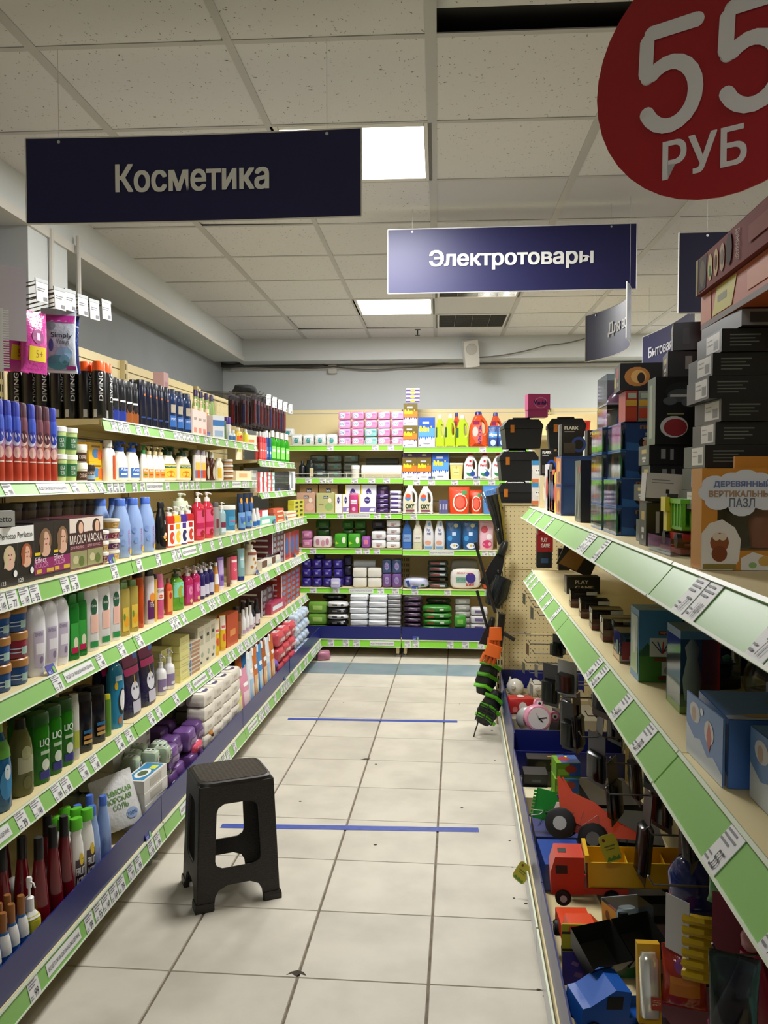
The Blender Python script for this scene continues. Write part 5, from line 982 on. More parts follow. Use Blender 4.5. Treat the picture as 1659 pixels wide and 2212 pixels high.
per = lambda w, h: jug('laundry_gel_bottle', w, h, .08, 'e2e2e6', 'b81f24', [('t', 'Persil', -.7, .56, .3, .68, 'c01f24', 0, .03), ('e', -.05, .3, .6, .16, '2a8a4a'), ('e', .3, .25, .4, .12, '2a4a9a'), ('r', -.2, .74, .1, .84, 'b82a2a'), ('e', -.3, .38, .5, .1, 'e8e8f0')], .12)
rowk(Q2, 1281, 1570, 3, yb(508), per, 'white laundry gel bottle with red cap', 'bottle', back=.025)
# third shelf
bel = lambda c, c2: (lambda w, h: box('pad_carton', w, w * .6, h, c, [('r', -.25, .72, .3, .86, '1f2a3a'), ('t', 'bella', -.2, .75, .25, .83, 'f0f0f0'), ('e', .4, .3, .45, .2, c2), ('e', .5, .62, .2, .12, 'e4dcc8'), ('r', -.7, .4, -.2, .43, '8a7a6a')]))
rowk(K3, 130, 262, 1, yb(780), bel('c8a088', 'dcb09c'), 'dusty pink pad carton', 'box', back=.025)
rowk(K3, 264, 392, 1, yb(782), bel('b4b47c', '8fae6a'), 'pale green pad carton', 'box', back=.025)
rowk(K3, 150, 410, 2, yb(725), bel('8a7048', '7a6a40'), 'brown pad carton behind the front cartons', 'box', back=.14)
ola = lambda c: (lambda w, h: box('pad_carton', w, .08, h, 'e4e4ea', [('r', -1, 0, -.85, 1, 'e0d040'), ('e', 0, .68, .36, .18, '3a2a7a'), ('t', 'Ola!', -.25, .64, .25, .74, 'f0f0f8'), ('r', -.9, .05, .95, .3, c), ('p', [(.2, .08), (.8, .08), (.9, .25), (.4, .25)], 'e8e8f0')]))
rowk(K3, 393, 442, 1, yb(790), ola('e0e0e8'), 'white pad carton with blue emblem', 'box', back=.025)
rowk(K3, 443, 491, 1, yb(790), ola('8a78c0'), 'white and yellow narrow pad carton', 'box', back=.03)
rowk(K3, 491, 555, 1, yb(785), lambda w, h: bottle('pad_canister', w, h, 'c03a7a', 'flat', .6, 3, 'flip', 'd8709c', .1, 1., [('r', -.7, .5, .7, .75, 'ecd8e2'), ('t', 'Discreet', -.6, .57, .6, .67, '7a1f58'), ('e', 0, .22, .4, .12, 'e8a8c8')]), 'bright pink pad pack', 'pack', back=.02)
rowk(K3, 557, 677, 1, yb(790), ola('7a68b8'), 'wide white pad carton with lilac band', 'box', back=.025)
rowk(K3, 460, 680, 2, yb(725), ola('6a5aa0'), 'lilac pad carton in the row behind', 'box', back=.14)
rowk(K3, 677, 766, 1, yb(790), lambda w, h: pack('pad_pack', w, .1, h, '3a1f62', [('r', -.4, .35, .2, .6, 'b8a8d0')], (), 6, .03), 'dark purple pad pack in a stack', 'pack', lev=4, back=.025)
rowk(K3, 680, 770, 1, yb(728), lambda w, h: pack('pad_pack', w, .1, h, '3a1f4a', [('r', -.4, .35, .2, .6, '8a6a90')], (), 6, .03), 'maroon pad pack at the back', 'pack', lev=2, back=.15)
rowk(K3, 766, 852, 1, yb(765), lambda w, h: pack('pad_pack', w, .1, h, 'd0cce0', [('r', -.9, .0, .5, .4, '5a3a9a')], (), 6, .04), 'white and purple pad pack in a leaning stack', 'pack', lev=5, back=.02, turn=.1)
oxi = lambda w, h: jug('stain_remover_bottle', w, h, .08, 'dedee2', 'e8e8e8', [('p', [(-.8, .1), (.75, .1), (.7, .38), (.2, .55), (-.3, .85), (-.75, .8)], 'd8d0b0'), ('e', -.3, .62, .4, .12, '5a86c0'), ('e', -.25, .70, .35, .08, 'd85a3a'), ('t', 'OXY', -.65, .2, .6, .38, '1f3a2a', 0, .06), ('r', -.6, .08, .6, .16, '7a3a5a')], .1)
rowk(Q3, 858, 962, 1, yb(705), oxi, 'white stain remover bottle with rainbow label', 'bottle', back=.02)
rowk(Q3, 964, 1068, 1, yb(735), oxi, 'shorter white stain remover bottle', 'bottle', back=.02)
rowk(Q3, 1110, 1172, 3, yb(830), lambda w, h: box('fabric_dye_box', w, .06, h, '5a5a8a', [('r', -.5, .3, .5, .7, 'a8a8c8')]), 'thin purple carton standing upright', 'box', back=.03)
orp = lambda w, h: pouch('laundry_capsule_pouch', w, h, .08, 'd8421c', [('e', .1, .42, .75, .34, 'ecd8c8'), ('e', .1, .42, .62, .28, 'c8301a'), ('e', .1, .42, .5, .22, 'e0604a'), ('r', .3, .7, .8, .85, '3a8a4a')])
rowk(Q3, 1176, 1322, 1, yb(738), orp, 'large orange-red pouch with grapefruit slice', 'pouch', back=.02)
rowk(Q3, 1318, 1410, 1, yb(760), orp, 'second orange-red pouch half hidden', 'pouch', back=.09)
rowk(Q3, 1412, 1535, 1, yb(732), lambda w, h: pouch('laundry_gel_pouch', w, h, .08, '4a86c8', [('t', 'ГЕЛЬ', -.5, .7, .6, .82, '3a2a6a'), ('e', .1, .45, .4, .14, 'e8e8f0'), ('e', .1, .45, .25, .09, 'c83a4a'), ('r', -.5, .1, .6, .22, 'd8508a')]), 'pale blue gel pouch near the display panel', 'pouch', back=.02)
# fourth shelf
nap = lambda c, c2: (lambda w, h: pack('napkin_pack', w, .1, h, c, [('r', -.5, .3, .5, .7, c2)], (), 6, .03))
rowk(K4, 162, 236, 1, yc(148), nap('b8709c', 'd8a0c0'), 'pink napkin pack in a stack', 'pack', lev=2, back=.03)
rowk(K4, 236, 372, 1, yc(186), lambda w, h: pack('napkin_pack', w, .1, h, 'd8ccd0', [('e', -.5, .5, .2, .3, 'b87a90'), ('e', .1, .4, .2, .3, 'c890a4'), ('e', .6, .55, .2, .3, 'b87a90')], (), 6, .02), 'white napkin pack with flower print', 'pack', back=.02)
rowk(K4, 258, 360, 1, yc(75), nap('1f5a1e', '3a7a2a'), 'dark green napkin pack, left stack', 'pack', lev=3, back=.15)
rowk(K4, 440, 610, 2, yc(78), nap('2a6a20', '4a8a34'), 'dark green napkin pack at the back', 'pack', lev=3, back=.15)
rowk(K4, 388, 572, 2, yc(168), lambda w, h: pack('napkin_pack', w, .1, h, '3f9a24', [('p', [(-.9, .2), (.9, .5), (.9, .75), (-.9, .4)], 'a8c830'), ('e', .55, .55, .3, .25, 'e8e8d8')], (), 7, .02), 'bright green napkin pack with daisy', 'pack', back=.02)
rowk(K4, 574, 640, 1, yc(186), nap('8a4a9a', 'd87a9a'), 'pink and purple napkin pack', 'pack', back=.02)
wpk = lambda c='dedee0': (lambda w, h: pack('napkin_pack', w, .1, h, c, [('r', -.3, .35, .5, .6, 'b8a8b0'), ('r', -.3, .2, .2, .3, 'b03a4a')], (), 6, .03))
rowk(K4, 640, 748, 1, yc(150), wpk(), 'white napkin pack in the lower stack', 'pack', lev=2, back=.02)
rowk(K4, 645, 745, 1, yc(75), nap('2a2a3a', '6a6a78'), 'dark napkin pack at the back', 'pack', lev=3, back=.14)
rowk(K4, 744, 848, 1, yc(75), wpk(), 'white napkin pack in the tall stack', 'pack', lev=4, back=.02)
len_ = lambda c, c2, cc: (lambda w, h: bottle('softener_bottle', w, h, c, 'soft', .5, 3, 'screw', cc, .15, .4, [('r', -.8, .3, .8, .6, c2), ('t', 'Lenor', -.6, .42, .6, .53, '1f2f7a'), ('r', -.8, .05, .8, .28, '3a6ab8' if c[0] == '2' else 'c8c8a8')], .2))
rowk(Q4, 856, 927, 1, yc(75), len_('2f5fa0', '7a9ac8', '26407a'), 'blue fabric softener bottle', 'bottle', back=.02)
rowk(Q4, 930, 997, 1, yc(80), len_('d4d0c0', 'dedac8', 'd8d4c8'), 'cream fabric softener bottle', 'bottle', back=.02)
rowk(Q4, 1000, 1152, 2, yc(78), lambda w, h: bottle('softener_bottle', w, h, 'dedee2', 'gel', .5, 3, 'domecap', 'e4e4e8', .06, .5, [('e', .25, .92, .4, .07, '6a9ac8'), ('t', 'Ver', -.5, .66, .3, .78, '1f3a8a', 0, .03), ('t', 'nel', -.3, .54, .4, .65, '1f3a8a', 0, .03), ('e', -.1, .25, .6, .08, 'd8a088'), ('r', -.8, .02, .8, .12, '6aa0d8')], .2), 'white softener bottle with blue lettering', 'bottle', back=.02)
rowk(Q4, 1156, 1385, 2, yc(85), lambda w, h: pouch('softener_pouch', w, h, .08, '24588e', [('e', .1, .14, .6, .1, 'd8dce4'), ('e', .1, .15, .15, .04, 'c8a83a'), ('e', .3, .85, .3, .07, 'c8c8a0'), ('e', -.5, .4, .3, .1, '3a8ac8'), ('r', -.2, .5, .3, .62, 'b8d0e8')]), 'dark blue softener pouch with white flower', 'pouch', back=.02)
rowk(Q4, 1385, 1490, 1, yc(80), lambda w, h: pouch('softener_pouch', w, h, .08, 'd8b0bc', [('e', .1, .2, .7, .14, 'c83a6a'), ('e', -.3, .7, .5, .12, 'b83a4a'), ('e', .4, .45, .4, .1, 'e8e0e4')]), 'pink flowery pouch beside the display panel', 'pouch', back=.02)
# fifth shelf
vio = lambda w, h: pack('pad_pack', w, .1, h, '2a1c7a', [('r', -.35, .35, .35, .65, '6a5ab8'), ('r', -.2, .42, .2, .56, 'c9c4e4')], (), 5, .05)
rowk(K5, 160, 448, 4, yc(345), vio, 'violet pad pack in a stacked wall', 'pack', lev=3, back=.02, rows=1)
rowk(K5, 232, 315, 1, yc(310), vio, 'violet pad pack on top of the wall', 'pack', dz=(yc(530) - yc(345)) / 251, hfix=.05, back=.03)
rowk(K5, 437, 505, 1, yc(468), vio, 'violet pad pack at the right end', 'pack', back=.02)
rowk(K5, 445, 512, 1, yc(320), nap('1f1a3a', '3a346a'), 'dark violet pack at the back', 'pack', lev=3, back=.14)
rowk(K5, 360, 430, 1, yc(478), lambda w, h: pack('pad_pack', w, .05, h, 'b8b4d8', [('r', -.8, .4, .8, .7, 'dedcec')], (), 6, .03), 'pale lilac pack in front of the violet wall', 'pack', back=-.03)
tp_ = lambda w, h: pack('toilet_paper_pack', w, .11, h, 'd8d4ca', [('r', -.6, .1, .6, .13, 'c0bcb0')], (), 8, .02)
rowk(K5, 513, 718, 2, yc(404), tp_, 'white toilet paper pack', 'pack', lev=2, back=.02)
rowk(K5, 508, 665, 1, yc(342), lambda w, h: roll('paper_roll_pack', w, h / 2, 'c4ccd4', 'ffffff'), 'pale blue paper roll on the toilet paper', 'roll', dz=(yc(525) - yc(404)) / 251 + .002, hfix=.078, back=.02)
ol2 = lambda c: (lambda w, h: pack('pad_pack', w, .1, h, c, [('e', 0, .5, .5, .3, '9a8ab8'), ('t', 'Ola!', -.35, .4, .35, .6, '2a2454')], (), 7, .02))
rowk(K5, 718, 852, 2, yc(345), [ol2('6a4a86'), ol2('3a5078')], 'purple or blue pad pack with round emblem', 'pack', lev=2, pat='0011', back=.03)
rowk(Q5, 852, 1048, 1, yc(474), lambda w, h: pack('diaper_pack', w, .12, h, 'b8bcd8', [('r', -.9, .0, -.5, .8, '2a4a9a'), ('p', [(-.4, .1), (.5, .1), (.8, .8), (-.2, .85)], 'd8d8e8'), ('r', .5, .1, .9, .4, '3a6a4a')], (), 3, .08), 'crumpled white and blue packet lying flat', 'pack', back=.01)
rowk(Q5, 1022, 1178, 1, yc(356), lambda w, h: pack('wipes_pack', w, .14, h, '2e3a34', [('r', -.8, .3, .2, .7, '9a4a50'), ('r', .2, .3, .8, .7, 'a8b0b8')], (), 4, .06), 'dark striped packet in a flat stack', 'pack', lev=5, back=.04)
rowk(Q5, 1182, 1412, 1, yc(408), lambda w, h: pack('washing_powder_bag', w, .1, h, 'dcd8d2', [('e', .35, .55, .35, .28, '3a2f86'), ('t', 'SORTI', 0, .08, .6, .26, 'b81f2a', 0, .03), ('t', 'Колор', -.6, .72, .5, .86, 'b83040'), ('r', -.7, .3, .0, .58, '7aa890'), ('t', 'СУПЕР', -.7, .4, 0, .52, '3a6a9a')], (), 4, .04), 'large white washing powder bag with red lettering', 'bag', back=.015)
rowk(Q5, 1180, 1390, 1, yc(345), nap('8a8a84', 'b8b4ac'), 'grey powder bag behind the white one', 'bag', back=.13)
rowk(Q5, 1412, 1500, 1, yc(420), nap('b84a2a', 'd88a5a'), 'orange packet beside the display panel, fifth shelf', 'pack', back=.03)
# bin along the floor
rowk(KB, 200, 345, 1, yc(640), nap('6a9a3a', 'a8d070'), 'lime green packet in the bin corner', 'pack', lev=3, back=.06)
bw = lambda c, c2: (lambda w, h: pack('wipes_pack', w, .12, h, c, [('r', -.5, .3, .0, .6, c2), ('e', .5, .45, .15, .25, c2)], (), 3.2, .07))
rowk(KB, 325, 490, 1, yc(640), [bw('16161a', '9a9a9a'), bw('d4d4d4', '4a4a4a')], 'black or white wipes pack in a pile', 'pack', lev=6, pat='100101', back=.02)
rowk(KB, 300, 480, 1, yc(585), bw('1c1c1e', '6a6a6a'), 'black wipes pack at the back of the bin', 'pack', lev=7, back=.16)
rowk(KB, 488, 755, 2, yc(575), lambda w, h: pack('pad_pack', w, .12, h, 'd2d6dc', [('r', -.9, .75, .9, .95, 'eef2f6')], (), 7, .03), 'white glossy pack in a tall pile', 'pack', lev=7, back=.02, jit=.06)
rowk(KB, 752, 852, 1, yc(585), lambda w, h: pack('pad_pack', w, .12, h, '9a9a9e', [('r', -.9, .7, .9, .9, 'b0b0b4')], (), 7, .04), 'grey pack in the rightmost pile', 'pack', lev=10, back=.06)
rowk(QB, 856, 1000, 1, yc(600), lambda w, h: pack('wipes_pack', w, .12, h, '2a1a2e', [('r', -.5, .3, .6, .6, '7a5a80')], (), 3.5, .06), 'dark plum wipes pack in a pile', 'pack', lev=8, back=.03)
rowk(QB, 986, 1206, 1, yc(668), lambda w, h: pack('wipes_pack', w, .13, h, '2f7a24', [('r', -.8, .2, -.2, .45, 'c04a3a'), ('r', .2, .3, .5, .6, 'd8e0d0')], (), 3.5, .05), 'green wipes pack in a pile', 'pack', lev=5, back=.02)
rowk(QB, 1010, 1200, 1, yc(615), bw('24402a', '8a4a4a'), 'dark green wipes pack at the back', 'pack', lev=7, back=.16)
rowk(QB, 1212, 1300, 1, yc(735), nap('3a8a2a', '7ac04a'), 'crumpled green packet beside the wipes', 'pack', lev=2, back=.02)
rowk(QB, 1215, 1330, 1, yc(615), nap('a8a8a4', 'd0d0cc'), 'grey and white packet in the pile', 'pack', lev=6, back=.14)
rowk(QB, 1325, 1450, 1, yc(680), nap('c4c4c8', '6a5a86'), 'white and purple packet in the pile', 'pack', lev=4, back=.03)
q = onz(694, 1420, .04); put(pack('sponge_pack', .13, .1, .08, 'a86a80', n=4, wob=.08), q.x, 6.98, .0005, .3, 'dull pink packet lying on the floor under the shelves', 'pack')
# ================================================================ the stool
st = empty('plastic_stool', (-.838, 3.015, 0), math.radians(28.5))
SB = M('211d1a', .42)
def weave_mat():
    m = bpy.data.materials.new('woven_plastic'); m.use_nodes = True; N, L = nodes(m); b = N['Principled BSDF']
    tc = N.new('ShaderNodeTexCoord'); mp = N.new('ShaderNodeMapping'); mp.inputs['Rotation'].default_value = (0, 0, PI / 4); mp.inputs['Scale'].default_value = (88, 88, 88)
    ck = N.new('ShaderNodeTexChecker'); ck.inputs['Scale'].default_value = 1; wv = N.new('ShaderNodeTexWave'); wv.inputs['Scale'].default_value = 1.3; wv.inputs['Distortion'].default_value = .6
    L.new(tc.outputs['Object'], mp.inputs[0]); L.new(mp.outputs[0], ck.inputs[0]); L.new(mp.outputs[0], wv.inputs[0])
    ck.inputs[1].default_value = lin('4a4038'); ck.inputs[2].default_value = lin('2a241f')
    mul = N.new('ShaderNodeMath'); mul.operation = 'ADD'; L.new(ck.outputs['Fac'], mul.inputs[0]); L.new(wv.outputs['Fac'], mul.inputs[1])
    bp = N.new('ShaderNodeBump'); bp.inputs['Strength'].default_value = .8; bp.inputs['Distance'].default_value = .004; L.new(mul.outputs[0], bp.inputs['Height']); L.new(bp.outputs[0], b.inputs['Normal'])
    L.new(ck.outputs['Color'], b.inputs['Base Color']); b.inputs['Roughness'].default_value = .45
    return m
WV = weave_mat(); sw, sd = .272, .236
obj('seat', MB().loft([(.405, sw / 2 - .004, sd / 2 - .004, 7), (.437, sw / 2, sd / 2, 7), (.447, sw / 2 - .004, sd / 2 - .004, 7), (.45, sw / 2 - .013, sd / 2 - .013, 7)], SB, 40, caps=False).mesh('seat', 30), st)
obj('woven_top', MB().loft([(.449, sw / 2 - .014, sd / 2 - .014, 7), (.4515, sw / 2 - .017, sd / 2 - .017, 7)], WV, 40).mesh('woven_top', 30), st)
def side_frame(wt, wb, lw):
    H = .437; X = lambda t, z: t * (wt + (wb - wt) * (1 - z / H)) / 2
    out = [(X(-1, H), H), (X(-1, 0), 0.0), (X(-1, 0) + lw, 0), (X(-1, .02) + lw * .98, .02), (X(-1, .045) + lw * 1.02, .045), (X(-1, .06) + lw * 1.2, .066), (X(-1, .08) + lw * 1.7, .08), (X(1, .08) - lw * 1.7, .08), (X(1, .06) - lw * 1.2, .066), (X(1, .045) - lw * 1.02, .045), (X(1, .02) - lw * .98, .02), (X(1, 0) - lw, 0), (X(1, 0), 0), (X(1, H), H)]
    hl = lambda z: X(-1, z) + lw * .96
    hole = [(hl(.17), .17), (hl(.155) + .006, .153), (hl(.15) + .026, .142), (-hl(.15) - .026, .142), (-hl(.155) - .006, .153), (-hl(.17), .17), (-hl(.34), .34), (-hl(.357) - .006, .357), (-hl(.368) - .026, .369), (hl(.368) + .026, .369), (hl(.357) + .006, .357), (hl(.34), .34)]
    return outline_mesh('side_frame', [out, hole], .007, .0015, WV2)
WV2 = mottled('stool_side', '1d1916', '2a2521', 260, .5, detail=1, bump=.8)
bw_, bd_ = .305, .268
ft = math.atan2((bd_ - sd) / 2, .437); fs_ = math.atan2((bw_ - sw) / 2, .437)
lo = side_frame(sw - .012, bw_ - .006, .062); sh_ = side_frame(sd - .012, bd_ - .006, .056)
for sg, rz in ((-1, 0), (1, PI)):
    obj('side_frame', lo, st, (0, sg * (bd_ / 2 - .004), .001), (-ft, 0, rz)).rotation_mode = 'XYZ'
    obj('side_frame', sh_, st, (sg * (bw_ / 2 - .004), 0, .001), (-fs_, 0, rz - R90)).rotation_mode = 'XYZ'
for sx in (-1, 1):
    for sy in (-1, 1):
        mb = MB(); pts = [(sx * (bw_ / 2 + .004), sy * (bd_ / 2 + .004)), (sx * (bw_ / 2 - .06), sy * (bd_ / 2 + .004)), (sx * (bw_ / 2 - .06), sy * (bd_ / 2 - .012)), (sx * (bw_ / 2 - .016), sy * (bd_ / 2 - .012)), (sx * (bw_ / 2 - .016), sy * (bd_ / 2 - .056)), (sx * (bw_ / 2 + .004), sy * (bd_ / 2 - .056))]
        if sx * sy < 0: pts = pts[::-1]
        n = 6; k = .985
        mb.add([(x, y, 0) for x, y in pts] + [(x, y, .018) for x, y in pts] + [(x * k, y * k, .03) for x, y in pts], [tuple(range(6))[::-1], tuple(range(12, 18))] + [(a + i, a + (i + 1) % 6, a + 6 + (i + 1) % 6, a + 6 + i) for a in (0, 6) for i in range(6)], SB)
        obj('foot', mb.mesh('foot'), st)
tag(st, 'dark brown woven-look plastic stool standing in the aisle', 'stool')

# ================================================================ goods on the right
CLR = M('e8eef0', .06, kind='clear')
def rb(p, uc, X, z, label, cat, rz=0, dy=0, rx=0, ry=0, dx=0, group=None):
    # box whose near left lower corner stands at lateral X, seen in column uc
    y = uY(uc, X, z); return put(p, X + p.w / 2 + dx, y + p.d / 2 + dy, z + .0008, rz, label, cat, group, rx, ry)
def stack(p, n, uc, X, z, label, cat, rz=0, dx=0, dy=0, jit=0., group=None):
    rr = random.Random(int(uc)); out = []
    for k in range(n):
        lab = label + (', ' + ('bottom' if k == 0 else 'top' if k == n - 1 else ORD[k] + ' from below') if n > 1 else '')
        y = uY(uc, X, z); out.append(put(p, X + p.w / 2 + dx + (rr.random() - .5) * jit, y + p.d / 2 + dy + (rr.random() - .5) * jit, z + k * (p.h + .0006) + .0008, rz + (rr.random() - .5) * jit * 4, lab, cat, group or (label + ' stack' if n > 1 else None)))
    return out
zA, zB = ZA, ZBR
def clearbox(name, w, d, h, inner, F=(), L=(), base='2a3a6a'):
    # carton with a clear window part around something inside
    p = Proto(name, w, d, h); p.part('tray', MB().span((-w / 2, -d / 2, 0), (w / 2, d / 2, h * .06), M(base, .4)).span((-w / 2, d / 2 - .003, 0), (w / 2, d / 2, h), M(base, .4)))
    mb = MB(); inner(mb, w, d, h); p.part('toy', mb)
    e = .0005
    c = MB().span((-w / 2, -d / 2, h * .06), (-w / 2 + e, d / 2, h), CLR).span((w / 2 - e, -d / 2, h * .06), (w / 2, d / 2, h), CLR).span((-w / 2, -d / 2, h * .06), (w / 2, -d / 2 + e, h), CLR).span((-w / 2, -d / 2, h - e), (w / 2, d / 2, h), CLR)
    p.part('window', c)
    if F: p.part('front_print', paint(MB(), lambda a, b, e: (a * w / 2, -d / 2 - e, b * h), F, 1, 1))
    if L: p.part('left_side_print', paint(MB(), lambda a, b, e: (-w / 2 - e, -a * d / 2, b * h), L, 1, 1))
    return p
# --- upper right shelf, far end first
cat_ = [('r', -1, .0, 1, .18, 'd87a4a'), ('r', -1, .8, 1, 1, '3a8ac0'), ('e', 0, .5, .5, .12, 'e8e8e8'), ('e', -.2, .55, .1, .03, '333333'), ('e', .2, .55, .1, .03, '333333')]
stack(box('toy_carton', .05, .05, .11, 'dcd8d4', cat_, L=cat_), 2, 1150, .37, zA, 'white toy carton with orange and blue bands', 'box', group='toy cartons at the far end')
rb(box('figurine_carton', .05, .06, .14, 'dccfb0', [('e', 0, .5, .5, .3, 'ece4cc'), ('e', 0, .72, .3, .12, 'd8b890')], L=[('r', -.6, .1, .6, .8, 'e8dcc0')]), 1166, .365, zA, 'cream figurine carton near the far end of the upper shelf', 'box')
flx = lambda w, d, h: box('cable_carton', w, d, h, '161618', [('t', 'FLARX', -.75, .82, .55, .92, 'e8e8e8', 0, .03), ('r', -.75, .74, .2, .77, '9a9a9a'), ('e', .6, .35, .7, .25, '2a4aa8'), ('e', .6, .35, .45, .16, '161618'), ('r', -.8, .08, .3, .4, '4a4540')], L=[('r', -1, 0, -.7, 1, 'c9c9c4')])
put(flx(.06, .05, .12), .40, uY(1168, .37, 1.54) + .03, zA + .145, 0, 'black cable carton with blue ring on the cream carton', 'box')
for k, c in enumerate(('c9c4cc', '2a2a30', 'c0502a', 'd8b83a')):
    rb(box('comic_book_box', .012, .17, .19 - .012 * k, c, [('r', -.8, .1, .8, .9, ['7a6aa8', '1c1c22', 'd8a040', '8a3a2a'][k])], L=[('r', -.9, .05, .9, .95, c), ('e', 0, .5, .5, .25, ['b83a3a', '4a4a5a', '3a4a8a', 'c84a2a'][k])]), 1186 + 6 * k, .365, zA, 'thin upright book-like carton, ' + ORD[k] + ' from left, upper right shelf', 'box', group='thin upright cartons')
blu = box('toy_carton', .17, .16, .105, '1f3f86', [('r', -.9, .1, .9, .9, '24498f'), ('e', -.2, .6, .2, .1, '6a8ab8'), ('e', .3, .4, .2, .1, '4a6aa8')], L=[('r', -.9, .05, .9, .95, 'b86a3a'), ('e', 0, .6, .5, .25, 'd8a050'), ('e', .2, .3, .4, .2, '7a3a2a')])
stack(blu, 2, 1212, .362, zA, 'blue toy carton with comic side', 'box', group='blue comic cartons')
y = uY(1212, .362, zA); put(flx(.075, .06, .112), .40, y + .05, zA + .213, .05, 'black cable carton on top of the blue comic cartons', 'box')
put(flx(.07, .05, .09), .49, y + .06, zA + .213, .05, 'second black cable carton behind the first', 'box')
put(box('toy_carton', .09, .03, .11, 'a83a34', [('p', [(-1, 0), (1, 0), (1, .5), (-.4, .9), (-1, .6)], '26307a'), ('r', .1, .6, .9, .8, 'd8d0d0')]), .56, y + .02, zA + .213, -.2, 'red and navy carton leaning on the cable cartons', 'box')
put(box('toy_carton', .2, .08, .14, 'b8c4b0', [('r', -1, .7, 1, 1, '3a8a68'), ('r', -.9, .1, .9, .6, 'd0d8c8')]), .60, y + .42, zA + .16, 0, 'white carton with green top at the back', 'box')
put(box('storage_carton', .24, .2, .158, '6a6a66'), .60, y + .42, zA + .0008, 0, 'grey carton under the green-topped carton', 'box')
spider = lambda w, d, h: box('toy_carton', w, d, h, '121214', [('r', -.5, .5, .1, .92, '8a1a24'), ('r', .3, .6, .5, .9, 'a8a8a4'), ('e', .3, .2, .25, .06, 'c0982a'), ('r', -.2, .1, .6, .13, '3a3a3a')], L=[('r', -1, 0, 1, 1, '3a4038'), ('e', .2, .5, .5, .3, '5a6458'), ('e', -.3, .3, .35, .2, '20241f'), ('p', [(-.9, .1), (-.5, .9), (-.3, .9), (-.6, .1)], '8a948a'), ('p', [(.3, .05), (.9, .6), (.9, .7), (.1, .1)], '9aa49a'), ('r', .4, .8, .8, .92, 'b82a30')])
rb(spider(.12, .12, .185), 1254, .362, zA, 'tall black carton with crumpled grey-green film side', 'box')
def creature(mb, w, d, h):
    for k, c in enumerate(('3a9a4a', '202024', 'd87a3a')): mb.loft([(h * .1, w * .12, d * .1, 2), (h * .4, w * .16, d * .13, 2), (h * .75, w * .06, d * .05, 2)], M(c, .4), 10, xf=Matrix.Translation((-w * .25 + w * .12 * k, -d * .25 + d * .25 * k, 0)))
lf = [('r', -1, .0, 1, 1, '1f427c'), ('p', [(-1, 0), (1, 0), (1, .35), (0, .2), (-1, .3)], '2f66a8'), ('t', 'ПИДЖИ', -.5, .74, .6, .9, 'a8743a', 0, .03), ('r', -.3, .6, .9, .63, 'c9d4e4'), ('r', -.3, .54, .9, .565, 'c9d4e4'), ('e', -.25, .28, .3, .22, '16161c'), ('e', .55, .28, .3, .22, '16161c'), ('e', -.22, .25, .18, .14, 'c99a84'), ('r', .4, .26, .7, .3, 'd8d8d8'), ('e', -.25, .42, .15, .06, 'c9ccd4')]
def lizard(k):
    p = Proto('toy_carton', .135, .17, .0645); w, d, h = p.w, p.d, p.h
    mb = MB().span((-w / 2 + .012, -d / 2, 0), (w / 2, d / 2, h), M('1f427c', .3)).span((-w / 2, -d / 2, 0), (-w / 2 + .012, d / 2, .003), M('2f66a8', .3)).span((-w / 2, -d / 2, h - .003), (-w / 2 + .012, d / 2, h), M('2f66a8', .3)); p.part('carton', mb)
    mb = MB()
    for j, c in enumerate([('3a9a4a', '202024', 'd87a3a'), ('6a8a5a', '2a2a2e', 'c0503a')][k]): mb.loft([(.004, .004, .016, 2), (.03, .005, .02, 2), (.055, .002, .008, 2)], M(c, .4), 8, xf=Matrix.Translation((-w / 2 + .007, -.05 + .05 * j, 0)))
    p.part('toy', mb); p.part('window', MB().span((-w / 2, -d / 2, .003), (-w / 2 + .0006, d / 2, h - .003), CLR).span((-w / 2, -d / 2, .003), (-w / 2 + .012, -d / 2 + .0006, h - .003), CLR))
    p.part('print', paint(MB(), lambda a, b, e: (.006 + a * (w / 2 - .007), -d / 2 - e, b * h), lf, 1, 1)); return p
lz = [lizard(0), lizard(1)]
for k in range(4):
    put(lz[k % 2], .362 + .0675 + (.012 if k > 1 else 0), uY(1331, .362, zA) + .087 + (.02 if k > 1 else 0), zA + .0008 + k * .0652, 0, 'blue toy carton with window, near pile, ' + ['bottom', 'second up', 'third up', 'top'][k], 'box', 'blue windowed cartons')
for k in range(4):
    put(lz[(k + 1) % 2], .362 + .0675, uY(1331, .362, zA) + .29, zA + .0008 + k * .0652, 0, 'blue toy carton with window, pile behind, ' + ['bottom', 'second up', 'third up', 'top'][k], 'box', 'blue windowed cartons')
yl = uY(1331, .362, zA); zt = zA + .0008 + 4 * .0652
def pinktoy(mb, w, d, h): mb.loft([(h * .06, w * .42, d * .4, 2), (h * .3, w * .36, d * .36, 2), (h * .6, w * .25, d * .28, 2, w * .08, 0), (h * .85, w * .12, d * .14, 2, w * .16, 0), (h * .93, w * .04, d * .05, 2, w * .2, 0)], M('e08cb0', .15), 16)
def whitetoy(mb, w, d, h): mb.loft([(h * .06, w * .44, d * .3, 2), (h * .45, w * .4, d * .26, 2, -w * .03, 0), (h * .8, w * .25, d * .16, 2, -w * .1, 0), (h * .92, w * .08, d * .08, 2, -w * .12, 0)], M('dcd2bc', .25), 16); mb.loft([(0, w * .14, w * .14, 2), (h * .5, w * .14, w * .14, 2)], M('4a5aa8', .3), 12, xf=Matrix.Translation((-w * .1, -d * .34, h * .1)))
ya = yl + .29
put(clearbox('toy_window_box', .11, .15, .055, whitetoy, base='8a8a8a'), .43, ya, zA + .0008 + 4 * .0655, 0, 'clear box with white curved toy on the blue cartons', 'box')
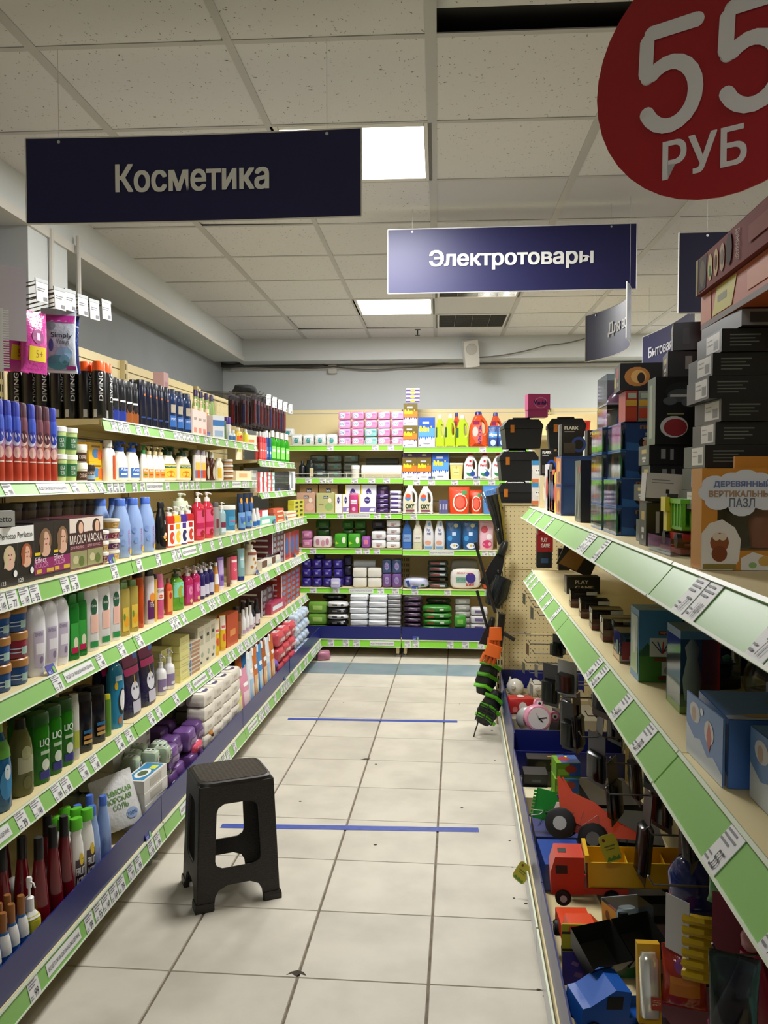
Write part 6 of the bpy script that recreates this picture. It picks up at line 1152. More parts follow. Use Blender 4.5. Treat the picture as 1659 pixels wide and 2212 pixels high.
put(clearbox('toy_window_box', .11, .15, .078, pinktoy, base='b0a8b0'), .43, ya, zA + .0016 + 4 * .0655 + .0555, 0, 'clear box with shiny pink toy on top of the pile', 'box')
col5 = [('r', -.9, .1, .9, .45, 'c0482a'), ('r', -.9, .5, .9, .7, 'd8a83a'), ('r', -.6, .75, .8, .92, 'a8b8a0')]
for k in range(3): put(box('toy_carton', .027, .08, .07, ['b83a30', '8a8a86', '4a4a4c'][k], col5), .395 + .029 * k, yl + .05, zt + .0012, 0, 'small patterned upright carton, ' + ORD[k] + ' from left, on the blue pile', 'box', 'small upright cartons')
put(box('toy_carton', .04, .05, .048, '9ab0c0', [('e', -.2, .5, .4, .3, 'd8d0a0'), ('e', .3, .4, .35, .25, 'c8b878'), ('r', .7, 0, 1, 1, '2a6ab0')]), .40 + .105, yl + .035, zt + .0012, .1, 'small pale carton with flower picture', 'box')
put(box('game_carton', .115, .10, .062, '121214', [('e', -.35, .5, .5, .36, 'b87a3a'), ('e', -.3, .5, .3, .25, 'd8a860'), ('e', -.2, .45, .15, .2, '2a1a14')], L=[('r', -1, 0, 1, 1, '3a3e3c'), ('r', -.2, .5, .5, .9, 'b8403a'), ('r', -.9, .2, -.3, .6, 'b8b04a'), ('r', 0, .2, .6, .35, 'a88a4a')]), .43, yl + .06, zt + .0725, -.05, 'black game carton with explosion picture', 'box')
# black game stack
X6 = .378; y6 = uY(1398, X6, zA)
pg_ = lambda w, d, h: box('game_carton', w, d, h, '111113', [('r', -.5, .3, -.3, .8, '9a9a9a'), ('r', -.1, .25, .05, .8, '8a8a8a')], L=[('r', -1, 0, 1, 1, '2e3230'), ('r', -.4, .6, .5, .8, 'c0a050'), ('r', -.3, .3, .4, .42, 'c9c9c9'), ('r', -.2, .15, .3, .24, 'c9c9c9')])
zz = zA + .0008
for k, (dx, h) in enumerate([(0, .045), (.012, .038), (-.002, .034), (.01, .038), (.006, .040)]):
    put(pg_(.09, .10, h), X6 + .045 + dx, y6 + .05 + .004 * k, zz, [.02, -.03, .06, -.04, 0][k], 'small black game carton with gold letters, ' + ORD[k] + ' from below', 'box', 'small black game cartons'); zz += h + .0008
wm_ = box('game_carton', .11, .07, .135, '0e0f11', [('e', -.05, .78, .62, .14, '1d2226'), ('e', -.1, .72, .5, .1, '4a5254'), ('e', -.5, .64, .25, .06, '5a6264'), ('e', .2, .62, .3, .07, '5a6264'), ('r', -.5, .70, .8, .735, 'c9cccc'), ('r', -.6, .44, 0, .46, '9a9a6a'), ('e', -.35, .26, .5, .16, 'd8d8d8'), ('e', -.3, .25, .42, .13, '9a2a34')], L=[('r', -1, 0, 1, 1, '5a6a54'), ('r', -.5, .1, .2, .9, '9aa890')])
put(wm_, X6 + .07, y6 + .042, zz, 0, 'black carton with grey world map on the small black cartons', 'box'); zz += .1355
put(pg_(.13, .09, .052), X6 + .112, y6 + .06, zz, -.12, 'black carton lying on the world map carton', 'box'); zz += .0528
put(box('game_carton', .12, .09, .055, '1a1922', [('r', .0, .3, .5, .8, '3a3a4a'), ('r', -.7, .2, -.5, .8, '2a2a34')], L=[('r', -1, 0, 1, 1, '26262c'), ('t', 'PLAY the GAME', -.55, .62, .6, .82, 'c8a050', 0, .01), ('r', -.3, .42, .2, .5, 'b8b4bc'), ('r', -.5, .28, .4, .36, 'b8b4bc'), ('r', -.3, .14, .2, .22, 'b8b4bc')]), X6 + .118, y6 + .05, zz, -.2, 'black game carton with gold letters crowning the pile', 'box')
put(box('leaflet_carton', .07, .03, .055, '1a1a1c', L=[('r', -1, 0, 1, 1, 'cfcdcb')], F=[('r', -1, .12, 1, 1, 'd8d4d2'), ('r', -.7, .75, .3, .78, '8a8a8a'), ('r', -.7, .65, .5, .68, '8a8a8a'), ('r', .1, .3, .3, .45, '2a2a2a'), ('r', .2, .16, .8, .3, '4a4a4a')]), X6 - .002 + .02, y6 - .03, zA + .086, .1, 'black carton with large white sticker', 'box', ry=.06)
put(pg_(.07, .05, .083), X6 + .02, y6 - .028, zA + .0008, .05, 'black carton under the white sticker carton', 'box')
# labelled long boxes
lg = box('drone_carton', .30, .14, .0365, '0f1112', [('r', -.92, .7, -.6, .76, '6a746a'), ('r', -.92, .55, -.66, .6, '6a746a'), ('r', -.92, .4, -.62, .45, '6a746a'), ('r', -.92, .25, -.7, .3, '6a746a'), ('t', 'QUADROCOPTER', .45, .1, .52, .9, '5a625a', 1)], L=[('r', -1, 0, 1, 1, '2a2d2c'), ('r', -.2, .12, .85, .92, 'd0cdc8'), ('r', .4, .2, .75, .6, '6a6a6a'), ('r', -.1, .7, .3, .75, '8a8a8a'), ('r', -.1, .5, .3, .55, '8a8a8a')])
X7 = .412; y7 = uY(1545, X7, 1.55); rr = random.Random(8)
for k, dx in enumerate([.0, .004, -.018, -.014, -.012, .004, .006, -.008, -.004, .008]):
    put(lg, X7 + .15 + dx, y7 + .07 + .004 * (k % 3), zA + .0008 + k * .0371, (rr.random() - .5) * .05, 'long black carton with white end label, ' + (ORD[k] + ' from below' if k < 9 else 'topmost'), 'box', 'long black labelled cartons')
z7 = zA + 10 * .0371
put(box('game_carton', .26, .2, .028, '141414', [('r', -1, .05, .6, .95, '8c8d90'), ('r', -.9, .2, -.4, .8, '3a3a3c'), ('r', -.3, .5, .5, .8, '4a4a4c')]), X7 + .16, y7 + .09, z7 + .0015, .03, 'flat black carton with grey barcode side', 'box')
put(box('toy_carton', .30, .50, .06, 'b8582a', L=[('r', -1, 0, 1, .16, '5a4434'), ('r', -1, .16, -.75, 1, 'c06a3a'), ('p', [(-.72, .2), (-.3, .2), (-.2, .95), (-.62, .95)], 'c4b83a'), ('r', -.6, .5, -.4, .7, '6a6a2a'), ('r', .0, .3, .8, .8, 'c8784a')], rough=.6), X7 + .18, y7 - .05, z7 + .031, .0, 'orange and yellow film-wrapped box under the brown one', 'box')
p = box('construction_set_carton', .28, .52, .064, '7a2e26', L=[('r', -1, 0, -.95, 1, '9a8a5a'), ('p', [(-.93, .05), (-.76, .05), (-.74, .95), (-.94, .95)], '2a1c18'), ('e', -.84, .5, .06, .38, '6a5a40'), ('e', -.66, .5, .05, .36, 'cfc08a'), ('e', -.53, .5, .05, .36, 'd0b088'), ('e', -.40, .5, .05, .36, 'c0a890'), ('e', -.66, .4, .025, .15, '3a7a3a'), ('e', -.53, .5, .025, .2, '6a3a24'), ('e', -.40, .5, .03, .2, '8a7a70'), ('e', -.26, .55, .06, .4, '3a2018'), ('t', 'ДИНОЗАВР', -.14, .12, -.06, .88, 'c9b8b0', 2), ('r', .1, .3, .8, .7, '8a4a40')], T=[('r', -1, 0, 1, 1, '8a3a30')], rough=.85)
put(p, X7 + .16, y7 - .06, z7 + .0925, 0, 'long brown-red carton with three oval pictures, top right', 'box')
# owl puzzle carton
p = Proto('wooden_puzzle_carton', .22, .05, .145); w, d, h = p.w, p.d, p.h
fr = M('c8862a', .4)
p.part('carton', MB().span((-w / 2, -d / 2, 0), (w / 2, d / 2, .028), fr).span((-w / 2, -d / 2, h - .022), (w / 2, d / 2, h), fr).span((-w / 2, -d / 2, .028), (-w / 2 + .022, d / 2, h - .022), fr).span((w / 2 - .02, -d / 2, .028), (w / 2, d / 2, h - .022), fr).span((-w / 2 + .02, d / 2 - .004, .028), (w / 2 - .02, d / 2, h - .02), M('2a1c18', .5)))
p.part('header', MB().span((-w / 2 + .06, d / 2 - .004, h), (w / 2, d / 2, h + .018), fr))
ow = M('c05a34', .45); mb = MB()
mb.loft([(.03, .05, .012, 3), (.07, .055, .014, 3), (.1, .04, .012, 3), (.118, .02, .008, 3)], ow, 20, xf=Matrix.Translation((.02, .008, 0)))
for sx in (-.018, .018): mb.loft([(0, .018, .018, 2), (.004, .018, .018, 2)], M('d06a40', .4), 16, xf=Matrix.Translation((.02 + sx, -.006, .098)) @ Matrix.Rotation(PI / 2, 4, 'X')); mb.loft([(.004, .010, .010, 2), (.006, .010, .010, 2)], M('e8e4dc', .4), 14, xf=Matrix.Translation((.02 + sx, -.006, .098)) @ Matrix.Rotation(PI / 2, 4, 'X')); mb.loft([(.006, .006, .006, 2), (.0075, .006, .006, 2)], M('2a2a5a', .3), 12, xf=Matrix.Translation((.02 + sx, -.006, .098)) @ Matrix.Rotation(PI / 2, 4, 'X'))
p.part('wooden_toy', mb)
p.part('window', MB().span((-w / 2 + .021, -d / 2 + .002, .027), (w / 2 - .019, -d / 2 + .0028, h - .021), CLR))
fn = lambda a, b, e: (a * w / 2, -d / 2 - e, b * h)
mb = MB(); cl = [(-.62, .87), (-.45, .9), (-.28, .87), (-.84, .84), (-.14, .84), (-.88, .76), (-.1, .76), (-.8, .68), (-.2, .68), (-.5, .62), (-.6, .78), (-.4, .78), (-.55, .7), (-.35, .7)]
paint(mb, fn, [('e', a, b, .17, .09, 'd8dce4') for a, b in cl] + [('t', 'ДЕРЕВЯННЫЙ', -.86, .81, -.14, .89, '6a7aa8', 0, .01), ('t', 'ВЕРТИКАЛЬНЫЙ', -.92, .72, -.08, .80, 'a8886a', 0, .01), ('t', 'ПАЗЛ', -.66, .62, -.34, .71, '5a6a78', 0, .01), ('t', 'PLAY', .1, .88, .36, .96, 'a88a4a'), ('t', 'GAME', .5, .88, .8, .96, 'b84a34')], 1, 1)
paint(mb, fn, [('p', [(-1, 0), (-.6, 0), (-.52, .1), (-.5, .3), (-.58, .42), (-.74, .5), (-.9, .46), (-1, .36)], 'dcd8d0'), ('e', -.77, .27, .12, .1, '8a4a24'), ('e', -.77, .16, .1, .08, '7a3a1a'), ('e', -.81, .33, .05, .04, 'd8c8b0'), ('e', -.73, .33, .05, .04, 'd8c8b0'), ('r', -.98, .01, -.56, .06, '8a7a3a'), ('p', [(-.5, 0), (1, 0), (1, .14), (.8, .2), (.5, .12), (.2, .2), (-.1, .12), (-.35, .18), (-.5, .12)], 'dcdad4'), ('e', -.2, .09, .08, .05, 'c8a050'), ('e', .15, .06, .05, .03, '6a8ab0'), ('e', .4, .1, .06, .04, 'b87a4a'), ('e', -.35, .05, .05, .03, '8ab06a')], 1, 1)
p.part('print', mb)
rb(p, 1512, .345, zA, 'orange window carton with a wooden owl puzzle', 'box', rz=.02)
# little green and yellow truck in a clear tray
t = Proto('toy_truck', .06, .10, .09); GRN, YEL, RED = M('6ab82a', .3), M('d8c82a', .3), M('b02a24', .35)
t.part('chassis', MB().span((-.026, -.045, .012), (.026, .05, .024), RED))
mb = MB().span((-.024, -.03, .03), (.024, .045, .036), GRN)
for k in range(4):
    for sx in (-.022, .022): mb.span((sx - .003, -.026 + .02 * k, .036), (sx + .003, -.018 + .02 * k, .078), GRN)
    mb.span((-.024 + .0135 * k, -.03, .036), (-.018 + .0135 * k, -.026, .078), GRN)
mb.span((-.027, -.032, .076), (.027, .046, .084), GRN); mb.span((-.022, .04, .036), (.022, .044, .076), GRN); t.part('cage', mb)
t.part('cab', MB().span((-.03, .05, .02), (.024, .075, .08), YEL).span((-.034, .046, .06), (-.026, .08, .086), YEL))
for sx in (-1, 1):
    for sy in (-.03, .055): t.part('wheel', MB().loft([(-.006, .013, .013, 2), (.006, .013, .013, 2)], M('141414', .5), 12, xf=Matrix.Translation((sx * .028, sy, .013)) @ Matrix.Rotation(R90, 4, 'Y')))
y_ = uY(1478, .385, zA + .05)
put(t, .405, y_ + .03, zA + .012, 0, 'small green and yellow toy truck beside the owl carton', 'toy')
put(Proto('blister_tray', .09, .14, .03).part('tray', MB().span((-.05, -.06, 0), (.05, .09, .0015), CLR).span((-.05, -.06, 0), (-.0492, .09, .03), CLR).span((-.05, -.06, 0), (.05, -.0592, .03), CLR).span((-.03, -.05, .002), (.03, .08, .01), RED)), .403, y_ + .03, zA + .0008, .03, 'clear plastic tray with red base under the green truck', 'tray')
# --- lower right shelf
rd = lambda w, d, h, c='8a1a1e', f=True: box('game_carton', w, d, h, c, [('t', 'PLAY', -.5, .58, .3, .82, 'd8ccc0', 0, .02), ('t', 'GAME', -.5, .25, .6, .48, 'd8ccc0', 0, .02)] if f else [], L=[('r', -.9, .1, .9, .9, '3a1a1a')])
rb(box('game_carton', .07, .06, .075, '16181c', [('r', -.5, .3, .5, .6, '2a4a6a')]), 1160, .375, zB, 'dark carton under two red game cartons', 'box')
y = uY(1160, .375, zB)
for k in range(2): put(rd(.075, .065, .082), .375 + .037 + .004 * k, y + .034, zB + .0768 + k * .0828, .04 * k, 'red game carton with white letters, ' + ['lower', 'upper'][k] + ' of the pair', 'box', 'red game cartons')
put(box('game_carton', .05, .05, .1, '1a2430', [('e', 0, .5, .4, .25, '3a5a7a')]), .49, y - .08, zB + .0008, 0, 'dark blue carton right of the red game cartons', 'box')
lean = box('game_carton', .15, .035, .22, '16120e', [('p', [(-.9, .02), (.2, .02), (.3, .3), (-.6, .4)], '8a6224'), ('t', 'GAME', -.8, .55, -.4, .75, 'b89a60', 1), ('t', 'ДОМИНО БУМ', -.2, .35, .1, .95, '3a5a8a', 1), ('t', 'DAILY', .3, .4, .6, .85, '3a5a8a', 1)], L=[('r', -1, 0, 1, 1, 'c0b8a0'), ('r', -.8, .1, .4, .9, '9a8a5a')])
put(lean, .49, uY(1190, .40, zB) - .03, zB + .034, -.12, 'black and gold game carton leaning to the right', 'box', ry=.40)
rb(rd(.12, .08, .062, '1c2018'), 1226, .39, zB, 'dark olive game carton with pale letters', 'box', dx=.01, dy=.1)
def car(mb, w, d, h): mb.span((-w * .4, -d * .35, h * .1), (w * .3, d * .35, h * .45), M('7a1f1c', .25)).span((-w * .3, -d * .25, h * .45), (w * .25, d * .2, h * .75), M('20201e', .3)).span((-w * .49, -d * .48, h * .06), (-w * .1, -d * .44, h * .5), M('8a4a2a', .4))
for k, (uc, X, sc_) in enumerate([(1234, .372, .055), (1256, .374, .055), (1280, .376, .058), (1304, .378, .06), (1330, .40, .06)]):
    rb(clearbox('toy_car_box', .085, .07, sc_, car, [('r', -1, .06, 1, .22, '6a2a20'), ('r', .2, .75, 1, .95, 'c9ccd0')], [('r', -1, .06, 1, .3, '7a5a3a'), ('r', -.8, .75, .2, .95, 'c9ccd0')], '4a3a2a'), uc, X, zB, 'clear boxed toy car, ' + ORD[k] + ' from left in the receding row', 'box', rz=-.05, group='boxed toy cars')
rb(clearbox('toy_car_box', .085, .08, .07, car, [('r', -1, .06, 1, .22, 'a8a49a'), ('r', -.9, .1, .9, .7, '8a2a24'), ('t', 'PLAY', -.5, .12, .5, .22, 'e0d8d0')], [('r', -1, .06, 1, .25, 'c9a87a'), ('e', .3, .45, .4, .25, '3a6a6a')], '8a6a4a'), 1345, .372, zB, 'larger boxed toy car with white roof at the front', 'box', dy=.035)
back_d = box('game_carton', .12, .12, .22, '15120f', [('e', 0, .35, .3, .15, '4a2a1c'), ('r', -.7, .8, .7, .9, '3a342c')])
for k in range(4): put(back_d, .70, 1.45 + .38 * k, zB + .0008, .05 * k, 'dark carton deep on the lower right shelf, ' + ORD[k] + ' from camera', 'box', 'dark cartons at the back')
cf = [('r', -1, .45, 1, 1, '4a86b8'), ('r', -1, 0, 1, .45, '3f7a2a'), ('p', [(-1, .4), (-.6, .55), (-.2, .42), (.3, .58), (.7, .44), (1, .5), (1, .38), (-1, .36)], '2a5a34'), ('r', -.5, .36, .75, .62, 'd0d4d4')] + [('p', [(.05, .40), (.12, .40), (-.42 + .26 * k + .06, .57), (-.42 + .26 * k, .57)], c) for k, c in enumerate(('3a3a4a', '2a6a9a', 'c0302a', '26265a', 'b8502a'))] + [('r', -.1, .66, .7, .72, '7a3a24'), ('t', 'творчество', -.05, .67, .65, .71, 'd8c0a8'), ('r', -.3, .3, .5, .345, '7a3a24'), ('r', .05, .1, .85, .29, 'c9cccc'), ('e', .4, .17, .25, .06, '9a9a9a'), ('e', .5, .24, .12, .04, '8a8a8a'), ('r', -.1, .04, .6, .09, '7a3a24')]
p = box('craft_set_carton', .088, .085, .15, '4a86b8', cf, L=[('r', -.8, .1, .8, .9, 'c0ccc0'), ('p', [(-.8, .1), (.8, .1), (.8, .45), (-.8, .55)], 'a8c08a'), ('e', 0, .55, .4, .2, 'd8d8d4')], T=[('r', -1, 0, 1, 1, '6aa8d8'), ('r', -.4, .4, .5, .6, 'b87a4a')])
rb(p, 1379, .376, zB, 'blue and green craft carton with animal figurine pictures', 'box')
p2 = Proto('craft_set_carton', .07, .1, .15); mb = MB().span((-.035, .047, 0), (.035, .05, .15), M('5a8ab0', .4)).span((-.035, -.05, 0), (.035, .05, .012), M('7a9a4a', .4)).span((-.035, -.05, .135), (.035, .05, .15), M('4a7aa0', .4)).span((.03, -.05, .012), (.035, .05, .135), M('8a1a20', .4))
p2.part('carton', mb); p2.part('figurine', MB().loft([(.012, .014, .014, 2), (.05, .018, .016, 2), (.09, .01, .01, 2), (.11, .014, .012, 2), (.125, .004, .004, 2)], M('d0d0c8', .4), 12)); p2.part('window', MB().span((-.035, -.05, .012), (-.0344, .05, .135), CLR).span((-.035, -.05, .012), (.03, -.0494, .135), CLR))
rb(p2, 1468, .40, zB, 'narrow window carton with pale figurine beside the craft carton', 'box', dx=.0)
def dome(w, h):
    p = Proto('dome_case', w, w * .8, h); p.part('cover', MB().loft([(.02, w / 2, w * .4, 4), (h * .75, w / 2, w * .4, 4), (h * .9, w * .44, w * .34, 4), (h * .97, w * .33, w * .25, 4), (h, w * .15, w * .12, 4)], CLR, 24))
    p.part('base', MB().loft([(0, w * .5, w * .4, 4), (.02, w * .5, w * .4, 4)], M('1c1a3a', .3), 20)); p.part('toy', MB().loft([(.02, w * .3, w * .24, 3), (h * .3, w * .34, w * .26, 3), (h * .32, w * .42, w * .3, 3), (h * .34, w * .42, w * .3, 3)], M('26246a', .3), 16).loft([(h * .34, .008, .008, 2), (h * .42, .009, .009, 2), (h * .46, .003, .003, 2)], M('8a9a6a', .4), 10, xf=Matrix.Translation((-w * .15, 0, 0))).loft([(h * .34, .007, .007, 2), (h * .40, .01, .008, 2), (h * .43, .004, .004, 2)], M('5a9a98', .4), 10, xf=Matrix.Translation((w * .2, -w * .1, 0)))); return p
put(dome(.085, .15), .53, uY(1548, .53, zB), zB + .0008, .1, 'clear dome case with dark purple toy base inside', 'toy')
put(dome(.10, .17), .60, uY(1548, .53, zB) + .13, zB + .0008, .1, 'taller clear dome case behind the first dome', 'toy')
q = Proto('clear_ball', .13, .13, .13); q.part('shell', MB().loft([(.065 - .065 * math.cos(PI * k / 12) , .065 * math.sin(PI * k / 12) + .0005, .065 * math.sin(PI * k / 12) + .0005, 2) for k in range(13)], CLR, 24)); q.part('filling', MB().loft([(.004, .02, .02, 2), (.02, .044, .044, 2), (.04, .055, .055, 2), (.05, .057, .057, 2)], M('4a2a34', .5), 20))
R_ = [(.065 - .0655 * math.cos(PI * k / 12), .0655 * math.sin(PI * k / 12), .0655 * math.sin(PI * k / 12), 2) for k in range(13)]
q.part('label', paint(MB(), loft_fn(R_, 2, 0, .13), [('r', -.85, .3, .9, .62, 'b0b0d0'), ('r', -.8, .3, -.55, .6, 'd8d8e0')] + [('r', -.78, .32 + .03 * k, -.6, .335 + .03 * k, '2a2a2e') for k in range(9)] + [('e', .2, .48, .2, .08, 'b8b86a')], 8, 6))
put(q, .565, uY(1690, .565, zB + .06), zB + .0008, .2, 'clear plastic ball with lilac label at the right edge', 'toy')
# light blue unicorn cartons
uf = [('r', -1, 0, 1, 1, '5f86c0'), ('p', [(-1, 0), (1, 0), (1, .16), (.5, .3), (.2, .22), (-.2, .4), (-.5, .34), (-1, .5)], 'c0c8d4'), ('e', -.5, .75, .3, .16, 'c9c8cc'), ('e', -.55, .72, .12, .12, 'b89a80'), ('e', .3, .62, .25, .18, 'd0c8c4'), ('p', [(.3, .8), (.45, .55), (.3, .3), (.18, .55)], 'b84a44'), ('e', -.1, .85, .08, .06, 'd8dce4')]
uc_ = lambda: box('toy_set_carton', .24, .16, .095, '4a78c0', [('r', -1, 0, 1, 1, '4a78c4'), ('e', -.2, .2, .3, .2, 'a8b4d8'), ('e', .4, .5, .3, .3, 'b8a088')], L=uf, T=[('r', -1, 0, 1, 1, '5a8ad0'), ('p', [(-1, 0), (1, 0), (1, .25), (.3, .18), (-.3, .22), (-1, .12)], 'b0b8d8'), ('t', 'PONY', -.35, .45, .25, .6, 'a8824a', 0, .02), ('e', -.2, .28, .25, .05, 'c9ccd8'), ('e', -.6, .12, .2, .05, 'c0a070')])
yU = 1.175; put(uc_(), .372 + .12, yU + .08, zB + .0008, -.03, 'light blue sky-print carton, the farther of two', 'box', 'sky-print cartons')
put(Proto('carton_flap', .16, .002, .09).part('flap', MB().span((-.08, -.001, 0), (.08, .001, .095), M('6a90c8', .35))).part('print', paint(MB(), lambda a, b, e: (a * .08, -.001 - e, b * .095), uf, 1, 1)), .361, yU + .085, zB + .0008, -R90 + .04, 'pale blue cardboard sheet in front of the sky-print carton', 'cardboard', ry=0)
put(uc_(), .392 + .12, yU - .1, zB + .0008, .02, 'light blue sky-print carton, the nearer of two', 'box', 'sky-print cartons')
# ================================================================ bins on the right
WHEEL = M('18181a', .6); HUB = M('b8bcc0', .35); OR_ = M('e04a20', .35); RD_ = M('c23a26', .38); YL_ = M('d8aa1a', .35); BK_ = M('1a1b18', .45); BL_ = M('1a56b0', .35)
def wheel(p, x, y, z, r, wd, ax='Y'):
    R = Matrix.Rotation(R90, 4, 'X') if ax == 'Y' else Matrix.Rotation(R90, 4, 'Y')
    nm = 'wheel' if not any(n == 'wheel' for n, _, _ in p.parts) else 'wheel'
    p.parts.append((nm, MB().loft([(-wd / 2, r * .86, r * .86, 2), (-wd / 2 + .004, r, r, 2), (wd / 2 - .004, r, r, 2), (wd / 2, r * .86, r * .86, 2)], WHEEL, 16, xf=Matrix.Translation((x, y, z)) @ R).loft([(-wd / 2 - .001, r * .45, r * .45, 2), (wd / 2 + .001, r * .45, r * .45, 2)], HUB, 12, xf=Matrix.Translation((x, y, z)) @ R).mesh('wheel'), None))
# orange dumper in a net
d = Proto('toy_dump_truck', .26, .14, .16)
mb = MB(); A = [(-.14, .12), (-.10, .07), (.07, .07), (.15, .10)]
for sy in (-.062, .058): mb.prism([(-.10, .065), (.06, .065), (.15, .10), (.155, .118), (.07, .125), (-.02, .15), (-.10, .15), (-.15, .185), (-.155, .178)], sy, sy + .004, OR_)
mb.add([(-.10, -.06, .068), (.06, -.06, .068), (.06, .06, .068), (-.10, .06, .068), (.15, -.06, .102), (.15, .06, .102), (-.15, -.06, .18), (-.15, .06, .18)], [(0, 1, 2, 3), (1, 4, 5, 2), (3, 7, 6, 0)], OR_); d.part('tipper', mb)
d.part('chassis', MB().span((-.11, -.03, .035), (.10, .03, .066), M('c03018', .4)).span((-.13, -.035, .06), (-.09, .035, .10), M('d8d4d0', .4)))
for x in (-.09, .025):
    for y in (-.075, .075): wheel(d, x, y, .045, .05, .045)
ns = MB(); nv = []
for k in range(14):
    t = k / 13 * 2 * PI; ns.tube([(.16 * math.cos(t) * .9 - .02, .085 * math.sin(t), .0), (.15 * math.cos(t + .25) - .01, .082 * math.sin(t + .25), .06), (.10 * math.cos(t + .5), .06 * math.sin(t + .5), .125)], .0007, M('3a3a3a', .4), 3)
    ns.tube([(.16 * math.cos(t) * .9 - .02, .085 * math.sin(t), .0), (.15 * math.cos(t - .25) - .01, .082 * math.sin(t - .25), .06), (.10 * math.cos(t - .5), .06 * math.sin(t - .5), .125)], .0007, M('3a3a3a', .4), 3)
d.part('net', ns)
pt = onx(1258, 1760, .42); put(d, .425, 2.86, .275, -.35, 'orange toy dump truck with black wheels in a net', 'toy', rx=-.38, ry=.3)
def swing_tag(u, v, X, label, rz, tilt, col='c4b82a'):
    p = Proto('swing_tag', .055, .002, .08); p.part('card', MB().loft([(-.0008, .026, .038, 5), (.0008, .026, .038, 5)], M(col, .4), 20, xf=Matrix.Rotation(R90, 4, 'X')))
    p.part('print', paint(MB(), lambda a, b, e: (a * .026, -.0008 - e, (b - .5) * .076), [('e', -.45, .82, .16, .07, '6a2a2a'), ('r', -.6, .55, .6, .6, '6a6a2a'), ('r', -.5, .45, .5, .48, '6a6a2a'), ('p', [(-.8, .06), (.8, .06), (.7, .22), (.4, .14), (.1, .24), (-.2, .14), (-.5, .22)], '5a8a2a')], 1, 1))
    q = onx(u, v, X); put(p, q.x, q.y, q.z, rz, label, 'tag', rx=tilt[0], ry=tilt[1])
swing_tag(1318, 1832, .44, 'yellow swing tag with grass print on the dump truck', .1, (-.3, -.3))
swing_tag(1128, 1885, .235, 'yellow swing tag hanging outside the bin over the floor', -.5, (-.1, .5), 'b8b02a')
# articulated red cab with yellow trailer, laid across the bin
t = Proto('toy_truck', .42, .12, .16)
t.part('cab', MB().prism([(-.20, .03), (-.10, .03), (-.10, .145), (-.185, .145), (-.20, .10)], -.05, .05, RD_).span((-.10, -.045, .03), (.03, .045, .05), RD_))
t.part('cab_window', MB().span((-.185, -.0515, .095), (-.15, -.0495, .12), BK_).span((-.175, -.015, .1445), (-.15, .015, .1465), BK_))
mb = MB(); x0, x1 = -.085, .24
for sy in (-.058, .055): mb.span((x0, sy, .058), (x1, sy + .004, .135), YL_)
mb.span((x0, -.058, .058), (x1, .058, .062), YL_).span((x1 - .003, -.058, .058), (x1, .058, .135), YL_).span((x0 - .004, -.06, .058), (x0, .06, .155), YL_).span((x0 - .012, -.062, .135), (x0, .062, .158), YL_)
for x in (.03, .14): mb.span((x, -.055, .062), (x + .003, .055, .118), YL_)
t.part('trailer', mb)
for x in (-.165, -.02, .16, .2):
    for y in (-.05, .05): wheel(t, x, y, .022, .024, .022)
put(t, .49, 2.60, .235, -.05, 'red cab toy truck with long yellow trailer', 'toy', ry=-.04)
# second red truck, mostly covered
t2 = Proto('toy_truck', .1, .2, .11); t2.part('cab', MB().prism([(-.05, .02), (.05, .02), (.05, .09), (.03, .11), (-.04, .11), (-.05, .07)], -.10, -.03, OR_).span((-.045, -.03, .02), (.045, .1, .06), OR_)); t2.part('cab_window', MB().span((-.03, -.1015, .07), (.03, -.0995, .095), BK_).span((-.0515, -.08, .06), (-.0495, -.05, .09), BK_))
for x in (-.045, .045):
    for y in (-.07, .06): wheel(t2, x, y, .02, .022, .02, 'X')
put(t2, .342, 2.40, .19, .06, 'bright orange-red toy truck half covered by a yellow card', 'toy')
# yellow and purple hanging card
cd = Proto('toy_blister_card', .115, .006, .16)
cd.part('card', MB().span((-.058, -.002, 0), (.058, .002, .16), M('b8b020', .4)))
cd.part('print', paint(MB(), lambda a, b, e: (a * .058, -.002 - e, b * .16), [('r', -1, .0, 1, .55, '463a86'), ('r', -1, .56, 1, .6, '2a2a1a'), ('r', -1, .84, 1, .88, '3a341a'), ('t', 'PLAY GAME', -.4, .7, .5, .76, '7a2a1a', 0, .02), ('r', -.2, .63, .5, .69, 'a83a24'), ('e', 0, .93, .3, .02, '1a1a12'), ('p', [(-.6, .35), (-.3, .3), (-.2, .36), (-.5, .4)], '8a6a90'), ('p', [(.1, .36), (.5, .3), (.6, .37), (.2, .42)], '8a6a90'), ('p', [(-.5, .15), (-.1, .12), (-.05, .2), (-.4, .22)], '7a5a86')], 1, 1))
put(cd, .345, 2.285, .145, .05, 'yellow and purple toy card standing in the bin', 'card', rx=-.12)
# white box with small car
wb = clearbox('toy_car_box', .11, .10, .075, lambda mb, w, d_, h: mb.loft([(h * .1, w * .3, d_ * .25, 3), (h * .45, w * .32, d_ * .26, 3), (h * .8, w * .2, d_ * .18, 3)], M('dcdcdc', .25), 14).span((-w * .3, -d_ * .27, h * .5), (-.01, -d_ * .1, h * .7), BK_), [('r', -1, .06, 1, .3, 'b89a3a'), ('e', -.3, .18, .2, .1, '4a3a1a')], [('r', -1, .06, 1, .9, 'b8983a'), ('e', -.2, .5, .3, .2, '5a4a2a'), ('e', .4, .3, .2, .15, 'd8c88a')], 'c0c4c8')
put(wb, .485, 2.40, .245, .25, 'white window box with a small white car', 'box', rx=-.15)
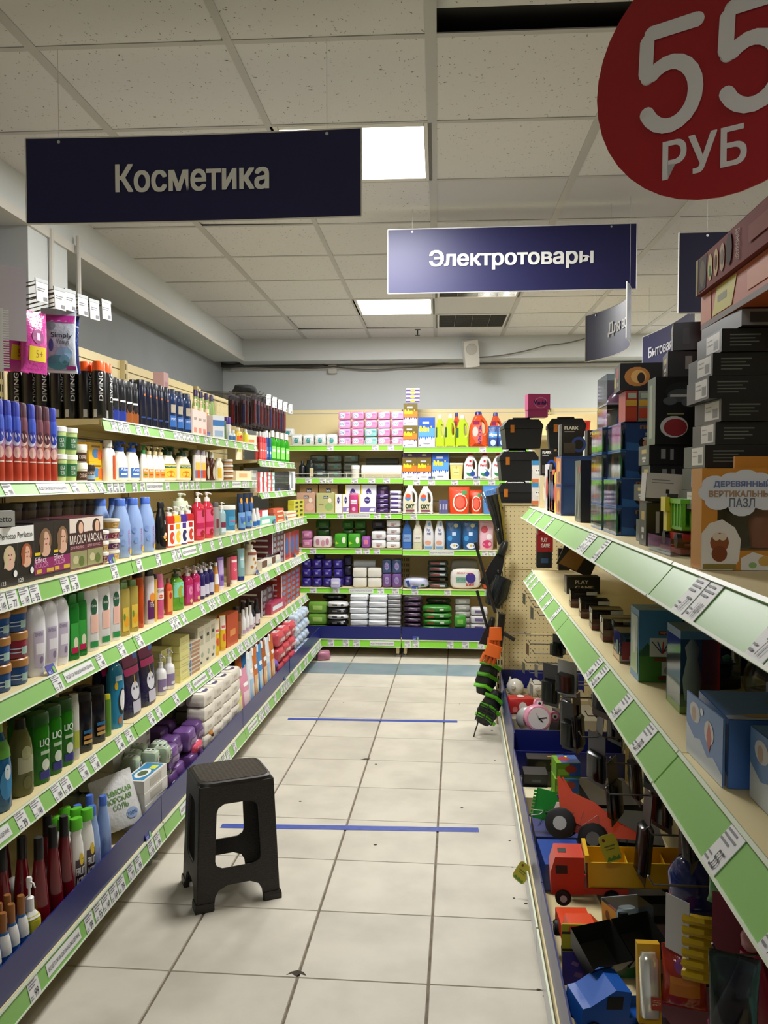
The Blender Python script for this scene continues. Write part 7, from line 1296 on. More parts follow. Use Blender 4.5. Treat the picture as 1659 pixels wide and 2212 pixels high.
# black double dump tray
bt = Proto('toy_tipper_tray', .24, .12, .07); mb = MB()
for (xa, xb_) in ((-.12, .0), (.004, .12)):
    mb.add([(xa + .012, -.045, 0), (xb_ - .008, -.045, 0), (xb_ - .008, .045, 0), (xa + .012, .045, 0), (xa, -.058, .06), (xb_, -.058, .06), (xb_, .058, .06), (xa, .058, .06)], [(3, 2, 1, 0), (0, 1, 5, 4), (1, 2, 6, 5), (2, 3, 7, 6), (3, 0, 4, 7)], BK_)
    mb.add([(xa + .015, -.042, .003), (xb_ - .011, -.042, .003), (xb_ - .011, .042, .003), (xa + .015, .042, .003), (xa, -.058, .06), (xb_, -.058, .06), (xb_, .058, .06), (xa, .058, .06)], [(0, 1, 2, 3), (4, 5, 1, 0), (5, 6, 2, 1), (6, 7, 3, 2), (7, 4, 0, 3)], BK_)
bt.part('tray', mb)
put(bt, .41, 2.20, .285, .45, 'black plastic double tipper tray tilted in the bin', 'toy', rx=.5)
# blue truck
bt2 = Proto('toy_truck', .2, .11, .12); bt2.part('cab', MB().prism([(-.1, .03), (.02, .03), (.02, .12), (-.02, .125), (-.08, .085), (-.1, .08)], -.05, .05, BL_).span((.02, -.045, .03), (.1, .045, .055), BL_)); bt2.part('cab_window', MB().span((-.04, -.0515, .08), (.0, -.0495, .11), BK_))
for x in (-.07, .06):
    for y in (-.048, .048): wheel(bt2, x, y, .024, .026, .022)
put(bt2, .375, 2.06, .175, .25, 'blue toy truck at the bottom of the bin', 'toy', ry=.1)
# yellow upright carton with clear blister
yb_ = Proto('toy_blister_box', .05, .05, .17); yb_.part('carton', MB().span((-.025, -.004, 0), (.025, .02, .17), M('c89a1a', .35))); yb_.part('blister', MB().loft([(.02, .02, .02, 4), (.14, .021, .022, 4), (.155, .015, .012, 4)], M('f0f0e8', .12, .6), 16, xf=Matrix.Translation((-.002, -.006, 0)))); yb_.part('print', paint(MB(), lambda a, b, e: (a * .025, -.03 - e, b * .17), [('r', -.1, .24, .8, .4, 'a83a24'), ('t', 'PLAY', 0, .3, .7, .37, 'e0c0a0', 1)], 1, 1))
q = onx(1405, 2130, .43); put(yb_, .43, q.y, q.z - .085, .0, 'yellow toy carton with shiny clear blister', 'box', rx=-.15)
# green sieve and purple rake hanging over the rim
sv = Proto('sand_toy', .09, .02, .11); mb = MB().prism([(-.045, 0), (.02, 0), (.05, .07), (.02, .11), (-.045, .11)], -.004, .004, M('1f9a34', .3))
for k in range(8): mb.span((-.055, -.006, .006 + .0125 * k), (-.043, .006, .013 + .0125 * k), M('1f9a34', .3))
sv.part('shovel', mb); sv.part('tie', MB().tube([(-.01, -.01, .03), (-.02, -.02, .02), (-.05, -.02, .01), (-.045, -.015, .03), (-.01, -.01, .035)], .002, M('e4e4e0', .3), 5)); sv.part('net', MB().loft([(0, .006, .006, 2), (.03, .02, .015, 2), (.06, .035, .025, 2)], M('c9d0d0', .2, kind='clear'), 12, xf=Matrix.Translation((0, -.01, .03)) @ Matrix.Rotation(R90, 4, 'Y')))
q = onx(1152, 1845, .285); put(sv, .325, q.y, .245, -.2, 'green plastic sand shovel poking over the bin edge', 'toy', ry=.15, rx=-.2)
rk = Proto('sand_toy', .06, .03, .09); mb = MB()
for k in range(5): mb.tube([(-.02 + .012 * k, 0, 0), (-.016 + .012 * k, .01, .05), (-.01 + .01 * k, .0, .08)], .006, M('35208a', .4), 6)
rk.part('rake', mb); q = onx(1180, 1790, .34); put(rk, .345, q.y, .25, .4, 'purple sand rake behind the green shovel', 'toy', rx=.5)
# boxes in the middle bin
yb0 = 3.60
put(box('game_carton', .17, .08, .055, '1c1a16', [('e', -.3, .5, .3, .3, '3a3428'), ('r', .2, .5, .6, .7, 'a87a3a')], T=[('r', -1, 0, 1, 1, '26221a'), ('r', .1, .4, .6, .6, 'a8803a')]), .40, 3.86, .2, .02, 'dark patterned carton lying at the bin divider', 'box')
put(box('storage_carton', .20, .1, .06, '2a2622'), .42, 3.86, .139, 0, 'plain dark carton beneath the patterned carton', 'box')
for k in range(2): put(box('game_carton', .10, .10, .058, '16181c', [('r', -.3, .4, .4, .6, '4a5058')]), .335, 3.68 - .02 * k, .139 + .0605 * k, 0, 'black carton by the bin edge, ' + ['lower', 'upper'][k], 'box')
put(box('storage_carton', .11, .12, .07, 'd8cfae'), .33, 3.53, .139, .0, 'plain cream carton in the bin', 'box')
gb = box('game_carton', .10, .10, .065, '6a9a24', [('r', .1, .1, 1, .95, '2a56a0'), ('r', -.9, .2, 0, .6, '86b83a'), ('e', .2, .6, .5, .25, '9a3a2a')], T=[('r', -.6, 0, 1, 1, '2a56a0'), ('e', -.2, .5, .5, .3, '9a2a2a'), ('e', .1, .8, .1, .1, 'd8d03a')], L=[('r', -1, 0, 1, 1, '76a82e')])
for k in range(3): put(gb, .45 + .004 * k, 3.57 + .01 * k, .139 + .0655 * k, .05 * k, 'lime green and blue game carton, ' + ['bottom', 'middle', 'top'][k] + ' of three', 'box', 'lime green game cartons')
def filler(name, x, y, z, w_, d_, h_, c, rz, label): put(box(name, w_, d_, h_, c, [('r', -.6, .3, .4, .7, '5a5a5a')], rough=.3), x, y, z, rz, label, 'box')
for k, (x, y, w_, d_, h_, c, rz) in enumerate([(.62, 3.5, .2, .3, .1, '1a1a1e', .1), (.62, 3.1, .22, .3, .12, '16242a', -.1), (.38, 3.22, .18, .2, .06, '24306a', .0), (.60, 2.75, .26, .22, .09, '1c1c1e', .1), (.36, 2.93, .14, .2, .09, '1a3f96', .05), (.64, 2.35, .22, .25, .08, '2a1a1a', -.1), (.42, 2.42, .2, .16, .05, '1d6a3a', .1), (.36, 2.16, .12, .12, .04, '3a2f6a', 0), (.62, 2.02, .24, .25, .1, '3a1a1e', .2), (.40, 1.75, .18, .25, .05, '1a2a6a', 0), (.62, 1.6, .26, .3, .12, '5a3a24', -.1), (.40, 1.42, .22, .2, .1, '241c3a', .1)]):
    filler('toy_carton', x, y, .137, w_, d_, h_, c, rz, 'dark toy carton at the bottom of the bin, ' + ORD[k] + ' from the far end')
# clock bin
ck = Proto('alarm_clock', .15, .07, .15)
ck.part('case', MB().loft([(-.03, .058, .058, 2), (-.02, .066, .066, 2), (.018, .066, .066, 2), (.026, .058, .058, 2)], M('d890a8', .25), 28, xf=Matrix.Translation((0, 0, .07)) @ Matrix.Rotation(R90, 4, 'X')))
mb = MB(); fnk = lambda a, b, e: (a, -.0 - e + .0, b)
ck.part('dial', MB().loft([(.026, .052, .052, 2), (.0275, .052, .052, 2)], M('d8d0d0', .35), 28, xf=Matrix.Translation((0, 0, .07)) @ Matrix.Rotation(R90, 4, 'X')))
ck.part('hands', MB().box((.014, -.0285, .084), (.004, .0012, .04), BK_, (0, .75, 0)).box((.012, -.0285, .070), (.028, .0012, .005), BK_).box((-.012, -.0285, .076), (.028, .001, .0015), BK_, (0, .4, 0)))
for sx in (-1, 1): ck.part('ear', MB().loft([(-.012, .024, .024, 2), (.012, .024, .024, 2)], M('d890a8', .25), 16, xf=Matrix.Translation((sx * .05 + .015, .01, .132)) @ Matrix.Rotation(R90, 4, 'X'))); ck.part('eye', MB().loft([(.013, .014, .014, 2), (.016, .014, .014, 2)], M('e8e4e4', .3), 14, xf=Matrix.Translation((sx * .05 + .015, .01, .132)) @ Matrix.Rotation(R90, 4, 'X')).loft([(.016, .007, .007, 2), (.018, .007, .007, 2)], BK_, 10, xf=Matrix.Translation((sx * .05 + .015, .01, .132)) @ Matrix.Rotation(R90, 4, 'X')))
put(ck, .345, 4.12, .30, .05, 'round pink alarm clock with animal ears lying on its side', 'clock', rx=-.25, ry=.7)
put(box('storage_carton', .30, .25, .09, '6a665c'), .44, 4.18, .137, 0, 'grey carton under the alarm clock', 'box')
put(box('gift_box', .13, .11, .12, '121214', [('e', -.5, .3, .1, .08, '9ab0c8')]), .54, 4.28, .228, .25, 'black cube box beside the alarm clock', 'box', ry=.15)
yt = Proto('sponge_toy', .16, .05, .07); yt.part('body', MB().prism([(-.08, .02), (-.05, 0), (.06, .0), (.09, .03), (.07, .05), (.03, .035), (.0, .06), (-.04, .045), (-.07, .07)], -.02, .02, M('c8b02a', .4))); put(yt, .56, 4.12, .23, -.1, 'yellow wavy plastic toy beside the clock', 'toy', ry=.25)
put(pack('gift_pack', .15, .1, .09, 'b02a2a', [('e', .1, .5, .3, .3, 'd8d0d0'), ('e', -.5, .3, .2, .2, 'c86a6a')], [('e', 0, .5, .3, .3, 'd8d0d0')], 7, .02), .345, 4.66, .235, .05, 'red gift pack with white emblem in the clock bin', 'pack')
put(box('storage_carton', .46, .32, .1, '8a8474'), .52, 4.68, .136, 0, 'plain grey-brown carton in the middle of the clock bin', 'box')
gl = Proto('silver_ball', .13, .13, .13); gl.part('ball', MB().loft([(.065 - .065 * math.cos(PI * k / 10), .065 * math.sin(PI * k / 10) + .0004, .065 * math.sin(PI * k / 10) + .0004, 2) for k in range(11)], M('a8a8a6', .3, .2), 20)); put(gl, .37, 4.43, .2, 0, 'silver grey ball in film beside the red pack', 'ball')
for k, (x, y) in enumerate([(.34, 5.02), (.46, 5.0), (.58, 5.03)]):
    pg2 = Proto('ceramic_piggy', .11, .09, .10); pg2.part('body', MB().loft([(.0, .03, .028, 2), (.02, .05, .042, 2), (.05, .052, .044, 2), (.075, .038, .034, 2), (.09, .012, .012, 2)], M('d8d4c8', .2), 16)); pg2.part('ear', MB().loft([(.07, .012, .008, 2), (.1, .004, .004, 2)], M('d8d4c8', .2), 8, xf=Matrix.Translation((-.03, 0, 0)))); pg2.part('snout', MB().loft([(0, .014, .012, 2), (.02, .012, .01, 2)], M('ccc4b8', .2), 10, xf=Matrix.Translation((.0, -.035, .05)) @ Matrix.Rotation(R90, 4, 'X')))
    put(pg2, x, y, .246, .4 * k - .3, 'white ceramic figurine in the far end of the bin, ' + ORD[k] + ' from left', 'figurine', 'ceramic figurines')
put(box('storage_carton', .46, .26, .108, 'a89a74'), .52, 5.03, .136, 0, 'cream carton under the white figurines', 'box')
# ================================================================ wire hooks and hanging packs under the right shelf
WIRE = M('6a6a6a', .35, .7)
def hook(x, y, z, L, label, side=-1):
    tag(obj('peg_hook', MB().tube([(0, 0, 0), (side * L, 0, 0), (side * (L + .012), 0, .02)], .0028, WIRE, 5).mesh('peg_hook'), None, (x, y, z)), label, 'hook', 'wire hooks on the right panel')
def blister(w, h, c, c2, d=.02):
    p = Proto('blister_pack', w, d, h); p.part('card', MB().span((-w / 2, -.001, 0), (w / 2, .001, h), M(c, .4)))
    p.part('blister', MB().loft([(h * .08, w * .38, .002, 4), (h * .12, w * .4, d, 4), (h * .6, w * .4, d, 4), (h * .65, w * .36, .002, 4)], M('8a9090', .18, kind='clear'), 16)); p.part('goods', MB().loft([(h * .14, w * .25, d * .6, 3), (h * .55, w * .22, d * .6, 3)], M(c2, .35), 12)); return p
BLS = [blister(.10, .20, '17171a', '2a2a2e'), blister(.09, .24, '3a1416', '1c1c1e'), blister(.11, .18, '1a1a2a', '3a4a30'), blister(.08, .26, '141416', 'b83a24'), blister(.1, .22, '26262a', '6a6a6a')]
n_ = 0
for zi, zh in enumerate((.94, .62)):
    for yi in range(9):
        y = 1.55 + .27 * yi + .07 * zi
        hook(.795, y, zh, .36 if yi % 2 else .30, 'wire hook, %s from camera in the %s row' % (ORD[yi], ['upper', 'lower'][zi]))
        for k in range(2):
            if (zi and yi < 3) or (yi < 1): continue
            p = BLS[(yi * 2 + zi + k) % 5]; n_ += 1
            put(p, .795 - .13 - .14 * k - .02 * (yi % 3), y, zh - p.h + .012, R90 * -1 + .5 * math.sin(n_ * 2.1), 'dark blister pack, %s hook from camera, %s row, %s' % (ORD[yi], ['upper', 'lower'][zi], ['rear', 'front'][k]), 'blister pack', 'dark blister packs on hooks', rx=.1 * math.sin(n_))
for yi in range(4):      # bare hooks with price tags above the clock bin
    for zi, zh in enumerate((.86, .62, .46)):
        hook(.795, 4.12 + .26 * yi, zh, .40, 'bare wire hook above the clock bin, %s from camera, %s row' % (ORD[yi], ORD[zi]))
        if (yi + zi) % 2: put(Proto('hook_tag', .05, .002, .06).part('card', MB().span((-.025, -.001, -.06), (.025, .001, 0), M('b8bcb8', .3, kind='clear'))), .38, 4.12 + .26 * yi, zh, -R90 + .2, 'clear tag holder on a wire hook, %s from camera, %s row' % (ORD[yi], ORD[zi]), 'tag holder', 'clear tag holders')
for k, (u, v, X, w_, h_, c, c2) in enumerate([(1190, 1480, .44, .10, .20, '26262a', '3a3a3e'), (1225, 1465, .44, .10, .14, '8a8a88', 'd8401e'), (1232, 1570, .47, .09, .2, '1c1c1e', '2a2a2c'), (1205, 1395, .44, .06, .1, '3a3c3c', '55585a')]):
    q = onx(u, v, X); put(blister(w_, h_, c, c2, .035), X, q.y, q.z - h_ / 2, -R90 + .7, ['dark blister pack hanging above the clock bin', 'blister pack with bright orange toy under the shelf end', 'grey and black blister pack below the orange toy', 'small grey pack on a bare hook'][k], 'blister pack')
# near hanging toys bottom right
bj = Proto('blue_plastic_jar', .13, .13, .17); bj.part('body', MB().loft([(0, .05, .05, 2), (.01, .06, .06, 2), (.05, .058, .058, 2), (.06, .05, .05, 2), (.075, .058, .058, 2), (.13, .06, .06, 2), (.16, .04, .04, 2), (.17, .015, .015, 2)], M('14246e', .12), 24)); q = onx(1490, 1925, .55); put(bj, .56, q.y, q.z - .085, 0, 'shiny blue plastic toy hanging under the lower shelf', 'toy')
dl_ = Proto('doll_pack', .16, .08, .25); dl_.part('dress', MB().loft([(0, .075, .035, 2), (.02, .078, .038, 2), (.12, .035, .022, 2), (.16, .022, .016, 2), (.18, .02, .014, 2)], M('9a1a4a', .18), 18)); dl_.part('head', MB().loft([(.18, .008, .008, 2), (.19, .018, .016, 2), (.21, .02, .018, 2), (.228, .01, .01, 2)], M('c88a94', .3), 14)); dl_.part('card', MB().span((-.08, .038, -.01), (.08, .04, .26), M('7a1a34', .4)))
q = onx(1610, 2110, .55); put(dl_, .56, q.y, q.z - .13, -.5, 'doll in a glossy crimson dress at the bottom right corner', 'doll')
gp = pouch('green_toy_bag', .12, .09, .05, '3a8a3a', hang=True); q = onx(1600, 1950, .55); put(gp, .56, q.y + .05, q.z - .04, -.6, 'green bag peeking out under the price rail', 'bag')
bc = box('book_carton', .16, .03, .2, '5a2a1e', [('r', -.8, .15 + .09 * k, .2, .19 + .09 * k, '9a6a50') for k in range(8)] if False else [('r', -.85, .3, .1, .34, '9a6a50'), ('r', -.85, .4, .1, .44, '9a6a50'), ('r', -.85, .5, .1, .54, '9a6a50'), ('r', -.85, .6, .1, .64, '9a6a50'), ('r', .3, .1, .95, .9, '8a6a50')]); q = onx(1515, 1850, .55); put(bc, .60, q.y + .1, q.z - .1, -.9, 'brown carton hanging behind the blue toy', 'box')
ys = Proto('yellow_toy_pack', .1, .05, .16); mb = MB()
for k in range(6): mb.tube([(-.04, 0, .02 + .024 * k), (0, -.02, .03 + .024 * k), (.04, 0, .022 + .024 * k)], .011, M('c8a81a', .3), 7)
ys.part('coil', mb); q = onx(1500, 2050, .5); put(ys, .52, q.y, q.z - .08, -.3, 'coiled yellow plastic toy under the lower shelf', 'toy')
rp_ = pouch('red_toy_bag', .10, .14, .07, 'a8301e', [('r', -.7, .3, .7, .6, 'c87a2a'), ('e', 0, .75, .5, .12, '8a4aa0')], hang=True, rough=.12); q = onx(1478, 2110, .5); put(rp_, .50, q.y, q.z - .07, -.2, 'red and orange bagged toy below the yellow coil', 'bag')
tl = pouch('teal_toy_bag', .09, .22, .06, '6a9aa0', hang=True, rough=.1, mat=M('8ab0b4', .1, kind='clear')); q = onx(1528, 2080, .5); put(tl, .50, q.y - .16, q.z - .11, -.4, 'crinkled clear teal bag beside the doll', 'bag')
put(Proto('hook_tag', .06, .002, .12).part('card', MB().span((-.03, -.001, 0), (.03, .001, .12), M('c0c0c4', .4))), onx(1463, 2010, .47).x, onx(1463, 2010, .47).y, onx(1463, 2060, .47).z, -.9, 'long white price card hanging near the yellow coil', 'tag')
# ================================================================ things hanging on the display panel edge
HX, HY = .215, 5.20
pb = Proto('wrapped_brush', .06, .06, .34); pb.part('bundle', MB().tube([(0, 0, 0), (-.02, 0, .12), (-.06, 0, .30)], [.022, .03, .042], M('1c1c1a', .4), 10)); pb.part('wrapping', MB().tube([(0, 0, .02), (-.03, 0, .18), (-.075, 0, .33)], [.026, .035, .062], CLR, 10)); pb.part('yellow_stick', MB().tube([(.025, -.02, .02), (.0, -.03, .2), (-.02, -.03, .30)], .008, M('7a6a1a', .4), 6))
q = ony(1083, 1175, HY); put(pb, q.x, HY, q.z - .0, 0, 'dark brush bundle in clear wrapping on the panel edge', 'brush')
HANG = [0]
def hang_thing(name, u, v0, v1, w_, col, label, cat, parts=None, rz=0, tilt=0):
    a = ony(u, v0, HY); b = ony(u, v1, HY); h = a.z - b.z; p = Proto(name, w_, .04, h)
    for nm, mb in parts(w_, h): p.part(nm, mb)
    HANG[0] += 1; put(p, a.x - .012, HY - .02 - .075 * (HANG[0] % 4), b.z, rz, label, cat, ry=tilt)
fin = lambda col: (lambda w, h: [('blade', MB().prism([(-w * .5, 0), (w * .45, .0), (w * .3, h * .5), (w * .12, h * .85), (-w * .12, h * .85), (-w * .35, h * .45)], -.006, .006, M(col, .35))), ('pocket', MB().loft([(h * .7, w * .22, .03, 2), (h * .9, w * .2, .035, 2), (h, w * .12, .02, 2)], M(col, .35), 12))])
hang_thing('swim_fin', 1060, 1160, 1262, .12, '17181a', 'black rubber fin hanging at the top of the panel edge', 'fin', fin('17181a'), tilt=.35)
hang_thing('swim_mask', 1065, 1235, 1300, .13, '26282a', 'dark grey clear-edged mask pack hanging on the panel edge', 'mask', lambda w, h: [('frame', MB().loft([(0, w * .3, .02, 2), (h * .4, w * .5, .03, 2), (h, w * .35, .02, 2)], M('2a2c2e', .25), 14)), ('film', MB().loft([(0, w * .35, .025, 2), (h * .4, w * .56, .036, 2), (h, w * .42, .025, 2)], CLR, 14))], tilt=.4)
hang_thing('umbrella', 1050, 1165, 1310, .03, '101012', 'thin black stick hanging slanted by the panel edge', 'stick', lambda w, h: [('stick', MB().tube([(.06, 0, 0), (-.06, 0, h)], .009, M('101012', .4), 8))])
hang_thing('umbrella', 1052, 1275, 1400, .03, '101012', 'second slanted black stick lower on the panel edge', 'stick', lambda w, h: [('stick', MB().tube([(.05, 0, 0), (-.05, 0, h)], .009, M('101012', .4), 8))])
hang_thing('ball_pump', 1080, 1320, 1395, .1, '141416', 'black pump with side handle on the panel edge', 'pump', lambda w, h: [('barrel', MB().tube([(0, 0, 0), (0, 0, h)], .022, M('141416', .4), 10)), ('handle', MB().tube([(0, 0, h * .5), (.09, 0, h * .3)], .012, M('141416', .4), 8))], tilt=.1)
gl_ = lambda col: (lambda w, h: [('finger', MB().tube([(-w * .4 + w * .2 * k, 0, h * .5), (-w * .45 + w * .22 * k, -.01, 0)], .011, M(col, .5), 7)) for k in range(4)] + [('palm', MB().loft([(h * .4, w * .45, .018, 3), (h, w * .4, .014, 3)], M(col, .5), 14))])
hang_thing('work_glove', 1072, 1345, 1388, .09, 'd8641e', 'orange glove hanging higher on the panel edge', 'glove', gl_('d8641e'))
hang_thing('work_glove', 1058, 1375, 1415, .11, 'd8641e', 'orange glove hanging lower on the panel edge', 'glove', gl_('d8641e'), tilt=.3)
hang_thing('swim_fin', 1056, 1330, 1392, .1, '1c1c1e', 'black fin behind the orange gloves', 'fin', fin('1c1c1e'), tilt=.2)
def pads(w, h):
    r_ = [('shell', MB().loft([(0, w * .3, .03, 2), (h * .3, w * .5, .04, 2), (h * .7, w * .42, .035, 2), (h, w * .2, .02, 2)], M('141614', .45), 14))]
    r_ += [('strap', MB().tube([(-w * .5, -.03, h * (.2 + .3 * k)), (0, -.045, h * (.25 + .3 * k)), (w * .5, -.03, h * (.15 + .3 * k))], .012, M('6ac81e', .4), 7)) for k in range(3)]
    return r_
hang_thing('knee_pads', 1046, 1408, 1490, .13, '141614', 'black and lime green knee pads, upper set', 'pads', pads, tilt=.25)
hang_thing('knee_pads', 1044, 1470, 1545, .13, '141614', 'black and lime green knee pads, lower set', 'pads', pads, tilt=.45)
def cage(w, h):
    mb = MB()
    for k in range(5): mb.tube([(-w / 2, 0, h * k / 4), (w / 2, .0, h * k / 4 - .02)], .004, M('1c1e1c', .5), 5)
    for sx in (-.5, 0, .5): mb.tube([(w * sx, 0, -.02), (w * sx, 0, h)], .004, M('1c1e1c', .5), 5)
    return [('grid', mb), ('cord', MB().tube([(-w * .3, 0, 0), (-w * .3, 0, -.08), (-.9 * w * .3, 0, -.15)], .004, M('1a1a1a', .5), 5))]
hang_thing('basket', 1048, 1500, 1530, .1, '1c1e1c', 'black plastic grid with a dangling cord at the bottom', 'basket', cage, tilt=.3)
for k in range(5):
    q = ony(1084, 1150 + 85 * k, HY); tag(obj('peg_hook', MB().tube([(0, 0, 0), (0, -.28, 0), (0, -.29, .015)], .003, WIRE, 5).mesh('peg_hook'), None, (.235, 5.25, q.z + .02)), 'wire hook on the panel edge, ' + ORD[k] + ' from the top', 'hook', 'panel edge hooks')
# ================================================================ tool boxes behind the panel
obj('shelf_board', MB().span((.0, .02, 1.28), (.74, .55, 1.305), CREAM).mesh('shelf_board'), cp)
TBK = M('15171a', .5)
def toolbox(w_, d_, h_):
    p = Proto('tool_box', w_, d_, h_); p.part('body', MB().add([(-w_ * .45, -d_ * .45, 0), (w_ * .45, -d_ * .45, 0), (w_ * .45, d_ * .45, 0), (-w_ * .45, d_ * .45, 0), (-w_ / 2, -d_ / 2, h_ * .62), (w_ / 2, -d_ / 2, h_ * .62), (w_ / 2, d_ / 2, h_ * .62), (-w_ / 2, d_ / 2, h_ * .62)], [(3, 2, 1, 0), (4, 5, 6, 7), (0, 1, 5, 4), (1, 2, 6, 5), (2, 3, 7, 6), (3, 0, 4, 7)], TBK))
    p.part('lid', MB().prism([(-w_ / 2 - .004, h_ * .63), (w_ / 2 + .004, h_ * .63), (w_ / 2 + .004, h_ * .74), (w_ * .4, h_ * .92), (-w_ * .4, h_ * .92), (-w_ / 2 - .004, h_ * .74)], -d_ / 2 - .003, d_ / 2 + .003, TBK)); p.part('handle', MB().tube([(-w_ * .25, 0, h_ * .91), (-w_ * .22, 0, h_ * .99), (w_ * .22, 0, h_ * .99), (w_ * .25, 0, h_ * .91)], .007, M('26282a', .4), 6)); 
    for sx in (-.3, .3): p.part('latch', MB().span((sx * w_ - .012, -d_ / 2 - .008, h_ * .5), (sx * w_ + .012, -d_ / 2 - .003, h_ * .74), M('d07a1a', .4) if sx < 0 and h_ > .195 else M('222426', .4))); return p
for k, (u, dx) in enumerate([(1114, .0), (1116, -.0), (1124, .0)]):
    X = ony(u, 1000, 5.5).x; put(toolbox(.235, .26, [.205, .2, .196][k]), X + dx, 5.47, 1.306 + .2035 * k, .03 * k, 'black plastic tool box, left stack, ' + ['bottom', 'middle', 'top'][k], 'tool box', 'black tool boxes')
for k in range(3):
    X = ony(1205, 1000, 5.6).x; put(toolbox(.23, .26, .2), X + .035, 5.50, 1.306 + .2045 * k, -.03 * k, 'black plastic tool box, right stack, ' + ['bottom', 'middle', 'top'][k], 'tool box', 'black tool boxes')
X = ony(1158, 880, 5.5).x
vn = box('stain_remover_carton', .125, .1, .045, 'd0508a', [('r', -1, 0, 1, 1, 'd85090')])
put(vn, X + .0, 5.47, 1.912, .1, 'flat pink carton on the tool boxes', 'box'); 
put(box('stain_remover_carton', .14, .1, .10, 'd84a8c', [('e', .15, .45, .6, .36, 'e8a0c4'), ('e', .15, .45, .52, .3, 'd84a8c'), ('t', 'Vanish', -.5, .32, .75, .6, '2a1f6a', 0, .03)]), X + .005, 5.46, 1.9575, .12, 'bright pink carton with dark blue lettering on the tool boxes', 'box')
for k in range(3):
    q = ony(1228 + 19 * k, 903, 6.2); put(bottle('red_bucket', .062, .08, 'b02a1e', 'tub', cap='lid', cc='b8321f', ch=.12), q.x, 6.2, q.z - .10, 0, 'red plastic bucket behind the tool boxes, ' + ORD[k] + ' from left', 'bucket', 'red buckets')
q = ony(1247, 940, 6.2)
sp_ = empty('side_gondola', (q.x, 6.25, 0)); obj('shelf_board', MB().span((-.3, -.2, 1.80), (.6, .2, 1.83), CREAM).mesh('shelf_board'), sp_); obj('back_panel', MB().span((-.3, .18, 0), (.6, .2, 2.0), CREAM).mesh('back_panel'), sp_); tag(sp_, 'cream shelf unit behind the tool boxes with red buckets', 'shelving')
# ================================================================ hooks and packs at the top left
bar = MB().tube([(0, 1.96, 0), (0, 3.40, 0)], .008, WIRE, 6); 
for y in (2.05, 2.6, 3.12): bar.tube([(0, y, 0), (-.1, y, 0)], .006, WIRE, 5)
tag(obj('hook_bar', bar.mesh('hook_bar'), None, (-1.745, 0, 2.13)), 'steel hook bar above the nearest left shelves', 'bar')
tagm = MB().span((-.028, -.001, -.075), (.028, .001, 0), M('d0d0d0', .4)).span((-.03, -.002, -.008), (.03, .002, .004), M('b0b4b4', .3)); paint(tagm, lambda a, b, e: (a * .028, -.001 - e, -.075 + b * .075), [('r', -.8, .6, .5, .64, INKL), ('r', -.8, .5, .3, .54, INKL), ('r', .2, .08, .8, .25, INKL)])
tagp = Proto('hook_tag', .056, .002, .075).part('card', tagm)
for k, (u, v) in enumerate([(88, 612), (127, 630), (150, 634), (177, 645), (202, 655), (228, 656)]):
    q = onx(u, v, -1.43); tag(obj('peg_hook', MB().tube([(0, 0, 0), (.315, 0, q.z - 2.13)], .003, WIRE, 5).tube([(0, 0, .02), (.315, 0, q.z - 2.13 + .012)], .002, WIRE, 5).mesh('peg_hook'), None, (-1.745, min(q.y, 3.36), 2.13)), 'wire hook at top left, ' + ORD[k] + ' from camera', 'hook', 'wire hooks top left')
    put(tagp, -1.428, min(q.y, 3.36), q.z + .01, R90 - .25, 'white price tag on a hook end, ' + ORD[k] + ' from left', 'tag', 'hook price tags', rx=-.05)
pk = M('c03a92', .22, bump=.8)
def pinkbag(): return pouch('cotton_pad_bag', .115, .215, .046, 'c03a92', [('r', -.7, .18, .7, .42, 'd0b81a'), ('t', '5+', -.2, .24, .4, .36, '8a5a1a'), ('e', 0, .58, .5, .12, '8a1a6a'), ('r', -.12, .52, .16, .64, 'e0c0d8')], hang=True, mat=pk)
pkb = pinkbag()
yp = uY(70, -1.49, 2.0)
for k in range(5):
    put(pkb, -1.485 - .062 * k, yp - .012 * k, zV(806 - 3 * k, -1.5, yp), R90 - .35, 'magenta cotton pad bag hanging top left, ' + ORD[4 - k] + ' from left', 'bag', 'magenta hanging bags', rx=.06 * (k % 2))
sv_ = pouch('razor_bag', .125, .235, .05, 'b8c0cc', [('r', -.95, .78, .95, .9, 'b02a8a'), ('e', -.5, .72, .28, .07, '8a94a0'), ('t', 'Simply', -.5, .52, .8, .62, '2a3040', 0, .01), ('t', 'Venus', -.2, .44, .6, .52, '3a4050'), ('e', -.5, .42, .15, .1, '4a5aa0'), ('e', .3, .3, .5, .1, '8ab0d0'), ('e', -.1, .16, .7, .11, '4a8a98'), ('e', .3, .2, .3, .08, '6aa0b8'), ('r', .4, .05, .95, .11, 'a82a8a'), ('r', -.95, .0, .95, .035, 'e0e0e0')], hang=True, rough=.12)
q = onx(128, 740, -1.47); put(sv_, -1.47, q.y, zV(806, -1.47, q.y), R90 - 1.15, 'pale blue bag with pink band reading Simply Venus', 'bag')
put(pouch('razor_bag', .125, .22, .05, '1a2a6a', hang=True, rough=.12), -1.50, q.y + .09, zV(800, -1.47, q.y), R90 - 1.1, 'dark blue bag hidden behind the pale blue bag', 'bag')
cdp = Proto('hanging_card', .1, .002, .24).part('card', MB().span((-.05, -.001, 0), (.05, .001, .24), M('b8b0b8', .25))); q = onx(22, 690, -1.46); put(cdp, -1.46, q.y, zV(735, -1.46, q.y), R90 - .9, 'long grey display card at the top left edge', 'card')
cb = Proto('hair_comb', .04, .01, .2); mb = MB().span((-.012, -.004, 0), (.004, .004, .2), M('d4d4d4', .4))
for k in range(24): mb.span((.004, -.002, .012 + .0078 * k), (.022, .002, .016 + .0078 * k), M('d4d4d4', .4))
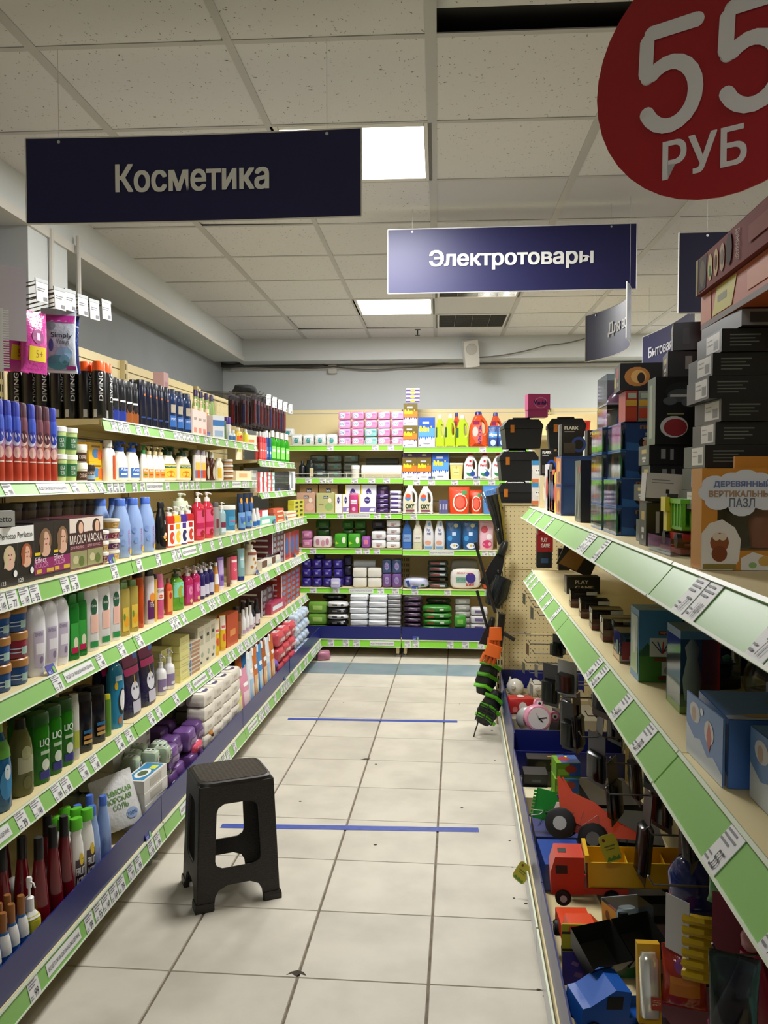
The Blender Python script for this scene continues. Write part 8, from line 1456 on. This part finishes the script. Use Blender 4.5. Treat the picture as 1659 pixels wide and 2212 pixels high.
cb.part('comb', mb); q = onx(4, 760, -1.45); put(cb, -1.45, q.y, zV(802, -1.45, q.y), R90 - .9, 'white comb hanging at the left picture edge', 'comb')
# ================================================================ brush rack in the far left corner
rk_ = MB(); x_a, x_b = -1.80, -1.40
for k in range(12): y = 5.85 + .1 * k; rk_.tube([(x_a, y, 2.14), (x_b, y, 2.12), (x_b + .012, y, 2.135)], .0035, WIRE, 5)
rk_.tube([(x_a, 5.82, 2.145), (x_a, 6.98, 2.145)], .006, WIRE, 6); rk_.tube([(x_a + .2, 5.82, 2.135), (x_a + .2, 6.98, 2.135)], .004, WIRE, 5)
tag(obj('hook_rack', rk_.mesh('hook_rack')), 'wire hook rack in the far left corner', 'rack')
def brush(c):
    p = Proto('toothbrush_pack', .06, .03, .22); p.part('card', MB().span((-.03, .004, 0), (.03, .006, .22), M('2a1216', .4))); p.part('brush', MB().tube([(0, -.004, .02), (0, -.004, .18)], .008, M(c, .3), 7).span((-.009, -.012, .15), (.009, -.004, .18), M('8a5a60', .5))); p.part('blister', MB().loft([(.01, .02, .012, 3), (.2, .022, .014, 3), (.21, .01, .004, 3)], CLR, 12)); return p
BR = [brush(c) for c in ('8a1a20', '3a2a6a', 'a02a24', '5a1a2a')]; n_ = 0
for k in range(11):
    for j in range(3):
        n_ += 1; y = 5.85 + .1 * k
        lab = 'hanging brush pack, %s hook from camera, %s' % (ORD[k], ['front', 'middle', 'rear'][j])
        put(BR[(k + j) % 4], -1.43 - .08 * j, y, 2.12 - .222, R90 - .5 + .1 * math.sin(n_ * 1.7), lab, 'brush pack', 'hanging brush packs')
for k in range(5): put(tagp, -1.385, 6.1 + .2 * k, 2.135, R90 - .4, 'white price tag on the far brush rack, ' + ORD[k] + ' from left', 'tag', 'brush rack price tags')
bal = Proto('bath_sponge', .2, .16, .09); bal.part('sponge', MB().squad(.2, .16, .09, 2.5, M('26282a', .8, bump=.8), 5, .1)); put(bal, -1.6, 6.25, 2.142, .3, 'dark bath sponge lying on top of the brush rack', 'sponge')
put(box('cosmetics_carton', .08, .06, .13, 'c09a9a', [('r', -.6, .3, .6, .6, 'a87a80')]), -1.66, 4.62, Z1 + .225, R90, 'dusty pink carton standing high on the left top shelf', 'box')
put(box('storage_carton', .1, .1, .22, '6a5a50'), -1.66, 4.62, Z1 + .001, R90, 'brown carton under the dusty pink carton', 'box')
